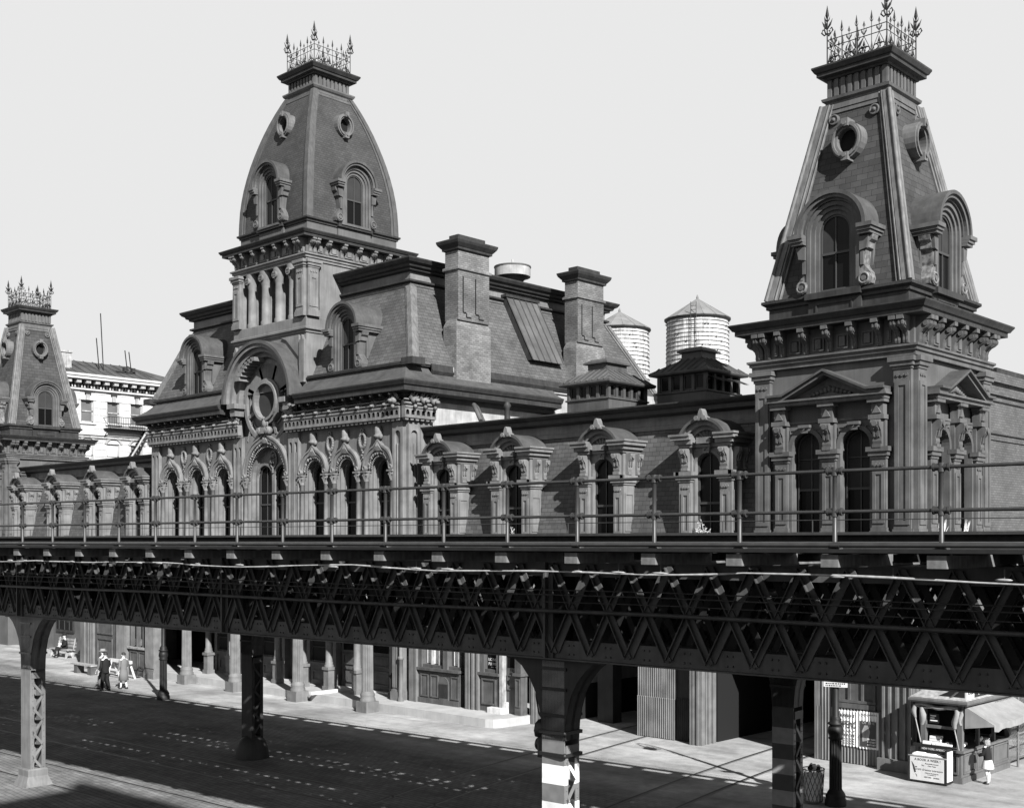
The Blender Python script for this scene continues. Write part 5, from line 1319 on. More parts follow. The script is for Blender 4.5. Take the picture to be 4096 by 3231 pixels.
S0, S1 = -64.0, 10.0
def girder(N, z0, z1, s0, s1, ph=0., heavy=True):
    """lattice girder: two webs of crossed flat bars with angle legs between plate chords"""
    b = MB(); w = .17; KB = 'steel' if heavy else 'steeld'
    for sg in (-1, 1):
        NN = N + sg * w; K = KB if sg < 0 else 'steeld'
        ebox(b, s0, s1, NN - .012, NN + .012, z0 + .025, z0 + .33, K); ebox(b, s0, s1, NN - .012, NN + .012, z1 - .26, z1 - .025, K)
        a, c = sorted((NN, NN - sg * .10)); ebox(b, s0, s1, a, c, z0 + .026, z0 + .05, 'steel')
    ebox(b, s0, s1, N - .27, N + .27, z0, z0 + .024, 'steel'); ebox(b, s0, s1, N - .27, N + .27, z1 - .024, z1, 'steel')
    m = .75; i = 0; zb, zt = z0 + .12, z1 - .06
    s = math.floor(s0 / m) * m + ph
    while s < s1:
        hv = .085 if i % 2 == 0 else .06
        for sg in (-1, 1):
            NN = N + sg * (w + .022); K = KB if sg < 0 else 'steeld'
            for (a, c, wd) in ((s, s + .75, hv), (s + .75, s, .065)):
                dN = .0 if a < c else sg * .03
                ds = c - a; l = sqrt(ds * ds + (zt - zb) ** 2); ox = wd * (zt - zb) / l; 
                poly = [(a - ox, zb), (a + ox, zb), (c + ox, zt), (c - ox, zt)]
                n0, n1 = sorted((-(NN + dN), -(NN + dN + sg * .02)))
                b.prism(FE, poly, n0, n1, K)
                # outstanding leg of the angle
                e = .018; q = [(a - ox, zb), (a - ox + e, zb), (c - ox + e, zt), (c - ox, zt)]
                n0, n1 = sorted((-(NN + dN + sg * .021), -(NN + dN + sg * .085)))
                b.prism(FE, q, n0, n1, K)
        i += 1; s += m
    return b
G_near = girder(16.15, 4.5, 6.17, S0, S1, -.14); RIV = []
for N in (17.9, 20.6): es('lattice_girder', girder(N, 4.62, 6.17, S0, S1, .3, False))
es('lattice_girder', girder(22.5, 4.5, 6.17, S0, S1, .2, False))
# rivets on the near bottom chord
b = MB(); s = -34
while s < -1:
    for dz in (.10, .25):
        for ds in (0, .1): b.blob(FE.p(s + ds, -(16.15 - .185), 4.5 + dz), (.02, .02, .02), 'steel', 5, 3)
    s += .375
G_near.add(b); es('lattice_girder', G_near)
# stiffener posts at the panel ends, cross girders and sway bracing
for s in (-47.7, -30.0, -21.2, -12.3, -3.4, 5.4):
    b = MB()
    for N in (15.95, 16.35): ebox(b, s - .12, s + .12, N - .03, N + .03, 4.53, 6.15, 'steel'); ebox(b, s - .02, s + .02, N - .12, N + .12, 4.53, 6.15, 'steel')
    ebox(b, s - .05, s + .05, 15.97, 16.33, 5.2, 5.3, 'steel'); es('girder_stiffener', b)
for s0_, s1_ in ((-47.7, -46.3), (-30.0, -28.6), (-12.3, -11.1), (5.4, 6.6)):
    b = MB(); A, B = el(s0_, 16.2, 0), el(s1_, 22.5, 0); l = math.dist(A, B)
    F = Fr((A[0], A[1], 0), ((B[0] - A[0]) / l, (B[1] - A[1]) / l), ((B[1] - A[1]) / l, -(B[0] - A[0]) / l))
    b.box(F, 0, l, -.2, .2, 4.55, 6.1, 'steeld'); b.box(F, 0, l, -.3, .3, 4.5, 4.549, 'steel'); es('cross_girder', b)
s = S0
while s < S1:
    for N0, N1 in ((16.35, 17.75), (20.75, 22.35), (18.05, 20.45)):
        b = MB(); b.tube([el(s, N0, 4.75), el(s + 1.5, N1, 4.75)], .05, 'steel', 4); es('sway_brace', b); b = MB(); b.tube([el(s + 1.5, N0, 5.7), el(s, N1, 5.7)], .05, 'steel', 4); es('sway_brace', b)
    s += 4.2

def pillar_mb(band_k):
    """box pillar local to its foot: channel webs front and back, laced sides, flared bracket head, cast base"""
    b = MB(); h = .24; d = .215; k = band_k
    F = Fr((0, 0, 0), (EX, EY), (-NX, -NY))
    for sg in (-1, 1):
        a, c = sorted((sg * d, sg * (d - .02))); b.box(F, -h, h, a, c, .3, 4.5, k)
        for t in (-1, 1):
            p, q = sorted((t * h, t * (h - .018))); a, c = sorted((sg * (d - .021), sg * (d - .11))); b.box(F, p, q, a, c, .3, 3.0, k)
            # channel flange faces with rivets
            zz = .5
            while zz < 2.9:
                b.blob(F.p(t * (h + .004), sg * (d - .06), zz), (.016, .016, .016), k, 5, 3); zz += .16
    # zig-zag lacing on both sides
    for t in (-1, 1):
        u0, u1 = sorted((t * (h + .002), t * (h + .02)))
        z, fl = .42, 1; st = .33
        while z + st < 3.0:
            a0, a1 = -fl * (d - .07), fl * (d - .07)
            pl = [(a0 - .0, z - .05), (a0, z + .05), (a1, z + st + .05), (a1, z + st - .05)]
            G = Fr(F.p(0, 0, 0), F.N, F.U); b.prism(G, pl, u0, u1, k)
            z += st; fl = -fl
        b.box(F, u0, u1, -d + .03, d - .03, 2.86, 3.02, k)
    # flared bracket: solid web, curved soffit plates either side
    prof = [(0, 3.1), (.02, 3.4), (.07, 3.65), (.15, 3.9), (.28, 4.13), (.45, 4.33), (.66, 4.47)]
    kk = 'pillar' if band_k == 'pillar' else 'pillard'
    outl = [(h + a, z) for a, z in prof] + [(h + .66, 4.495)] + [(-h - .66, 4.495)] + [(-h - a, z) for a, z in prof[::-1]]
    b.prism(F, outl, -.04, .04, kk)
    for t in (-1, 1):
        for (a, z), (a2, z2) in zip(prof, prof[1:]):
            q = [F.p(t * (h + a), -d, z), F.p(t * (h + a), d, z), F.p(t * (h + a2), d, z2), F.p(t * (h + a2), -d, z2)]
            b.face(q, kk, True); b.face([F.p(t * (h + a - .03), y, zz) for (a, zz, y) in ((a, z + .02, -d), (a, z + .02, d), (a2, z2 + .02, d), (a2, z2 + .02, -d))], kk, True)
    for sg in (-1, 1):
        # plated faces of the bracket head
        a, c = sorted((sg * d, sg * (d - .02))); b.prism(F, outl, a, c, kk)
        a, c = sorted((sg * (d + .002), sg * (d + .03)))
        for zz in (3.5, 3.95, 4.3): b.box(F, -h - .05, h + .05, a, c, zz, zz + .05, kk)
    b.box(F, -1.0, 1.0, -d - .05, d + .05, 4.46, 4.498, kk)
    return b
def pillar(s, N, k, base):
    x, y, _ = el(s, N, 0)
    m = pillar_mb(k); m.v = [(a + x, c + y, z) for a, c, z in m.v]
    if base == 'guard':
        for q in (-1, 1): pass
        m.lathe((x, y), [(.50, 0), (.50, .1), (.47, .3), (.40, .5), (.30, .62), (.22, .68)], 'pillard', 16)
    else:
        F = Fr((x, y, 0), (EX, EY), (-NX, -NY))
        m.ring([(.13, 0), (.09, .10), (.03, .26), (.03, .42), (.0, .46)], (x - .26, x + .26, y - .24, y + .24), k)
    o = build(m, 'pillar', EL, origin=(x, y, 0)); return o
pillar(-30.0, 16.3, 'pillar', 'plinth'); pillar(-12.3, 16.3, 'band', 'plinth'); pillar(-28.6, 22.5, 'pillard', 'guard'); pillar(-11.1, 22.5, 'bandshade', 'guard')
pillar(-47.7, 16.3, 'pillar', 'plinth'); pillar(-46.3, 22.5, 'pillard', 'guard'); pillar(5.4, 16.3, 'band', 'plinth'); pillar(6.6, 22.5, 'bandshade', 'guard')
# deck: ties, walkway planks, rails and guard timbers
DN = 13.9; PSP = .0957 * DN; s0p = -.3542 * DN - 16 * PSP
NT = 0; pitch = PSP / 3
proto = {}
far = MB()
i = 0; s = s0p - 26 * PSP
while s < S1 - .2:
    long_ = (round((s - s0p) / pitch) % 3 == 0)
    n0 = DN - .08 if long_ else 14.9
    n1 = 24.05 if long_ else 23.4
    if -30.5 < s < .2:
        key = long_
        if key not in proto:
            b = MB(); F = Fr((0, 0, 0), (EX, EY), (-NX, -NY)); hw = .115 if long_ else .06
            b.box(F, -hw, hw, -n1, -n0, 6.18 if long_ else 6.225, 6.335, 'tie' if long_ else 'tied')
            x, y, _ = el(s, 0, 0); b.v = [(a + x, c + y, z) for a, c, z in b.v]
            o = build(b, 'tie', EL, origin=(x, y, 6.25)); proto[key] = o
        else:
            o = proto[key].copy(); COL.objects.link(o); x, y, _ = el(s, 0, 0); p = wloc(EL); o.location = (x - p[0], y - p[1], 6.25 - p[2])
    else:
        ebox(far, s - .1, s + .1, n0, n1, 6.18, 6.335, 'tied')
    s += pitch
o = es('tie_run', far); o['kind'] = 'stuff'
b = MB()
def plank_row(N0, N1, w, gap, z0, z1, k):
    N = N0; 
    while N + w <= N1 + .01:
        s = S0
        while s < S1:
            l = random.uniform(3.5, 5.5); ebox(b, s, min(s + l - .01, S1), N, N + w, z0 + random.uniform(0, .008), z1, k); s += l
        N += w + gap
plank_row(DN, 15.42, .20, .010, 6.345, 6.395, 'tied'); plank_row(22.9, 23.65, .24, .012, 6.345, 6.395, 'tied')
es('walkway_planks', b)
b = MB(); plank_row(16.45, 16.9, .2, .01, 6.345, 6.385, 'tied'); plank_row(19.0, 20.0, .3, .03, 6.345, 6.395, 'tied'); plank_row(17.1, 18.3, .28, .008, 6.345, 6.385, 'tied'); plank_row(20.75, 22.1, .3, .008, 6.345, 6.385, 'tied'); es('track_planks', b)
b = MB()
for N0, N1 in ((15.45, 16.4), (16.92, 17.08), (18.32, 18.98), (20.02, 20.72), (22.15, 22.88)):
    s = S0
    while s < S1:
        l = random.uniform(.25, 1.5)
        if random.random() < .58: ebox(b, s, s + l, N0 + random.uniform(0, .25) * (N1 - N0), N1 - random.uniform(0, .25) * (N1 - N0), 6.346, 6.375, 'tied')
        s += l
o = es('fleck_breaker_planks', b); o['kind'] = 'stuff'  # short planks added across the deck slots to break up rows of sun flecks
b = MB(); ebox(b, S0, S1, DN - .14, DN - .01, 6.36, 6.405, 'steeld'); es('fascia_beam', b)
b = MB(); ebox(b, S0, S1, 23.87, 24.05, 6.345, 6.42, 'tied'); es('fascia_beam', b)
b = MB()
for N, z0, z1, w, k in ((16.55, 6.39, 6.49, .09, 'pillard'), (18.45, 6.345, 6.48, .1, 'pillard'), (20.3, 6.40, 6.49, .09, 'tied'), (21.9, 6.39, 6.49, .1, 'pillard'), (22.6, 6.345, 6.63, .1, 'tied')): ebox(b, S0, S1, N - w, N + w, z0, z1, k)
es('guard_timber', b)
b = MB(); ebox(b, S0, S1, 22.35, 22.75, 6.631, 6.69, 'gpipe'); es('third_rail_cover', b)
for N in (17.02, 18.7, 20.65, 22.2):
    b = MB(); ebox(b, S0, S1, N - .06, N + .06, 6.40, 6.42, 'rail'); ebox(b, S0, S1, N - .015, N + .015, 6.42, 6.47, 'rail'); ebox(b, S0, S1, N - .035, N + .035, 6.47, 6.495, 'rail'); es('running_rail', b)
# pipe railing along the near walkway
b = MB(); RN = DN + .08
for z in (6.87, 7.38): b.tube([el(S0, RN, z), el(-20, RN, z), el(S1, RN, z)], .022, 'gpipe', 8)
es('rail_pipe', b)
b = MB(); b.tube([el(S0, DN - .04, 6.455), el(S1, DN - .04, 6.455)], .03, 'gpipe', 8); s = s0p
while s < S1:
    b.tube([el(s, DN - .04, 6.455), el(s + .12, DN - .04, 6.455)], .04, 'gpipe', 8); s += 3 * PSP
es('conduit_pipe', b)
pp = None
for i in range(-6, 22):
    s = s0p + i * PSP
    if pp is None:
        x, y, _ = el(s, RN, 0); b = MB()
        b.lathe((x, y), [(.10, 6.40), (.10, 6.42), (.05, 6.44), (.029, 6.46), (.029, 7.36), (.045, 7.38)], 'gpipe', 10)
        for z in (6.87, 7.38):
            b.tube([(x - .09 * EX, y - .09 * EY, z), (x + .09 * EX, y + .09 * EY, z)], .042, 'gpipe', 8)
            for q in (-.09, .09): b.tube([(x + (q - .012) * EX, y + (q - .012) * EY, z), (x + (q + .012) * EX, y + (q + .012) * EY, z)], .052, 'gpipe', 8)
            b.lathe((x, y), [(.045, z - .06), (.045, z + .05)], 'gpipe', 8)
        pp = build(b, 'railing_post', EL, origin=(x, y, 6.4))
    else:
        o = pp.copy(); COL.objects.link(o); x, y, _ = el(s, RN, 0); p = wloc(EL); o.location = (x - p[0], y - p[1], 6.4)
# far-side railing
b = MB(); 
for z in (6.85, 7.3): b.tube([el(S0, 24.0, z), el(S1, 24.0, z)], .02, 'gpipe', 6)
# (kept low: only the lower rail and short posts show between the near rails)
b = MB(); b.tube([el(S0, 23.9, 6.96), el(S1, 23.9, 6.96)], .011, 'gpipe', 6)
s = S0
while s < S1: b.tube([el(s, 23.9, 6.25), el(s, 23.9, 6.96)], .011, 'gpipe', 6); s += 2.2
es('far_rail', b)
# lagged white pipe hung under the deck edge
pts = []; s = S0
k = 0
while s <= S1:
    pts.append(el(s, 13.93, 6.085 - .05 * abs(sin(s * .42)) - .02 * sin(s * 1.3) + random.uniform(-.006, .006))); s += .5; k += 1
b = MB(); b.tube(pts, [.010 + .009 * random.random() for _ in pts], 'pipe', 7)
s = -30
while s < 0:
    b.blob(el(s, 13.93, 6.06), (.10 + .1 * random.random(), .02, .018), 'pipe', 6, 4); b.tube([el(s, 13.96, 6.05), el(s, 13.96, 6.18)], .007, 'steel', 4); s += random.choice((.7, 1.3, 2.6))
es('lagged_pipe', b)
b = MB()
for N, z, r in ((15.7, 5.35, .035), (15.72, 5.62, .012), (15.74, 5.70, .010), (15.72, 5.50, .008)):
    pts = [el(S0 + i * 1.5, N, z - .03 * abs(sin(i * .35))) for i in range(int((S1 - S0) / 1.5) + 1)]; b.tube(pts, r, 'steel', 5)
es('cable_run', b)
# ------------------------------------------------------------------ traffic signal strapped to the banded pillar
x, y, _ = el(-12.3, 16.3, 0)
F = Fr((x, y, 0), (EX, EY), (-NX, -NY))
sig = empty('traffic_signal', (x, y, 2.85), 'black traffic signal box strapped to the left side of the nearest white-banded pillar', 'traffic signal')
def lb(*a): return a
b = MB(); b.box(F, -.40, -.262, -.14, .14, 2.75, 3.2, 'black'); b.tube([F.p(-.33, 0, 3.4), F.p(-.40, 0, 3.5), F.p(-.46, 0, 3.8), F.p(-.44, 0, 4.4)], .02, 'black', 5); b.tube([F.p(-.36, .05, 3.4), F.p(-.44, .05, 3.5), F.p(-.5, .05, 3.8), F.p(-.48, .05, 4.4)], .015, 'black', 5)
build(b, 'signal_housing', sig)
b = MB(); b.lathe((F.p(-.38, 0, 0)[0], F.p(-.38, 0, 0)[1]), [(.05, 3.08), (.15, 3.1), (.17, 3.2), (.15, 3.32), (.09, 3.39), (.02, 3.41)], 'black', 14); build(b, 'signal_hood', sig)
b = MB(); G = Fr(F.p(-.40, 0, 0), F.N, (-F.U[0], -F.U[1])); b.disc(G, 0, 2.96, .11, 0, .09, 'black', 16); b.disc(G, 0, 2.96, .085, .09, .10, 'glass', 16); b.disc(G, 0, 2.8, .05, 0, .07, 'black', 12); build(b, 'signal_lens', sig)
for z in (2.82, 3.20):
    b = MB(); b.ring([(.004, z), (.03, z), (.03, z + .06), (.004, z + .06)], (-.252, .252, -.222, .222), 'black')
    b.blob((.262 * EX + .235 * NX * -1 - .0, .262 * EY - .235 * NY, z + .03), (.045, .045, .05), 'black', 6, 4)
    b.v = [(x + a, y + c, zz) for a, c, zz in b.v]; build(b, 'signal_strap', sig)
# ------------------------------------------------------------------ street furniture
def fluted(b, c, r0, r1, z0, z1, k, n=28): b.lathe(c, [(r0, z0), (r1, z1)], k, n, .12)
def lamp_post(x, y, label, k='iron', sign=False, dark=True):
    t = empty('street_lamp', (x, y, 0), label, 'lamp post', 'street lamp posts')
    b = MB()
    b.lathe((x, y), [(.27, 0), (.27, .14), (.24, .20), (.255, .25), (.22, .32), (.19, .36), (.165, .40)], k, 8)
    fluted(b, (x, y), .155, .145, .40, 1.62, k)
    b.lathe((x, y), [(.15, 1.62), (.18, 1.66), (.15, 1.70), (.19, 1.80), (.175, 1.93), (.14, 1.98), (.19, 2.0), (.19, 2.04), (.13, 2.07), (.15, 2.13), (.11, 2.18), (.085, 2.22), (.075, 4.2), (.09, 4.25), (.06, 4.35), (.055, 5.4)], k, 12)
    build(b, 'post', t)
    b = MB(); pts = [(x, y, 5.3)] + [(x - .45 + .45 * cos(a), y, 5.5 + .5 * sin(a)) for a in [pi * i / 9 for i in range(10)]] + [(x - .9, y, 5.35)]
    b.tube(pts, .035, k, 6); b.torus(Fr((x - .45, y, 0), (1, 0), (0, -1)), 0, 5.5, .2, .02, 0, k, 14); b.tube([(x - .32, y, 4.6), (x + .32, y, 4.6)], .022, k, 5); b.tube([(x, y, 4.5), (x - .25, y, 4.9), (x - .05, y, 5.2)], .02, k, 5); build(b, 'crook_arm', t)
    b = MB(); b.lathe((x - .9, y), [(.03, 5.38), (.08, 5.33), (.2, 5.22), (.21, 5.18)], k, 12); b.lathe((x - .9, y), [(.16, 5.18), (.15, 5.05), (.06, 4.96)], 'shade', 12); build(b, 'lamp_head', t)
    if sign:
        b = MB(); a = radians(20); F = Fr((x, y, 0), (cos(a), sin(a)), (sin(a), -cos(a)))
        b.box(F, -.27, .30, .10, .12, 2.93, 3.12, 'white'); b.box(F, -.05, .05, .0, .1, 2.98, 3.06, k)
        for w, ln in ((3.06, .42), (3.0, .46), (2.95, .38)):
            u = -.22
            while u < -.22 + ln: q = random.uniform(.02, .05); b.box(F, u, u + q, .121, .124, w, w + .03, 'black'); u += q + .018
        build(b, 'street_sign', t)
    return t
lamp_post(-14.31, 26.56, 'dark fluted lamp post with a white street sign beside the wire trash basket', sign=True)
lamp_post(-43.95, 25.26, 'dark fluted lamp post on the street edge between walking group and porch columns')

# newsstand kiosk
K = empty('newsstand', (-12.6, 32.3, 0), 'wooden newsstand kiosk with hipped roof and pale canvas awning at the terminal corner', 'kiosk')
kx0, kx1, ky0, ky1 = -14.25, -13.1, 31.2, 34.5
def kb(nm, b): return build(b, nm, K)
FK, RK = front(ky0), right(kx1)
b = MB(); b.wbox(kx0 + .03, kx1 - .03, ky0 + .03, ky1, .0, .82, 'kiosk'); b.wbox(kx0 - .02, kx1 + .02, ky0 - .02, ky1 + .02, 0, .16, 'kiosk')
for u0, u1 in ((ky0 + .15, ky0 + .95), (ky0 + 1.02, ky0 + 2.1), (ky0 + 2.17, ky1 - .05)): panel(b, RK, u0, u1, .24, .78, -.03, 'kiosk', .035, .05)
panel(b, FK, kx0 + .1, kx1 - .1, .24, .78, -.03, 'kiosk', .035, .05)
b.wbox(kx0 - .06, kx1 + .08, ky0 - .08, ky1 + .02, .83, .89, 'kiosk'); kb('counter', b)
b = MB()
for x, y in ((kx0, ky0), (kx1 - .14, ky0), (kx1 - .1, ky1 - .1), (kx0, ky1 - .1)): b.wbox(x, x + .14, y, y + .14, .891, 2.1, 'kiosk')
for y in (ky0 + 1.1, ky0 + 2.2): b.wbox(kx1 - .09, kx1, y, y + .09, .891, 2.1, 'kiosk')
b.wbox(kx0 + .14, kx1 - .14, ky0 + .02, ky0 + .08, 1.42, 1.5, 'kiosk'); kb('window_frame', b)
b = MB(); b.wbox(kx0 + .05, kx0 + .1, ky0 + .2, ky1 - .1, .9, 2.1, 'inside'); b.wbox(kx0 + .1, kx1 - .1, ky1 - .15, ky1 - .1, .9, 2.1, 'inside'); b.wbox(kx0 + .1, kx1 - .1, ky0 + .14, ky1 - .15, 2.02, 2.08, 'inside')
b.wbox(kx0 + .2, kx1 - .2, ky0 + .6, ky0 + .64, 1.2, 1.9, 'inside'); kb('interior', b)
b = MB(); b.ring([(0, 2.1), (.22, 2.12), (.25, 2.17), (.25, 2.22), (.22, 2.25)], (kx0, kx1, ky0, ky1), 'kiosk'); b.ring([(.22, 2.255), (-.35, 2.66)], (kx0, kx1, ky0, ky1), 'whited'); kb('roof', b)
b = MB(); F = right(kx1 + .16)
b.box(F, ky0 - .12, ky0 + .42, -.03, 0, 2.26, 2.62, 'white'); b.box(F, ky0 + .42, ky1 - .2, -.03, 0, 2.26, 2.68, 'black'); b.box(F, ky0 + .42, ky1 - .2, .0, .01, 2.26, 2.29, 'white')
F2 = front(ky0 - .12); b.prism(F2, [(kx1 + .16, 2.26), (kx1 - .75, 2.26), (kx1 - .0, 2.62), (kx1 + .16, 2.62)][::-1], -.03, -.001, 'black')
b.tube([F2.p(kx1 - .3, .02, 2.27), F2.p(kx1 + .08, .02, 2.6)], .025, 'kiosk', 4)
b.add(text('Soda', .17, F, ky0 + .15, .004, 2.40, 'black', .36)); b.add(text('Candy', .26, F, ky0 + 1.05, .004, 2.36, 'white', 1.0, .3)); kb('roof_sign', b)
# awning: sagging canvas with side drop
b = MB(); rows = []
for j in range(9):
    v = j / 8; row = []
    for i in range(13):
        u = i / 12; y = ky0 + .05 + u * (ky1 - ky0 - .1); o = .06 + v * .78
        z = 2.08 - v * .42 - .05 * sin(pi * u) * sin(pi * v) - .02 * sin(u * 18) * v
        row.append((kx1 + o, y + .0, z))
    rows.append(row)
b.grid(rows, 'cloth'); b.grid([[(p[0] - .004, p[1], p[2] - .012) for p in r] for r in rows[::-1]], 'cloth')
val = rows[-1]; b.grid([val, [(p[0] + .01, p[1], p[2] - .17 - .02 * sin(i * 2.1)) for i, p in enumerate(val)]], 'cloth')
side = [r[0] for r in rows]; b.grid([side, [(p[0], p[1] - .01, max(p[2] - .04 - .55 * (1 - j / 8), 1.46)) for j, p in enumerate(side)]], 'cloth'); kb('awning', b)
b = MB(); rows = []
for i in range(14):
    u = i / 13; x = kx0 - .1 + u * 1.2; rows.append([(x, ky0 - .08 + .07 * cos(a) , 2.04 + .04 * sin(u * 9) - .03 * u + .06 * sin(a)) for a in [2 * pi * q / 8 for q in range(8)]])
b.grid(rows, 'cloth', True); kb('rolled_awning', b)
def drape(b, x, y, z, h, w):
    rows = []
    for j in range(6):
        v = j / 5; ww = w * (.35 + .9 * sin(pi * (.15 + .7 * v))); rows.append([(x + ww * .5 * cos(a) * (1 + .35 * sin(a * 3 + j)) + .03 * sin(v * 5 + x * 9), y + ww * .4 * sin(a), z - h * v) for a in [2 * pi * q / 7 for q in range(7)]])
    b.grid(rows, 'cloth', True)
b = MB(); drape(b, kx0 - .12, ky0 - .12, 2.04, .36, .10); drape(b, kx0 + .10, ky0 - .12, 1.98, .48, .13); b.tube([(kx0 - .1, ky0 - .1, 2.0), (kx0 + .1, ky0 - .11, 1.97), (kx1 - .12, ky0 - .11, 2.0), (kx1, ky0 - .1, 1.92)], .02, 'cloth', 5); drape(b, kx1 - .12, ky0 - .12, 2.0, .52, .13); drape(b, kx1 + .0, ky0 - .1, 1.95, .36, .10); kb('bunched_canvas', b)
b = MB(); b.tube([(kx0 - .1, ky0 - .12, 1.7), (kx0 + .08, ky0 - .14, .98)], .018, 'woodl', 5); b.tube([(kx1 - .16, ky0 - .12, 1.5), (kx1 - .02, ky0 - .14, .92)], .018, 'woodl', 5); kb('awning_pole', b)
# stock on the counters
for i in range(4):
    b = MB(); rr = random.uniform(-.03, .03); b.wbox(kx0 + .2 + rr, kx0 + .48 + rr, ky0 + .1, ky0 + .32, .895 + i * .075, .96 + i * .075, 'paper')
    t = build(b, 'paper_stack', origin=(kx0 + .34, ky0 + .2, .895 + i * .075)); tag(t, ('lowest', 'second lowest', 'second highest', 'topmost')[i] + ' of four pale paper bundles in the newsstand front window', 'paper stack', 'paper bundles in the newsstand')
b = MB(); b.lathe((kx0 + .7, ky0 + .2), [(.05, .895), (.09, .93), (.1, 1.02), (.08, 1.05)], 'rail', 10); t = build(b, 'jar', origin=(kx0 + .7, ky0 + .2, .895)); tag(t, 'shiny round jar behind the front window of the newsstand', 'jar')
for i, (y, lab) in enumerate(((ky0 + .42, 'white crumpled goods on the side counter next to the girl\'s head'), (ky0 + 1.55, 'small white goods in the middle side window of the kiosk'), (ky0 + 2.5, 'white goods in the rear side window of the kiosk'))):
    b = MB()
    for q in range(6): b.blob((kx1 - .18 + random.uniform(-.06, .06), y + random.uniform(-.13, .13), .94 + random.uniform(0, .1)), (.06, .07, .05), 'paper', 6, 4)
    t = build(b, 'goods_pile', origin=(kx1 - .18, y, .9)); tag(t, lab, 'goods')
b = MB(); b.box(FK, kx0 + .2, kx0 + .48, -.1, -.08, 1.55, 1.8, 'black')
for w, l in ((1.73, .16), (1.67, .12), (1.6, .2)): b.box(FK, kx0 + .24, kx0 + .24 + l, -.079, -.077, w, w + .03, 'paper')
t = build(b, 'price_card', origin=(kx0 + .34, ky0 + .09, 1.55)); tag(t, 'small black card with white lettering in the upper front window of the newsstand', 'card')
# book-a-week rack
rk = empty('newspaper_rack', (-13.8, 30.85, 0), 'white newspaper rack with a book offer painted on its front, before the newsstand', 'newspaper rack')
F = front(30.64); b = MB()
b.wbox(-14.36, -13.28, 30.64, 31.05, .03, .70, 'black'); b.wbox(-14.36, -13.28, 30.66, 31.05, .70, .73, 'woodl'); b.wbox(-14.36, -14.30, 30.66, 31.05, .73, .92, 'black'); b.wbox(-14.36, -13.28, 30.98, 31.05, .731, 1.0, 'black')
b.wbox(-13.34, -13.28, 30.66, 31.05, .73, .95, 'black')
for x in (-14.34, -13.36): b.wbox(x, x + .06, 30.66, 30.72, 0, .03, 'black')
build(b, 'cabinet', rk)
b = MB(); b.box(F, -14.29, -13.35, 0, .008, .07, .69, 'white')
for s_, sz, u, w, wd, it in (('A BOOK A WEEK !', .09, -13.8, .60, .72, 0), ('Beautifully Bound', .04, -13.68, .525, .36, 0), ('The', .045, -13.93, .465, .08, 0), ('Clear Type', .045, -13.68, .465, .22, 0), ("World's Greatest Literature", .07, -13.80, .345, .82, .35),
                         ('Offered Exclusively', .04, -13.68, .275, .38, 0), ('TO READERS OF', .025, -13.68, .235, .24, 0), ('NEW YORK      JOURNAL', .045, -13.68, .16, .42, 0)):
    b.add(text(s_, sz, F, u, .010, w, 'black' if sz > .08 or 'NEW' in s_ else 'sash', wd, it, .0015))
b.prism(F, [(-14.24, .56), (-14.17, .46), (-14.12, .28), (-14.16, .27)][::-1], .009, .014, 'sash'); b.prism(F, [(-14.13, .24), (-14.10, .21), (-14.09, .16)][::-1], .009, .014, 'sash'); b.box(F, -14.14, -14.09, .009, .012, .41, .435, 'sash'); build(b, 'front_board', rk)
b = MB(); G = right(-13.28); b.box(G, 30.66, 31.0, 0, .012, .1, .90, 'white'); build(b, 'side_board', rk)
b = MB(); b.box(F, -14.15, -13.34, -.33, -.31, .84, .94, 'black'); b.add(text('NEW YORK AMERICAN', .075, F, -13.74, -.308, .862, 'white', .72, 0, .0015)); build(b, 'title_strip', rk)
for i, (x0, x1, z) in enumerate(((-14.1, -13.88, .96), (-13.84, -13.74, .95), (-13.73, -13.46, .95), (-13.45, -13.30, .93))):
    b = MB(); b.wbox(x0, x1, 31.0, 31.06, z, z + .12, 'paper'); t = build(b, 'folded_newspaper', origin=(x0, 31, z)); tag(t, 'folded white newspaper, ' + ('leftmost', 'second from the left and narrowest', 'third from the left and widest', 'rightmost')[i] + ' along the top of the rack', 'newspaper', 'newspapers on the rack top')
for i, (x0, x1) in enumerate(((-14.25, -13.95), (-13.93, -13.65), (-13.63, -13.42))):
    b = MB(); b.wbox(x0, x1, 30.69, 30.95, .731, .75 + .02 * (i == 0), 'paper'); b.wbox(x0 + .02, x1 - .03, 30.72, 30.93, .752 + .02 * (i == 0), .765 + .02 * (i == 0), 'paper'); t = build(b, 'newspaper_pile', origin=(x0, 30.7, .731)); tag(t, ('left', 'middle', 'right')[i] + ' pile of white newspapers lying flat on the rack shelf', 'newspapers', 'newspaper piles on the rack')
# posters on the corrugated sheet
def poster(u0, u1, w0, w1, n=.062):
    b = MB(); m = int((u1 - u0) / .012); rows = [[], []]
    for i in range(m + 1):
        u = u0 + (u1 - u0) * i / m; o = n + .022 * sin(2 * pi * (u + 17.8) / .10)
        rows[0].append(FD.p(u, o, w0 + .008 * sin(u * 60))); rows[1].append(FD.p(u, o, w1))
    b.grid(rows, 'paper'); return b
b = poster(-17.12, -16.43, .52, 1.55)
b.add(text('NEWBOLT', .14, FD, -16.78, .090, 1.36, 'sash', .52)); b.add(text('OPENS', .30, FD, -16.76, .090, 1.05, 'sash', .56)); b.add(text('AT CLOSE OF', .07, FD, -16.76, .090, .94, 'sash', .5)); b.add(text('THEATRE', .12, FD, -16.76, .090, .80, 'sash', .5))
for q in range(3): b.add(text('SPECIAL SHOWING', .05, FD, -16.76, .090, .72 - q * .07, 'sash', .5))
t = build(b, 'poster', origin=(-16.8, 31.85, .5)); tag(t, 'white lettered poster pasted on the corrugated sheet, left of the dark picture poster', 'poster')
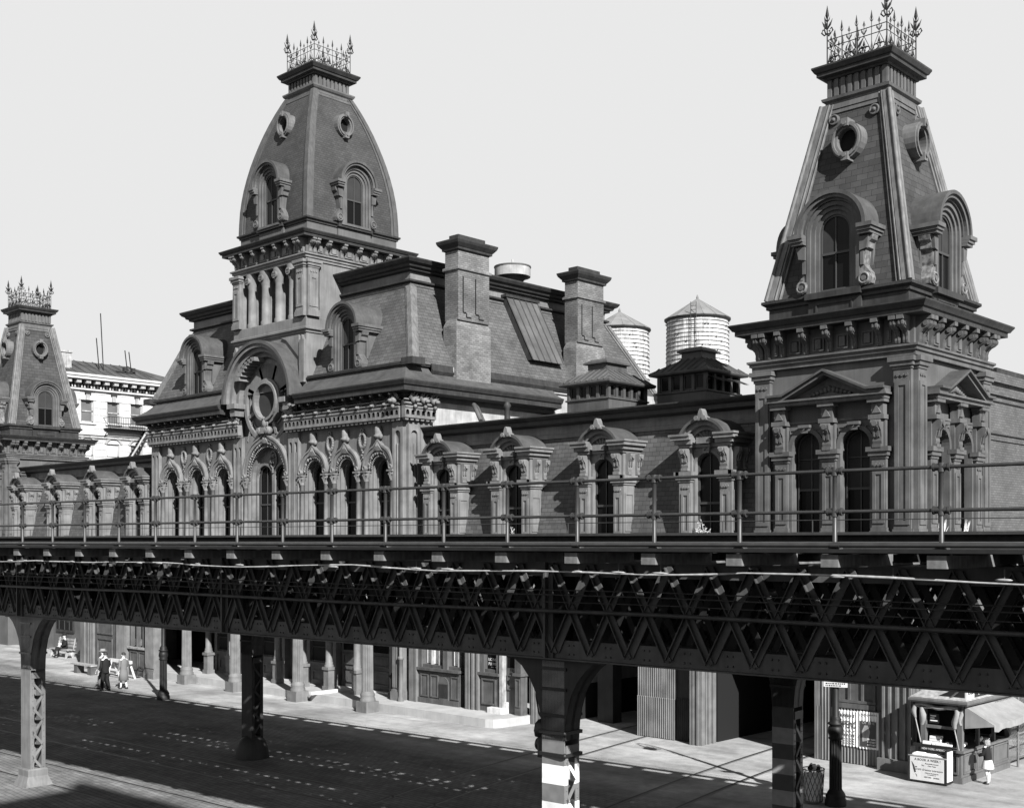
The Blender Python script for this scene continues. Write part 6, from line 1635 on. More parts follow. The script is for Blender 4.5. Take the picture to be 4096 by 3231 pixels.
b = poster(-16.42, -15.8, .50, 1.57); b.box(FD, -16.36, -15.86, .088, .091, .56, 1.3, 'sash')
b.prism(FD, [(-16.28, .7), (-16.1, .75), (-16.05, 1.0), (-16.12, 1.18), (-16.22, 1.18), (-16.3, 1.0)], .0915, .093, 'whited'); b.add(text('OF THE', .1, FD, -16.1, .094, 1.22, 'whited', .4)); b.add(text('AUDITORIUM', .05, FD, -16.1, .09, 1.47, 'sash', .5))
for q, s_ in enumerate(('800 YEARS', 'MYSTERY', 'HISTORY')): b.add(text(s_, .07, FD, -16.0, .094, .76 - q * .08, 'paper', .26))
t = build(b, 'poster', origin=(-16.1, 31.85, .5)); tag(t, 'dark picture poster with white border pasted beside the pale lettered one', 'poster')
# wire trash basket
t = empty('trash_basket', (-14.86, 26.45, 0), 'pale wire mesh trash basket full of crumpled paper near the kerb', 'trash basket')
b = MB(); c = (-14.86, 26.45)
for q in range(14):
    for d in (-1, 1):
        pts = [(c[0] + (.22 + .06 * z) * cos(2 * pi * q / 14 + d * z * 1.5), c[1] + (.22 + .06 * z) * sin(2 * pi * q / 14 + d * z * 1.5), z) for z in (.05, .25, .45, .65, .85)]; b.tube(pts, .009, 'rail', 4)
for z, r in ((.05, .22), (.85, .275), (.06, .21)): b.torus(WORLD, 0, 0, .1, .01, 0, 'rail', 3) if 0 else b.tube([(c[0] + r * cos(a), c[1] + r * sin(a), z) for a in [2 * pi * i / 20 for i in range(21)]], .013, 'rail', 5)
build(b, 'wire_cage', t)
b = MB(); b.lathe(c, [(.2, .03), (.215, .3), (.235, .6), (.25, .72)], 'paper', 14); build(b, 'paper_lining', t)
for q in range(9):
    b2 = MB(); a = q * 2.4; r = .05 + .12 * random.random(); x, y, z = c[0] + r * cos(a), c[1] + r * sin(a), .78 + random.uniform(0, .1)
    rows = []
    for i in range(5):
        rows.append([(x + .08 * random.uniform(.5, 1.1) * sin(pi * (i + .3) / 5) * cos(j), y + .08 * random.uniform(.5, 1.1) * sin(pi * (i + .3) / 5) * sin(j), z - .07 + .04 * i) for j in [2 * pi * k / 6 for k in range(6)]])
    b2.grid(rows, random.choice(('paper', 'paper', 'shade')), True, False)
    if q == 0: acc = MB()
    acc.add(b2)
o = build(acc, 'litter', origin=(c[0], c[1], .72)); tag(o, 'crumpled paper litter heaped in the top of the wire basket', 'litter', kind='stuff')
# chain-link fence behind the newsstand
b = MB(); t = empty('chain_link_fence', (-12.9, 36.5, 0), 'chain-link fence beyond the newsstand on the right', 'fence')
FF = right(-12.95)
u = 34.9
while u < 44:
    for d in (-1, 1): b.tube([FF.p(u, 0, .25), FF.p(u + d * 2.2, 0, 2.45)], .008, 'rail', 3)
    u += .11
build(b, 'mesh', t); b = MB()
for w in (.3, .95, 1.7, 2.45): b.tube([FF.p(34.7, 0, w), FF.p(44, 0, w)], .03, 'rail', 6)
for u in (34.75, 37.5, 40, 42.5): b.tube([FF.p(u, 0, 0), FF.p(u, 0, 2.5)], .035, 'rail', 6)
build(b, 'fence_frame', t)
# bench
t = empty('bench', (-64.3, 30.6, 0), 'weathered slatted wooden bench with a seated man against the wing wall', 'bench')
b = MB(); 
for i in range(3): b.wbox(-65.3, -63.1, 30.35 + i * .17, 30.49 + i * .17, .43, .47, 'woodl')
build(b, 'seat', t); b = MB()
for i in range(3): b.wbox(-65.3, -63.1, 30.86 + i * .03, 30.89 + i * .03, .58 + i * .17, .70 + i * .17, 'woodl')
build(b, 'backrest', t)
for x in (-65.1, -63.3):
    b = MB(); G = right(x); b.sprism(Fr((x, 0, 0), (1, 0), (0, 1)), [(30.34, 0), (30.42, 0), (30.5, .16), (30.66, .16), (30.74, 0), (30.86, 0), (30.84, .43), (30.36, .43)], -.03, .03, 'woodl'); b.tube([(x, 30.82, .40), (x, 30.95, 1.08)], .035, 'woodl', 4); build(b, 'end_frame', t)
# white sawhorse, low box, loose plank
t = empty('sawhorse', (-53, 28.0, 0), 'white painted sawhorse barrier standing before the storefront bay', 'sawhorse')
b = MB(); b.wbox(-53.3, -51.3, 27.75, 27.87, .74, .88, 'white'); build(b, 'rail', t)
for x in (-53.1, -51.5):
    for s in (-1, 1):
        b = MB(); b.tube([(x, 27.81 + s * .04, .8), (x + (.12 if x < -52 else -.0), 27.81 + s * .32, 0)], .055, 'white', 4); build(b, 'leg', t)
b = MB(); b.wbox(-53.1, -51.5, 27.6, 27.63, .34, .44, 'white'); build(b, 'brace', t)
t = empty('low_bench', (-55.6, 27.6, 0), 'low plank bench on box supports beside the big left porch pier', 'bench')
b = MB(); b.wbox(-56.4, -54.3, 27.3, 27.75, .42, .48, 'woodl'); build(b, 'plank', t)
for x in (-56.1, -54.7): b = MB(); b.wbox(x, x + .35, 27.34, 27.7, 0, .42, 'wood'); build(b, 'box_support', t)
b = MB(); b.wbox(-38.9, -38.75, 28.9, 30.9, .302, .42, 'white'); t = build(b, 'white_beam', origin=(-38.8, 29.9, .302)); tag(t, 'loose white timber lying across the porch floor', 'timber')

# ------------------------------------------------------------------ people
def skin_body(name, parent, joints, bones, k, root=0, sub=1):
    """one continuous skinned surface grown on a joint graph: joints=[(x,y,z,r)]"""
    me = bpy.data.meshes.new(name); me.from_pydata([j[:3] for j in joints], bones, []); o = bpy.data.objects.new(name, me); COL.objects.link(o)
    sk = o.modifiers.new('s', 'SKIN'); ly = me.skin_vertices[0].data if me.skin_vertices else None
    if ly is None: me.skin_vertices.new(); ly = me.skin_vertices[0].data
    for i, j in enumerate(joints):
        r = j[3]; ly[i].radius = r if isinstance(r, tuple) else (r, r); ly[i].use_root = (i == root)
    o.modifiers.new('d', 'SUBSURF').levels = sub; dg = bpy.context.evaluated_depsgraph_get(); dg.update()
    nm = bpy.data.meshes.new_from_object(o.evaluated_get(dg)); bpy.data.objects.remove(o)
    b = MB(); b.v = [tuple(v.co) for v in nm.vertices]
    for p in nm.polygons: b.f.append(tuple(p.vertices)); b.m.append(b.mi(k)); b.sm.append(True)
    bpy.data.meshes.remove(nm)
    return b

class Fig:
    """figure in local coords: f = facing dir angle; local x = right of the figure, y = forward"""
    def __init__(s, x, y, z, face, H): s.o = (x, y, z); s.c, s.s = cos(face), sin(face); s.H = H
    def P(s, a, f, z): # a to figure's right, f forward
        return (s.o[0] + f * s.c + a * s.s, s.o[1] + f * s.s - a * s.c, s.o[2] + z)
def figure(name, x, y, z, face, H, label, legs, arms, skin='skin', hands=True, lean=0., sit=None):
    """legs/arms: per side list of local joints (a,f,z) in units of H"""
    g_ = Fig(x, y, z, face, H); t = empty(name, (x, y, z), label, 'person')
    J, B = [], []
    def add(a, f, zz, r, par=None):
        J.append((*g_.P(a * H, f * H, zz * H), r * H if not isinstance(r, tuple) else (r[0] * H, r[1] * H))); i = len(J) - 1
        if par is not None: B.append((par, i))
        return i
    hz = sit if sit else .52; L = lean
    pel = add(0, 0, hz, .062); w = add(0, L * .3, hz + .09, .058, pel); ch = add(0, L * .7, hz + .21, .066, w); nb = add(0, L, hz + .295, .036, ch); nk = add(0, L + .005, hz + .335, .028, nb); hd = add(0, L + .015, hz + .385, .048, nk); tp = add(0, L + .01, hz + .44, .04, hd)
    for sd, lg in zip((-1, 1), legs):
        p = add(sd * .05, lg[0][1], hz - .02, .050, pel)
        for (a, f, zz), r in zip(lg[1:], (.038, .026, .022, .016)): p = add(a, f, zz, r, p)
    for sd, ar in zip((-1, 1), arms):
        p = add(sd * .105, L * .9, hz + .275, .032, nb)
        for (a, f, zz), r in zip(ar[:2], (.025, .018)): p = add(a, f, zz, r, p)
        a, f, zz = ar[2]; p = add(a, f, zz, .013, p)
        if hands:
            ea, ef, ez = ar[1]; d = Vector((a - ea, f - ef, zz - ez)).normalized(); pm = add(a + d.x * .028, f + d.y * .028, zz + d.z * .028, .014, p)
            sdv = d.cross(Vector((0, 0, 1))); sdv = sdv.normalized() if sdv.length > .05 else Vector((1, 0, 0)); nv = d.cross(sdv)
            for q, ln in zip((-1.5, -.5, .5, 1.5), (.036, .044, .041, .032)):
                b0 = Vector((a, f, zz)) + d * .048 + sdv * q * .0085; i1 = add(*b0, .0048, pm); b1 = b0 + d * ln * .6 + nv * ln * .25; i2 = add(*b1, .0044, i1); b2 = b1 + d * ln * .25 + nv * ln * .4; add(*b2, .0038, i2)
            th = Vector((a, f, zz)) + d * .018 + sdv * -.017; i1 = add(*th, .0055, p); th = th + d * .018 + sdv * -.010 + nv * .012; add(*th, .0045, i1)
    build(skin_body('body', t, J, B, skin), 'body', t)
    return g_, t, J
def face_parts(g_, t, H, hz, L, hairk, skin='skin', long_hair=False, facing=True):
    P = lambda a, f, zz: g_.P(a * H, f * H, zz * H); hc = hz + .408
    b = MB(); b.blob(P(0, L + .012, hc), (.055 * H, .055 * H, .066 * H), skin, 12, 8); b.blob(P(0, L + .068, hc - .006), (.011 * H, .011 * H, .016 * H), skin, 6, 4)
    for s in (-1, 1): b.blob(P(s * .056, L + .008, hc - .004), (.012 * H, .012 * H, .018 * H), skin, 6, 4)
    for s in (-1, 1): b.blob(P(s * .022, L + .060, hc + .012), (.008 * H, .008 * H, .006 * H), 'black', 6, 4)
    b.blob(P(0, L + .060, hc - .034), (.018 * H, .008 * H, .005 * H), 'sash', 6, 4); build(b, 'head', t)
    b = MB()
    rows = []
    for i in range(7):
        a = pi * .5 * i / 6 * (1.15 if not long_hair else 1.35); rows.append([P(.062 * sin(a) * cos(q), L + .004 + .062 * sin(a) * sin(q) * (.85 if sin(q) > 0 and i > 3 else 1.05), hc + .012 + .064 * cos(a)) for q in [2 * pi * j / 12 for j in range(12)]])
    b.grid(rows, hairk, True)
    if long_hair:
        for j in range(22):
            a = pi + pi * (j + .5) / 22 + .0; c = P(.062 * cos(a), L + .0 + .062 * sin(a), hc - .01 - .03 * (j % 3)); b.blob(c, (.024 * H, .024 * H, .034 * H), hairk, 6, 4)
        for j in range(10): c = P(.05 * cos(j * 2.4), L - .01 + .04 * sin(j * 2.4), hc + .055); b.blob(c, (.026 * H, .026 * H, .022 * H), hairk, 6, 4)
    build(b, 'hair', t)
def wrapc(name, t, g_, H, rings, k):
    """garment: stacked ellipses [(a,f,z,ra,rf)] in units of H"""
    b = MB(); rows = []
    for a, f, zz, ra, rf in rings: rows.append([g_.P((a + ra * cos(q)) * H, (f + rf * sin(q)) * H, zz * H) for q in [2 * pi * j / 16 for j in range(16)]])
    b.grid(rows, k, True); build(b, name, t)
def sleeve(b, g_, H, pts, rs, k): b.tube([g_.P(a * H, f * H, zz * H) for a, f, zz in pts], [r * H for r in rs], k, 8)
def shoe(b, g_, H, a, f, zz, k='black'):
    b.blob(g_.P(a * H, (f + .03) * H, (zz + .018) * H), (.052 * H, .052 * H, .024 * H), k, 8, 5); b.blob(g_.P(a * H, (f - .005) * H, (zz + .02) * H), (.026 * H, .026 * H, .03 * H), k, 8, 5)

# girl at the kiosk counter, seen from behind
H = 1.24; fa = radians(180)
legs = [[(-.05, 0, .5), (-.045, .02, .29), (-.05, -.04, .06), (-.05, .0, .02)], [(.05, 0, .5), (.045, .0, .29), (.045, -.01, .06), (.045, .04, .02)]]
arms = [[(-.15, .03, .66), (-.10, .14, .62), (-.07, .17, .63)], [(.15, .03, .66), (.11, .14, .62), (.08, .17, .63)]]
g_, t, J = figure('person', -12.62, 31.72, 0, fa, H, 'small girl in a dark jacket and short white skirt leaning at the newsstand counter', legs, arms, lean=.03)
face_parts(g_, t, H, .52, .03, 'hairb', long_hair=True)
b = MB()
rings = [(0, .0, .49, .105, .085), (0, .0, .56, .10, .08), (0, .015, .66, .105, .082), (0, .022, .76, .115, .078), (0, .028, .81, .085, .06), (0, .03, .835, .04, .04)]
wrapc('jacket', t, g_, H, rings, 'navy')
b = MB()
for s in (-1, 1): b = MB(); sleeve(b, g_, H, [(s * .10, .025, .79), (s * .155, .03, .66), (s * .105, .14, .615)], [.045, .042, .032], 'navy'); build(b, 'sleeve', t)
wrapc('skirt', t, g_, H, [(0, 0, .53, .10, .082), (0, 0, .45, .125, .11), (0, 0, .35, .15, .13), (0, 0, .33, .148, .128), (0, 0, .34, .10, .09)], 'white')
b = MB(); wrapc('collar', t, g_, H, [(0, .028, .82, .062, .055), (0, .03, .845, .05, .045)], 'white')
for s, f in ((-1, -.0), (1, .04)): b = MB(); shoe(b, g_, H, s * .045, f - .02, 0); build(b, 'shoe', t)
b = MB()
for s, f in ((-1, -.03), (1, -.01)): b = MB(); b.tube([g_.P(s * .048 * H, f * H, .05 * H), g_.P(s * .048 * H, f * H, .22 * H)], [.026 * H, .032 * H], 'white', 8); build(b, 'stocking', t)
# seated man with peaked cap
H = 1.74; fa = radians(-100); sz = .28
legs = [[(-.05, .02, sz), (-.06, .24, sz), (-.05, .26, .05), (-.05, .3, .02)], [(.05, .02, sz), (.03, .25, sz + .02), (-.02, .34, .10), (-.03, .38, .07)]]
arms = [[(-.17, .04, sz + .13), (-.13, .17, sz + .10), (-.10, .20, sz + .10)], [(.17, .0, sz + .13), (.19, .12, sz + .06), (.17, .17, sz + .05)]]
g_, t, J = figure('person', -64.0, 30.66, 0, fa, H, 'man in dark uniform and peaked cap sitting cross-legged on the bench', legs, arms, sit=sz)
face_parts(g_, t, H, sz, 0, 'hair')
wrapc('coat', t, g_, H, [(0, .02, sz - .05, .12, .11), (0, .0, sz + .04, .11, .085), (0, .0, sz + .16, .118, .085), (0, .0, sz + .26, .12, .07), (0, .0, sz + .31, .06, .05)], 'navy')
b = MB()
for ar, s in zip(arms, (-1, 1)): b = MB(); sleeve(b, g_, H, [(s * .11, 0, sz + .27), ar[0], ar[1]], [.046, .04, .03], 'navy'); build(b, 'sleeve', t)
b = MB()
for lg in legs: sleeve(b, g_, H, [(lg[0][0], .0, sz), lg[1], lg[2]], [.062, .055, .038], 'navy')
build(b, 'trousers', t); b = MB()
for lg in legs: b = MB(); shoe(b, g_, H, lg[3][0], lg[3][1] - .03, lg[3][2] - .02); build(b, 'shoe', t)
b = MB(); hc = sz + .408
P = lambda a, f, zz: g_.P(a * H, f * H, zz * H)
rows = [[P(r * cos(q), .01 + r * sin(q), hc + z) for q in [2 * pi * j / 14 for j in range(14)]] for r, z in ((.062, .03), (.064, .06), (.078, .085), (.06, .1), (.01, .105))]
b.grid(rows, 'navy', True); b.grid([[P(.06 * cos(q), .01 + .06 * sin(q), hc + .035) for q in [pi * j / 8 for j in range(9)]], [P(.066 * cos(q), .02 + .1 * sin(q), hc + .018) for q in [pi * j / 8 for j in range(9)]]], 'black'); build(b, 'cap', t)
b = MB(); b.box(Fr(P(-.02, .16, sz + .12), (1, 0), (0, -1)), -.16, .16, -.01, .01, -.12, .13, 'paper'); o = build(b, 'newspaper', origin=P(-.02, .16, sz + .12)); tag(o, 'white folded newspaper in the hands of the man on the bench', 'newspaper')
# walking group
def walker(x, y, fa, H, label, topk, legk, hat=None, skirt=False, stride=.12, hairk='hair', coat_len=.46):
    legs = [[(-.05, 0, .5), (-.05, stride * .6, .28), (-.05, stride * .7, .05), (-.05, stride + .02, .02)], [(.05, 0, .5), (.05, -stride * .1, .28), (.05, -stride, .06), (.05, -stride + .03, .03)]]
    arms = [[(-.15, -.02, .65), (-.16, -.05 + .06, .53), (-.16, .05, .48)], [(.15, .02, .65), (.15, .10, .56), (.14, .14, .54)]]
    g_, t, J = figure('person', x, y, 0, fa, H, label, legs, arms)
    face_parts(g_, t, H, .52, 0, hairk)
    wrapc('jacket', t, g_, H, [(0, 0, coat_len, .105, .085), (0, 0, .56, .098, .078), (0, 0, .66, .108, .082), (0, 0, .76, .118, .075), (0, 0, .815, .07, .055), (0, 0, .835, .04, .04)], topk)
    b = MB()
    for ar, s in zip(arms, (-1, 1)): b = MB(); sleeve(b, g_, H, [(s * .11, 0, .785), ar[0], ar[1]], [.044, .038, .028], topk); build(b, 'sleeve', t)
    if skirt: wrapc('skirt', t, g_, H, [(0, 0, .53, .10, .082), (0, 0, .42, .12, .10), (0, .0, .24, .14, .13), (0, 0, .23, .10, .1)], topk)
    else:
        b = MB()
        for lg in legs: sleeve(b, g_, H, [(lg[0][0], 0, .5), lg[1], lg[2]], [.060, .05, .036], legk)
        build(b, 'trousers', t)
    b = MB()
    for lg in legs: b = MB(); shoe(b, g_, H, lg[3][0], lg[3][1] - .04, lg[3][2] - .02); build(b, 'shoe', t)
    if hat:
        b = MB(); hc = .93; rows = [[g_.P(r * cos(q) * H, (.01 + r * sin(q)) * H, (hc + z) * H) for q in [2 * pi * j / 16 for j in range(16)]] for r, z in ((.062, .028), (.105, .03), (.105, .036), (.062, .042), (.058, .085), (.02, .09))]
        b.grid(rows, hat, True); build(b, 'hat', t)
    return t
walker(-48.95, 25.2, radians(195), 1.75, 'walking man in grey jacket and trousers wearing a pale straw hat', 'greyc', 'greyc', hat='cloth')
walker(-48.45, 25.05, radians(190), 1.68, 'walking figure in dark clothes between the straw-hatted man and the pale-dressed person', 'navy', 'navy', stride=.09)
walker(-48.35, 25.85, radians(190), 1.62, 'walking person in a pale dress at the right of the walking group', 'lightc', 'lightc', skirt=True, stride=.07)

# ------------------------------------------------------------------ plants on the window sills
def plant(x, y, z, h, n, label, w=.22, drop=False, ang=0):
    b = MB(); b.wbox(x - w - .05, x + w + .05, y - .1, y + .08, z, z + .14, 'kiosk')
    for i in range(n):
        px = x + random.uniform(-w, w); hh = h * random.uniform(.4, 1); lx = random.uniform(-.12, .12); pts = [(px, y, z + .12), (px + lx * .5, y - .02, z + .12 + hh * .6), (px + lx, y - .04, z + .12 + hh)]
        b.tube(pts, [.008, .007, .003], 'leaf', 4)
        for q in range(7):
            t_ = random.uniform(.25, 1); c = Vector(pts[0]).lerp(Vector(pts[2]), t_); d = Vector((random.uniform(-1, 1), random.uniform(-.6, .3), random.uniform(-.2, .9))).normalized(); s = d.cross(Vector((.2, 1, .1))).normalized() * .018; l = random.uniform(.05, .10)
            b.face([c, c + d * l * .5 + s, c + d * l, c + d * l * .5 - s], 'leaf')
    t = build(b, 'potted_plant', origin=(x, y, z)); tag(t, label, 'plant', 'plants on the window sills')
plant(-30.5, 31.88, 6.45, .55, 9, 'pale flowering plant on the sill of the second wing dormer from the pavilion')
plant(-21.8, 31.88, 6.45, .7, 12, 'tall pale flowering plants in the wing dormer nearest the right tower', .28)
def plant_side(y, label):
    b = MB(); x = -14.62; z = 6.62; b.wbox(x - .1, x + .06, y - .28, y + .28, z, z + .13, 'kiosk')
    for i in range(16):
        py = y + random.uniform(-.25, .25); h = random.uniform(.2, .5); ly = random.uniform(-.15, .15); w = .02
        b.face([(x, py - w, z + .1), (x, py + w, z + .1), (x + .05, py + ly * .6 + w, z + .1 + h * .6), (x + .08, py + ly, z + .1 + h), (x + .05, py + ly * .6 - w, z + .1 + h * .6)], 'leaf')
    t = build(b, 'potted_plant', origin=(x, y, z)); tag(t, label, 'plant', 'plants on the window sills')
plant_side(33.4, 'spiky pale plant in the front window on the right side of the near tower'); plant_side(35.0, 'spiky pale plant in the rear window on the right side of the near tower')

# ------------------------------------------------------------------ buildings behind
t = empty('apartment_building', (-101, 52, 0), 'white masonry apartment block with dark hipped roof behind the left tower', 'building')
XW = -100; FW = right(XW); b = MB()
ops = []
cols = [49.97 - 2.5 * i for i in range(8)] + [52.46, 54.75, 57.0]
def rect_wall(mb, F, u0, u1, w0, w1, holes, k, dp=.25):
    us = sorted({u0, u1} | {h[0] for h in holes} | {h[1] for h in holes}); ws = sorted({w0, w1} | {h[2] for h in holes} | {h[3] for h in holes})
    for a, c in zip(us, us[1:]):
        for d, e in zip(ws, ws[1:]):
            if any(h[0] <= (a + c) / 2 <= h[1] and h[2] <= (d + e) / 2 <= h[3] for h in holes): continue
            mb.face([F.p(a, 0, d), F.p(c, 0, d), F.p(c, 0, e), F.p(a, 0, e)], k)
    for a, c, d, e in holes:
        for q in (((a, d), (c, d)), ((c, d), (c, e)), ((c, e), (a, e)), ((a, e), (a, d))):
            mb.face([F.p(q[0][0], 0, q[0][1]), F.p(q[1][0], 0, q[1][1]), F.p(q[1][0], -dp, q[1][1]), F.p(q[0][0], -dp, q[0][1])], k)
rows_ = [(17.15, 19.1), (13.1, 15.3), (9.3, 11.6), (5.4, 7.8)]
holes = [(u - .6, u + .6, a, c) for u in cols for a, c in rows_]
rect_wall(b, FW, 29, 58.5, 0, 21.0, holes, 'wbldg'); b.face([(XW, 58.5, 0), (XW - 14, 58.5, 0), (XW - 14, 58.5, 21), (XW, 58.5, 21)], 'wbldg'); b.face([(XW, 29, 0), (XW - 14, 29, 0), (XW - 14, 29, 21), (XW, 29, 21)], 'wbldg'); b.face([(XW - 14, 29, 0), (XW - 14, 58.5, 0), (XW - 14, 58.5, 21), (XW - 14, 29, 21)], 'wbldg')
for w in [6 + .62 * i for i in range(24)]:
    for u0, u1 in zip([29] + [c + .62 for c in sorted(cols)], [c - .62 for c in sorted(cols)] + [58.5]):
        if w < 15.6 or w > 16.4: b.box(FW, u0 + .06, u1 - .06, .0005, .03, w + .04, w + .60, 'wbldg')
build(b, 'wall', t)
for u in cols:
    for r, (a, c) in enumerate(rows_[:2]):
        q = MB(); q.face([FW.p(u - .6, -.22, a), FW.p(u + .6, -.22, a), FW.p(u + .6, -.22, c), FW.p(u - .6, -.22, c)], 'wshade'); m = (a + c) / 2
        q.box(FW, u - .6, u + .6, -.21, -.14, m - .05, m + .05, 'whited'); q.box(FW, u - .6, u - .48, -.21, -.14, a, c, 'whited'); q.box(FW, u + .48, u + .6, -.21, -.14, a, c, 'whited'); q.box(FW, u - .6, u + .6, -.21, -.14, a, a + .1, 'whited')
        if r == 1 and u < 54: q.box(FW, u - .5, u + .5, -.215, -.2, m - .3, c, 'white')
        q.box(FW, u - .8, u + .8, .0, .14, a - .2, a - .02, 'wbldg')
        if r == 0:
            q.prism(FW, [(u - .8, c + .002), (u + .8, c + .002), (u + .95, c + .42), (u - .95, c + .42)], .001, .06, 'wbldg'); q.box(FW, u - .17, u + .17, .061, .2, c, c + .55, 'whited'); q.box(FW, u - .26, u + .26, .061, .26, c + .551, c + .75, 'shade')
        else:
            q.band(FW, arc(u, c - .25, .72, .3, pi - .3, 8), arc(u, c - .25, .9, .3, pi - .3, 8), .0, .12, 'whited')
        build(q, 'window', t)
b = MB(); b.box(FW, 29, 58.6, .0, .3, 16.0, 16.35, 'wbldg'); b.box(FW, 29, 58.6, .0, .18, 15.75, 15.99, 'whited')
b.box(FW, 29, 58.7, .0, .25, 19.95, 20.1, 'wbldg'); u = 29.2
while u < 58.4: b.box(FW, u, u + .14, .0, .2, 20.15, 20.4, 'wbldg'); u += .3
u = 29.3
while u < 58.5: b.box(FW, u, u + .42, .1, .75, 20.5, 20.8, 'whited'); u += .88
b.box(FW, 29, 58.7, .0, .1, 20.1, 20.85, 'shade'); b.box(FW, 28.9, 59.3, .0, .95, 20.85, 21.1, 'wbldg'); b.box(FW, 28.9, 59.4, .0, 1.05, 21.1, 21.3, 'wbldg'); build(b, 'cornice', t)
b = MB(); b.ring([(.6, 21.32), (-4.2, 23.15)], (XW - 14, XW, 29, 60.2), 'tar'); u = 30
while u < 57: b.tube([(XW + .4, u, 21.42), (XW - 4.1, min(u, 56), 23.17)], .05, 'tar', 3); u += .9
build(b, 'roof', t)
b = MB(); b.wbox(XW - 2.0, XW - 1.0, 47.7, 49.0, 21.2, 23.3, 'whited'); b.wbox(XW - 2.1, XW - .9, 47.6, 49.1, 23.3, 23.5, 'whited'); b.wbox(XW - 1.8, XW - .8, 46.6, 47.7, 21.2, 22.6, 'wbldg'); build(b, 'chimney', t)
for y, z1 in ((51.6, 25.0), (52.0, 27.3), (54.4, 24.2), (54.8, 24.1)):
    b = MB(); b.tube([(XW - 1.5, y + .3, 21.8), (XW - 1.5, y, z1)], .05, 'iron', 5); build(b, 'aerial_mast', t)
b = MB(); b.wbox(XW - 1.6, XW - 1.2, 55.0, 55.3, 21.4, 22.6, 'shade'); b.wbox(XW - 1.6, XW - 1.2, 54.2, 54.4, 21.4, 22.6, 'shade'); b.wbox(XW - 1.6, XW - 1.2, 53.4, 55.3, 22.1, 22.2, 'shade'); build(b, 'roof_frame', t)
b = MB()
def balcony(b, y0, y1, z):
    b.box(FW, y0, y1, .0, 1.1, z, z + .08, 'iron'); 
    for w in (z + .5, z + 1.05): b.box(FW, y0, y1, 1.06, 1.1, w, w + .05, 'iron')
    u = y0
    while u < y1: b.box(FW, u, u + .03, 1.06, 1.09, z + .08, z + 1.05, 'iron'); u += .17
    for u in (y0, y1): b.box(FW, u - .02, u + .02, .0, 1.1, z + 1.0, z + 1.05, 'iron'); b.tube([FW.p(u, .05, z - .8), FW.p(u, 1.0, z)], .04, 'iron', 4)
balcony(b, 51.5, 55.9, 16.6); balcony(b, 51.5, 55.9, 12.6)
for o in (.45, .95): b.tube([FW.p(52.8, o, 12.7), FW.p(55.3, o, 16.6)], .10, 'whited' if o > .5 else 'iron', 4)
for i in range(14): q = i / 13; b.box(FW, 52.8 + 2.5 * q - .15, 52.8 + 2.5 * q + .12, .45, .95, 12.72 + 3.9 * q, 12.77 + 3.9 * q, 'iron')
build(b, 'fire_escape', t)
# narrow chimney rising behind the left spire
b = MB(); b.wbox(-97.6, -96.9, 44.2, 44.9, 0, 24.0, 'shade'); b.wbox(-97.8, -96.7, 44.0, 45.1, 24.0, 24.25, 'shade'); b.wbox(-97.5, -97.0, 44.3, 44.8, 24.25, 25.1, 'shade'); b.lathe((-97.25, 44.55), [(.4, 25.1), (.4, 25.25), (.05, 25.5)], 'shade', 8)
o = build(b, 'chimney_stack', origin=(-97.2, 44.5, 0)); tag(o, 'slim dark chimney stack peeping out beside the left spire', 'chimney')
# brick side building
t = empty('brick_building', (-15, 50, 0), 'plain buff brick building behind the right-hand tower', 'building')
FB = right(-14.95); b = MB(); rect_wall(b, FB, 36.7, 75, 0, 11.85, [(44.2, 45.6, 7.0, 9.4)], 'brick'); b.face([(-14.95, 36.8, 0), (-16.5, 36.8, 0), (-16.5, 36.8, 11.85), (-14.95, 36.8, 11.85)], 'brick'); b.face([(-14.95, 36.8, 11.85), (-14.95, 75, 11.85), (-19, 75, 11.85), (-19, 36.8, 11.85)], 'roof')
b.box(FB, 36.7, 75, .0, .06, 11.0, 11.1, 'brick'); b.box(FB, 36.7, 75, .0, .1, 11.2, 11.32, 'brick'); b.box(FB, 36.7, 75, .0, .14, 11.6, 11.9, 'brick'); b.box(FB, 36.7, 75, .0, .05, 9.75, 9.85, 'brick'); b.box(FB, 36.7, 75, .0, .07, 9.95, 10.05, 'brick'); build(b, 'wall', t)
b = MB(); b.face([FB.p(44.2, -.2, 7), FB.p(45.6, -.2, 7), FB.p(45.6, -.2, 9.4), FB.p(44.2, -.2, 9.4)], 'glass'); b.box(FB, 44.2, 45.6, -.19, -.1, 8.15, 8.25, 'sash'); build(b, 'window', t)
b = MB(); b.box(FB, 44.0, 45.8, .0, .1, 9.42, 9.72, 'plaster'); build(b, 'lintel', t)
b = MB(); b.wbox(-17.5, -16.0, 41, 46, 11.9, 12.5, 'dark'); build(b, 'parapet_shed', t)
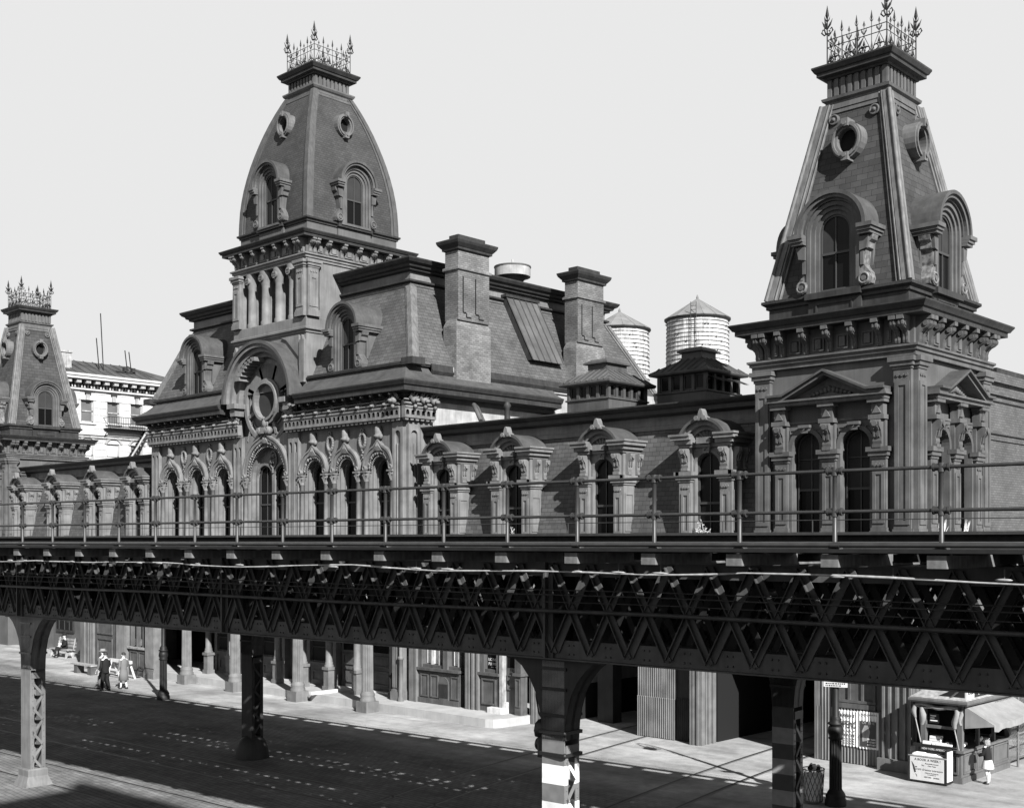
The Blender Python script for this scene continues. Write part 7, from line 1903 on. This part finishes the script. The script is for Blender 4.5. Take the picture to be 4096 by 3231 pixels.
# tall office block on the near side of the street, behind the viewer; its roof line shades the foreground
t = empty('office_block', el(30, -16, 0), 'tall plain brick office block behind the viewpoint, off the right of the picture', 'building')
b = MB(); hl = []; s0_, s1_, n_, zt_ = 17.4, 46.0, 8.2, 34.0
for i in range(9):
    for j in range(8): hl.append((s0_ + 2 + i * 2.9, s0_ + 3.4 + i * 2.9, 2 + j * 3.9, 4.2 + j * 3.9))
GO = Fr(el(0, -n_, 0), (EX, EY), (NX, NY)); rect_wall(b, GO, s0_, s1_, 0, zt_, hl, 'brick')
for F_ in (Fr(el(s0_, -n_, 0), (-NX, -NY), (-EX, -EY)), Fr(el(s1_, -n_, 0), (-NX, -NY), (EX, EY))): b.face([F_.p(0, 0, 0), F_.p(16, 0, 0), F_.p(16, 0, zt_), F_.p(0, 0, zt_)], 'brick')
b.face([el(s0_, -n_, zt_), el(s1_, -n_, zt_), el(s1_, -n_ - 16, zt_), el(s0_, -n_ - 16, zt_)], 'roof'); b.face([el(s0_, -n_ - 16, 0), el(s1_, -n_ - 16, 0), el(s1_, -n_ - 16, zt_), el(s0_, -n_ - 16, zt_)], 'brick'); build(b, 'wall', t)
b = MB(); b.box(GO, s0_ - .1, s1_ + .1, -.2, .25, zt_ - .5, zt_ + .4, 'dark'); build(b, 'cornice', t)
for u0, u1, w0, w1 in hl:
    b = MB(); b.face([GO.p(u0, -.2, w0), GO.p(u1, -.2, w0), GO.p(u1, -.2, w1), GO.p(u0, -.2, w1)], 'wshade'); b.box(GO, u0, u1, -.19, -.12, (w0 + w1) / 2 - .04, (w0 + w1) / 2 + .04, 'whited'); build(b, 'window', t)
# water tanks on a warehouse
wh = MB(); wh.wbox(-66, -46, 66, 84, 0, 15.5, 'brick'); o = build(wh, 'warehouse', origin=(-56, 75, 0)); tag(o, 'brick warehouse carrying the water tanks, hidden behind the terminal roofs', 'building')
def tank(x, y, r, z0, z1, ap, label, ladder=None):
    t = empty('water_tank', (x, y, 15.5), label, 'water tank', 'rooftop water tanks')
    b = MB(); n = 44
    b.lathe((x, y), [(r, z0), (r * .985, (z0 + z1) / 2), (r * .97, z1)], 'tank', n, .006); build(b, 'staves', t)
    b = MB(); m = 13
    for i in range(m):
        z = z0 + .15 + (z1 - z0 - .5) * (i / (m - 1)) ** .92; rr = r * (1 - .03 * (z - z0) / (z1 - z0)) + .012
        b.tube([(x + rr * cos(a), y + rr * sin(a), z) for a in [2 * pi * j / 40 for j in range(41)]], .028, 'sash', 4)
        for q in range(3): a = random.uniform(0, 6.28); b.blob((x + (rr + .03) * cos(a), y + (rr + .03) * sin(a), z), (.09, .09, .05), 'sash', 5, 3)
    build(b, 'hoops', t)
    b = MB(); b.lathe((x, y), [(r * 1.01, z1 - .12), (r * 1.05, z1 - .02), (r * 1.05, z1 + .04)], 'dark', 32); rows = []
    for q, z in ((r * 1.06, z1 + .042), (.06, ap)): rows.append([(x + q * cos(2 * pi * j / 16), y + q * sin(2 * pi * j / 16), z) for j in range(16)])
    b.grid(rows, 'tankroof', True, False); b.lathe((x, y), [(.07, ap - .05), (.10, ap + .05), (.03, ap + .3)], 'tankroof', 8)
    for j in range(16): b.tube([(x + r * 1.06 * cos(2 * pi * j / 16), y + r * 1.06 * sin(2 * pi * j / 16), z1 + .05), (x, y, ap + .01)], .025, 'tankroof', 3)
    build(b, 'conical_roof', t)
    b = MB(); b.wbox(x - r * .8, x + r * .8, y - r * .8, y + r * .8, z0 - .3, z0, 'iron')
    for sx in (-1, 1):
        for sy in (-1, 1): b.tube([(x + sx * r * .7, y + sy * r * .7, 15.5), (x + sx * r * .7, y + sy * r * .7, z0 - .2)], .1, 'iron', 5)
    build(b, 'leg_frame', t)
    if ladder:
        b = MB(); a0 = ladder; P = lambda o, d, z: (x + (r + o) * cos(a0) - d * sin(a0), y + (r + o) * sin(a0) + d * cos(a0), z)
        for d in (-.2, .2): b.tube([P(.12, d, z0 - 1), P(.1, d, z1 + .95)], .03, 'iron', 4)
        z = z0 - .9
        while z < z1 + .8: b.tube([P(.12, -.2, z), P(.12, .2, z)], .02, 'iron', 4); z += .3
        build(b, 'ladder', t)
tank(-56.2, 70.8, 2.28, 18.2, 22.55, 24.0, 'whitewashed water tank half hidden behind the mansard roof, left one of two')
tank(-51.9, 74.9, 2.4, 18.9, 23.35, 25.0, 'larger whitewashed water tank with an iron ladder, right one of two', radians(-62))
b = MB(); b.tube([(-34.6, 34.6, 11.4), (-34.6, 34.2, 12.0), (-34.5, 33.9, 12.1), (-34.2, 33.6, 12.05), (-33.6, 33.4, 11.35)], .09, 'roof', 6); build(b, 'roof_pipe', WR)
b = MB(); b.lathe((-32.6, 33.9), [(.12, 11.35), (.10, 11.8), (.16, 11.9), (.08, 12.05)], 'dark', 8); build(b, 'vent_pipe', WR)

# ------------------------------------------------------------------ light, sky, camera
AZ = Vector((.91, -.41)).normalized(); ELV = radians(33)
D = Vector((AZ.x * cos(ELV), AZ.y * cos(ELV), sin(ELV)))
ld = bpy.data.lights.new('sun', 'SUN'); ld.energy = 5.0; ld.angle = radians(.5); ld.color = (1, .995, .985)
lo = bpy.data.objects.new('sun', ld); COL.objects.link(lo); lo.rotation_euler = (-D).to_track_quat('-Z', 'Y').to_euler(); lo.location = (20, -20, 40)
w = bpy.data.worlds.new('World'); SC.world = w; w.use_nodes = True; nt = w.node_tree; bg = nt.nodes['Background']
sky = nt.nodes.new('ShaderNodeTexSky'); sky.sky_type = 'NISHITA'; sky.sun_disc = False; sky.sun_elevation = ELV; sky.sun_rotation = math.atan2(D.x, D.y)
sky.air_density = 1.6; sky.dust_density = 3.0; sky.ozone_density = 1.0
bw = nt.nodes.new('ShaderNodeRGBToBW'); nt.links.new(sky.outputs[0], bw.inputs[0])
# monochrome film sky: hazy bright horizon, deep zenith
tcw = nt.nodes.new('ShaderNodeTexCoord'); spw = nt.nodes.new('ShaderNodeSeparateXYZ'); nt.links.new(tcw.outputs['Generated'], spw.inputs[0])
mrw = nt.nodes.new('ShaderNodeMapRange'); mrw.interpolation_type = 'SMOOTHSTEP'; mrw.inputs[1].default_value = .47; mrw.inputs[2].default_value = .75; mrw.inputs[3].default_value = 1.0; mrw.inputs[4].default_value = .2
nt.links.new(spw.outputs['Z'], mrw.inputs[0]); mlw = nt.nodes.new('ShaderNodeMath'); mlw.operation = 'MULTIPLY'; mnw = nt.nodes.new('ShaderNodeMath'); mnw.operation = 'MINIMUM'; mnw.inputs[1].default_value = 3.55; scw = nt.nodes.new('ShaderNodeMath'); scw.operation = 'MULTIPLY'; scw.inputs[1].default_value = 1.6; nt.links.new(bw.outputs[0], scw.inputs[0]); nt.links.new(scw.outputs[0], mnw.inputs[0]); nt.links.new(mnw.outputs[0], mlw.inputs[0]); nt.links.new(mrw.outputs[0], mlw.inputs[1]); nt.links.new(mlw.outputs[0], bg.inputs[0]); bg.inputs[1].default_value = .10
cd = bpy.data.cameras.new('camera'); co = bpy.data.objects.new('camera', cd); COL.objects.link(co); SC.camera = co
cd.sensor_width = 36; cd.lens = 36 * 4720 / 4096; cd.shift_y = 549.5 / 4096; cd.clip_end = 3000; cd.clip_start = .1
co.location = (0, 0, 6.5); co.rotation_euler = (radians(90), 0, radians(43.649))
SC.view_settings.view_transform = 'Standard'; SC.view_settings.look = 'None'; SC.view_settings.exposure = 1.2; SC.view_settings.gamma = 1
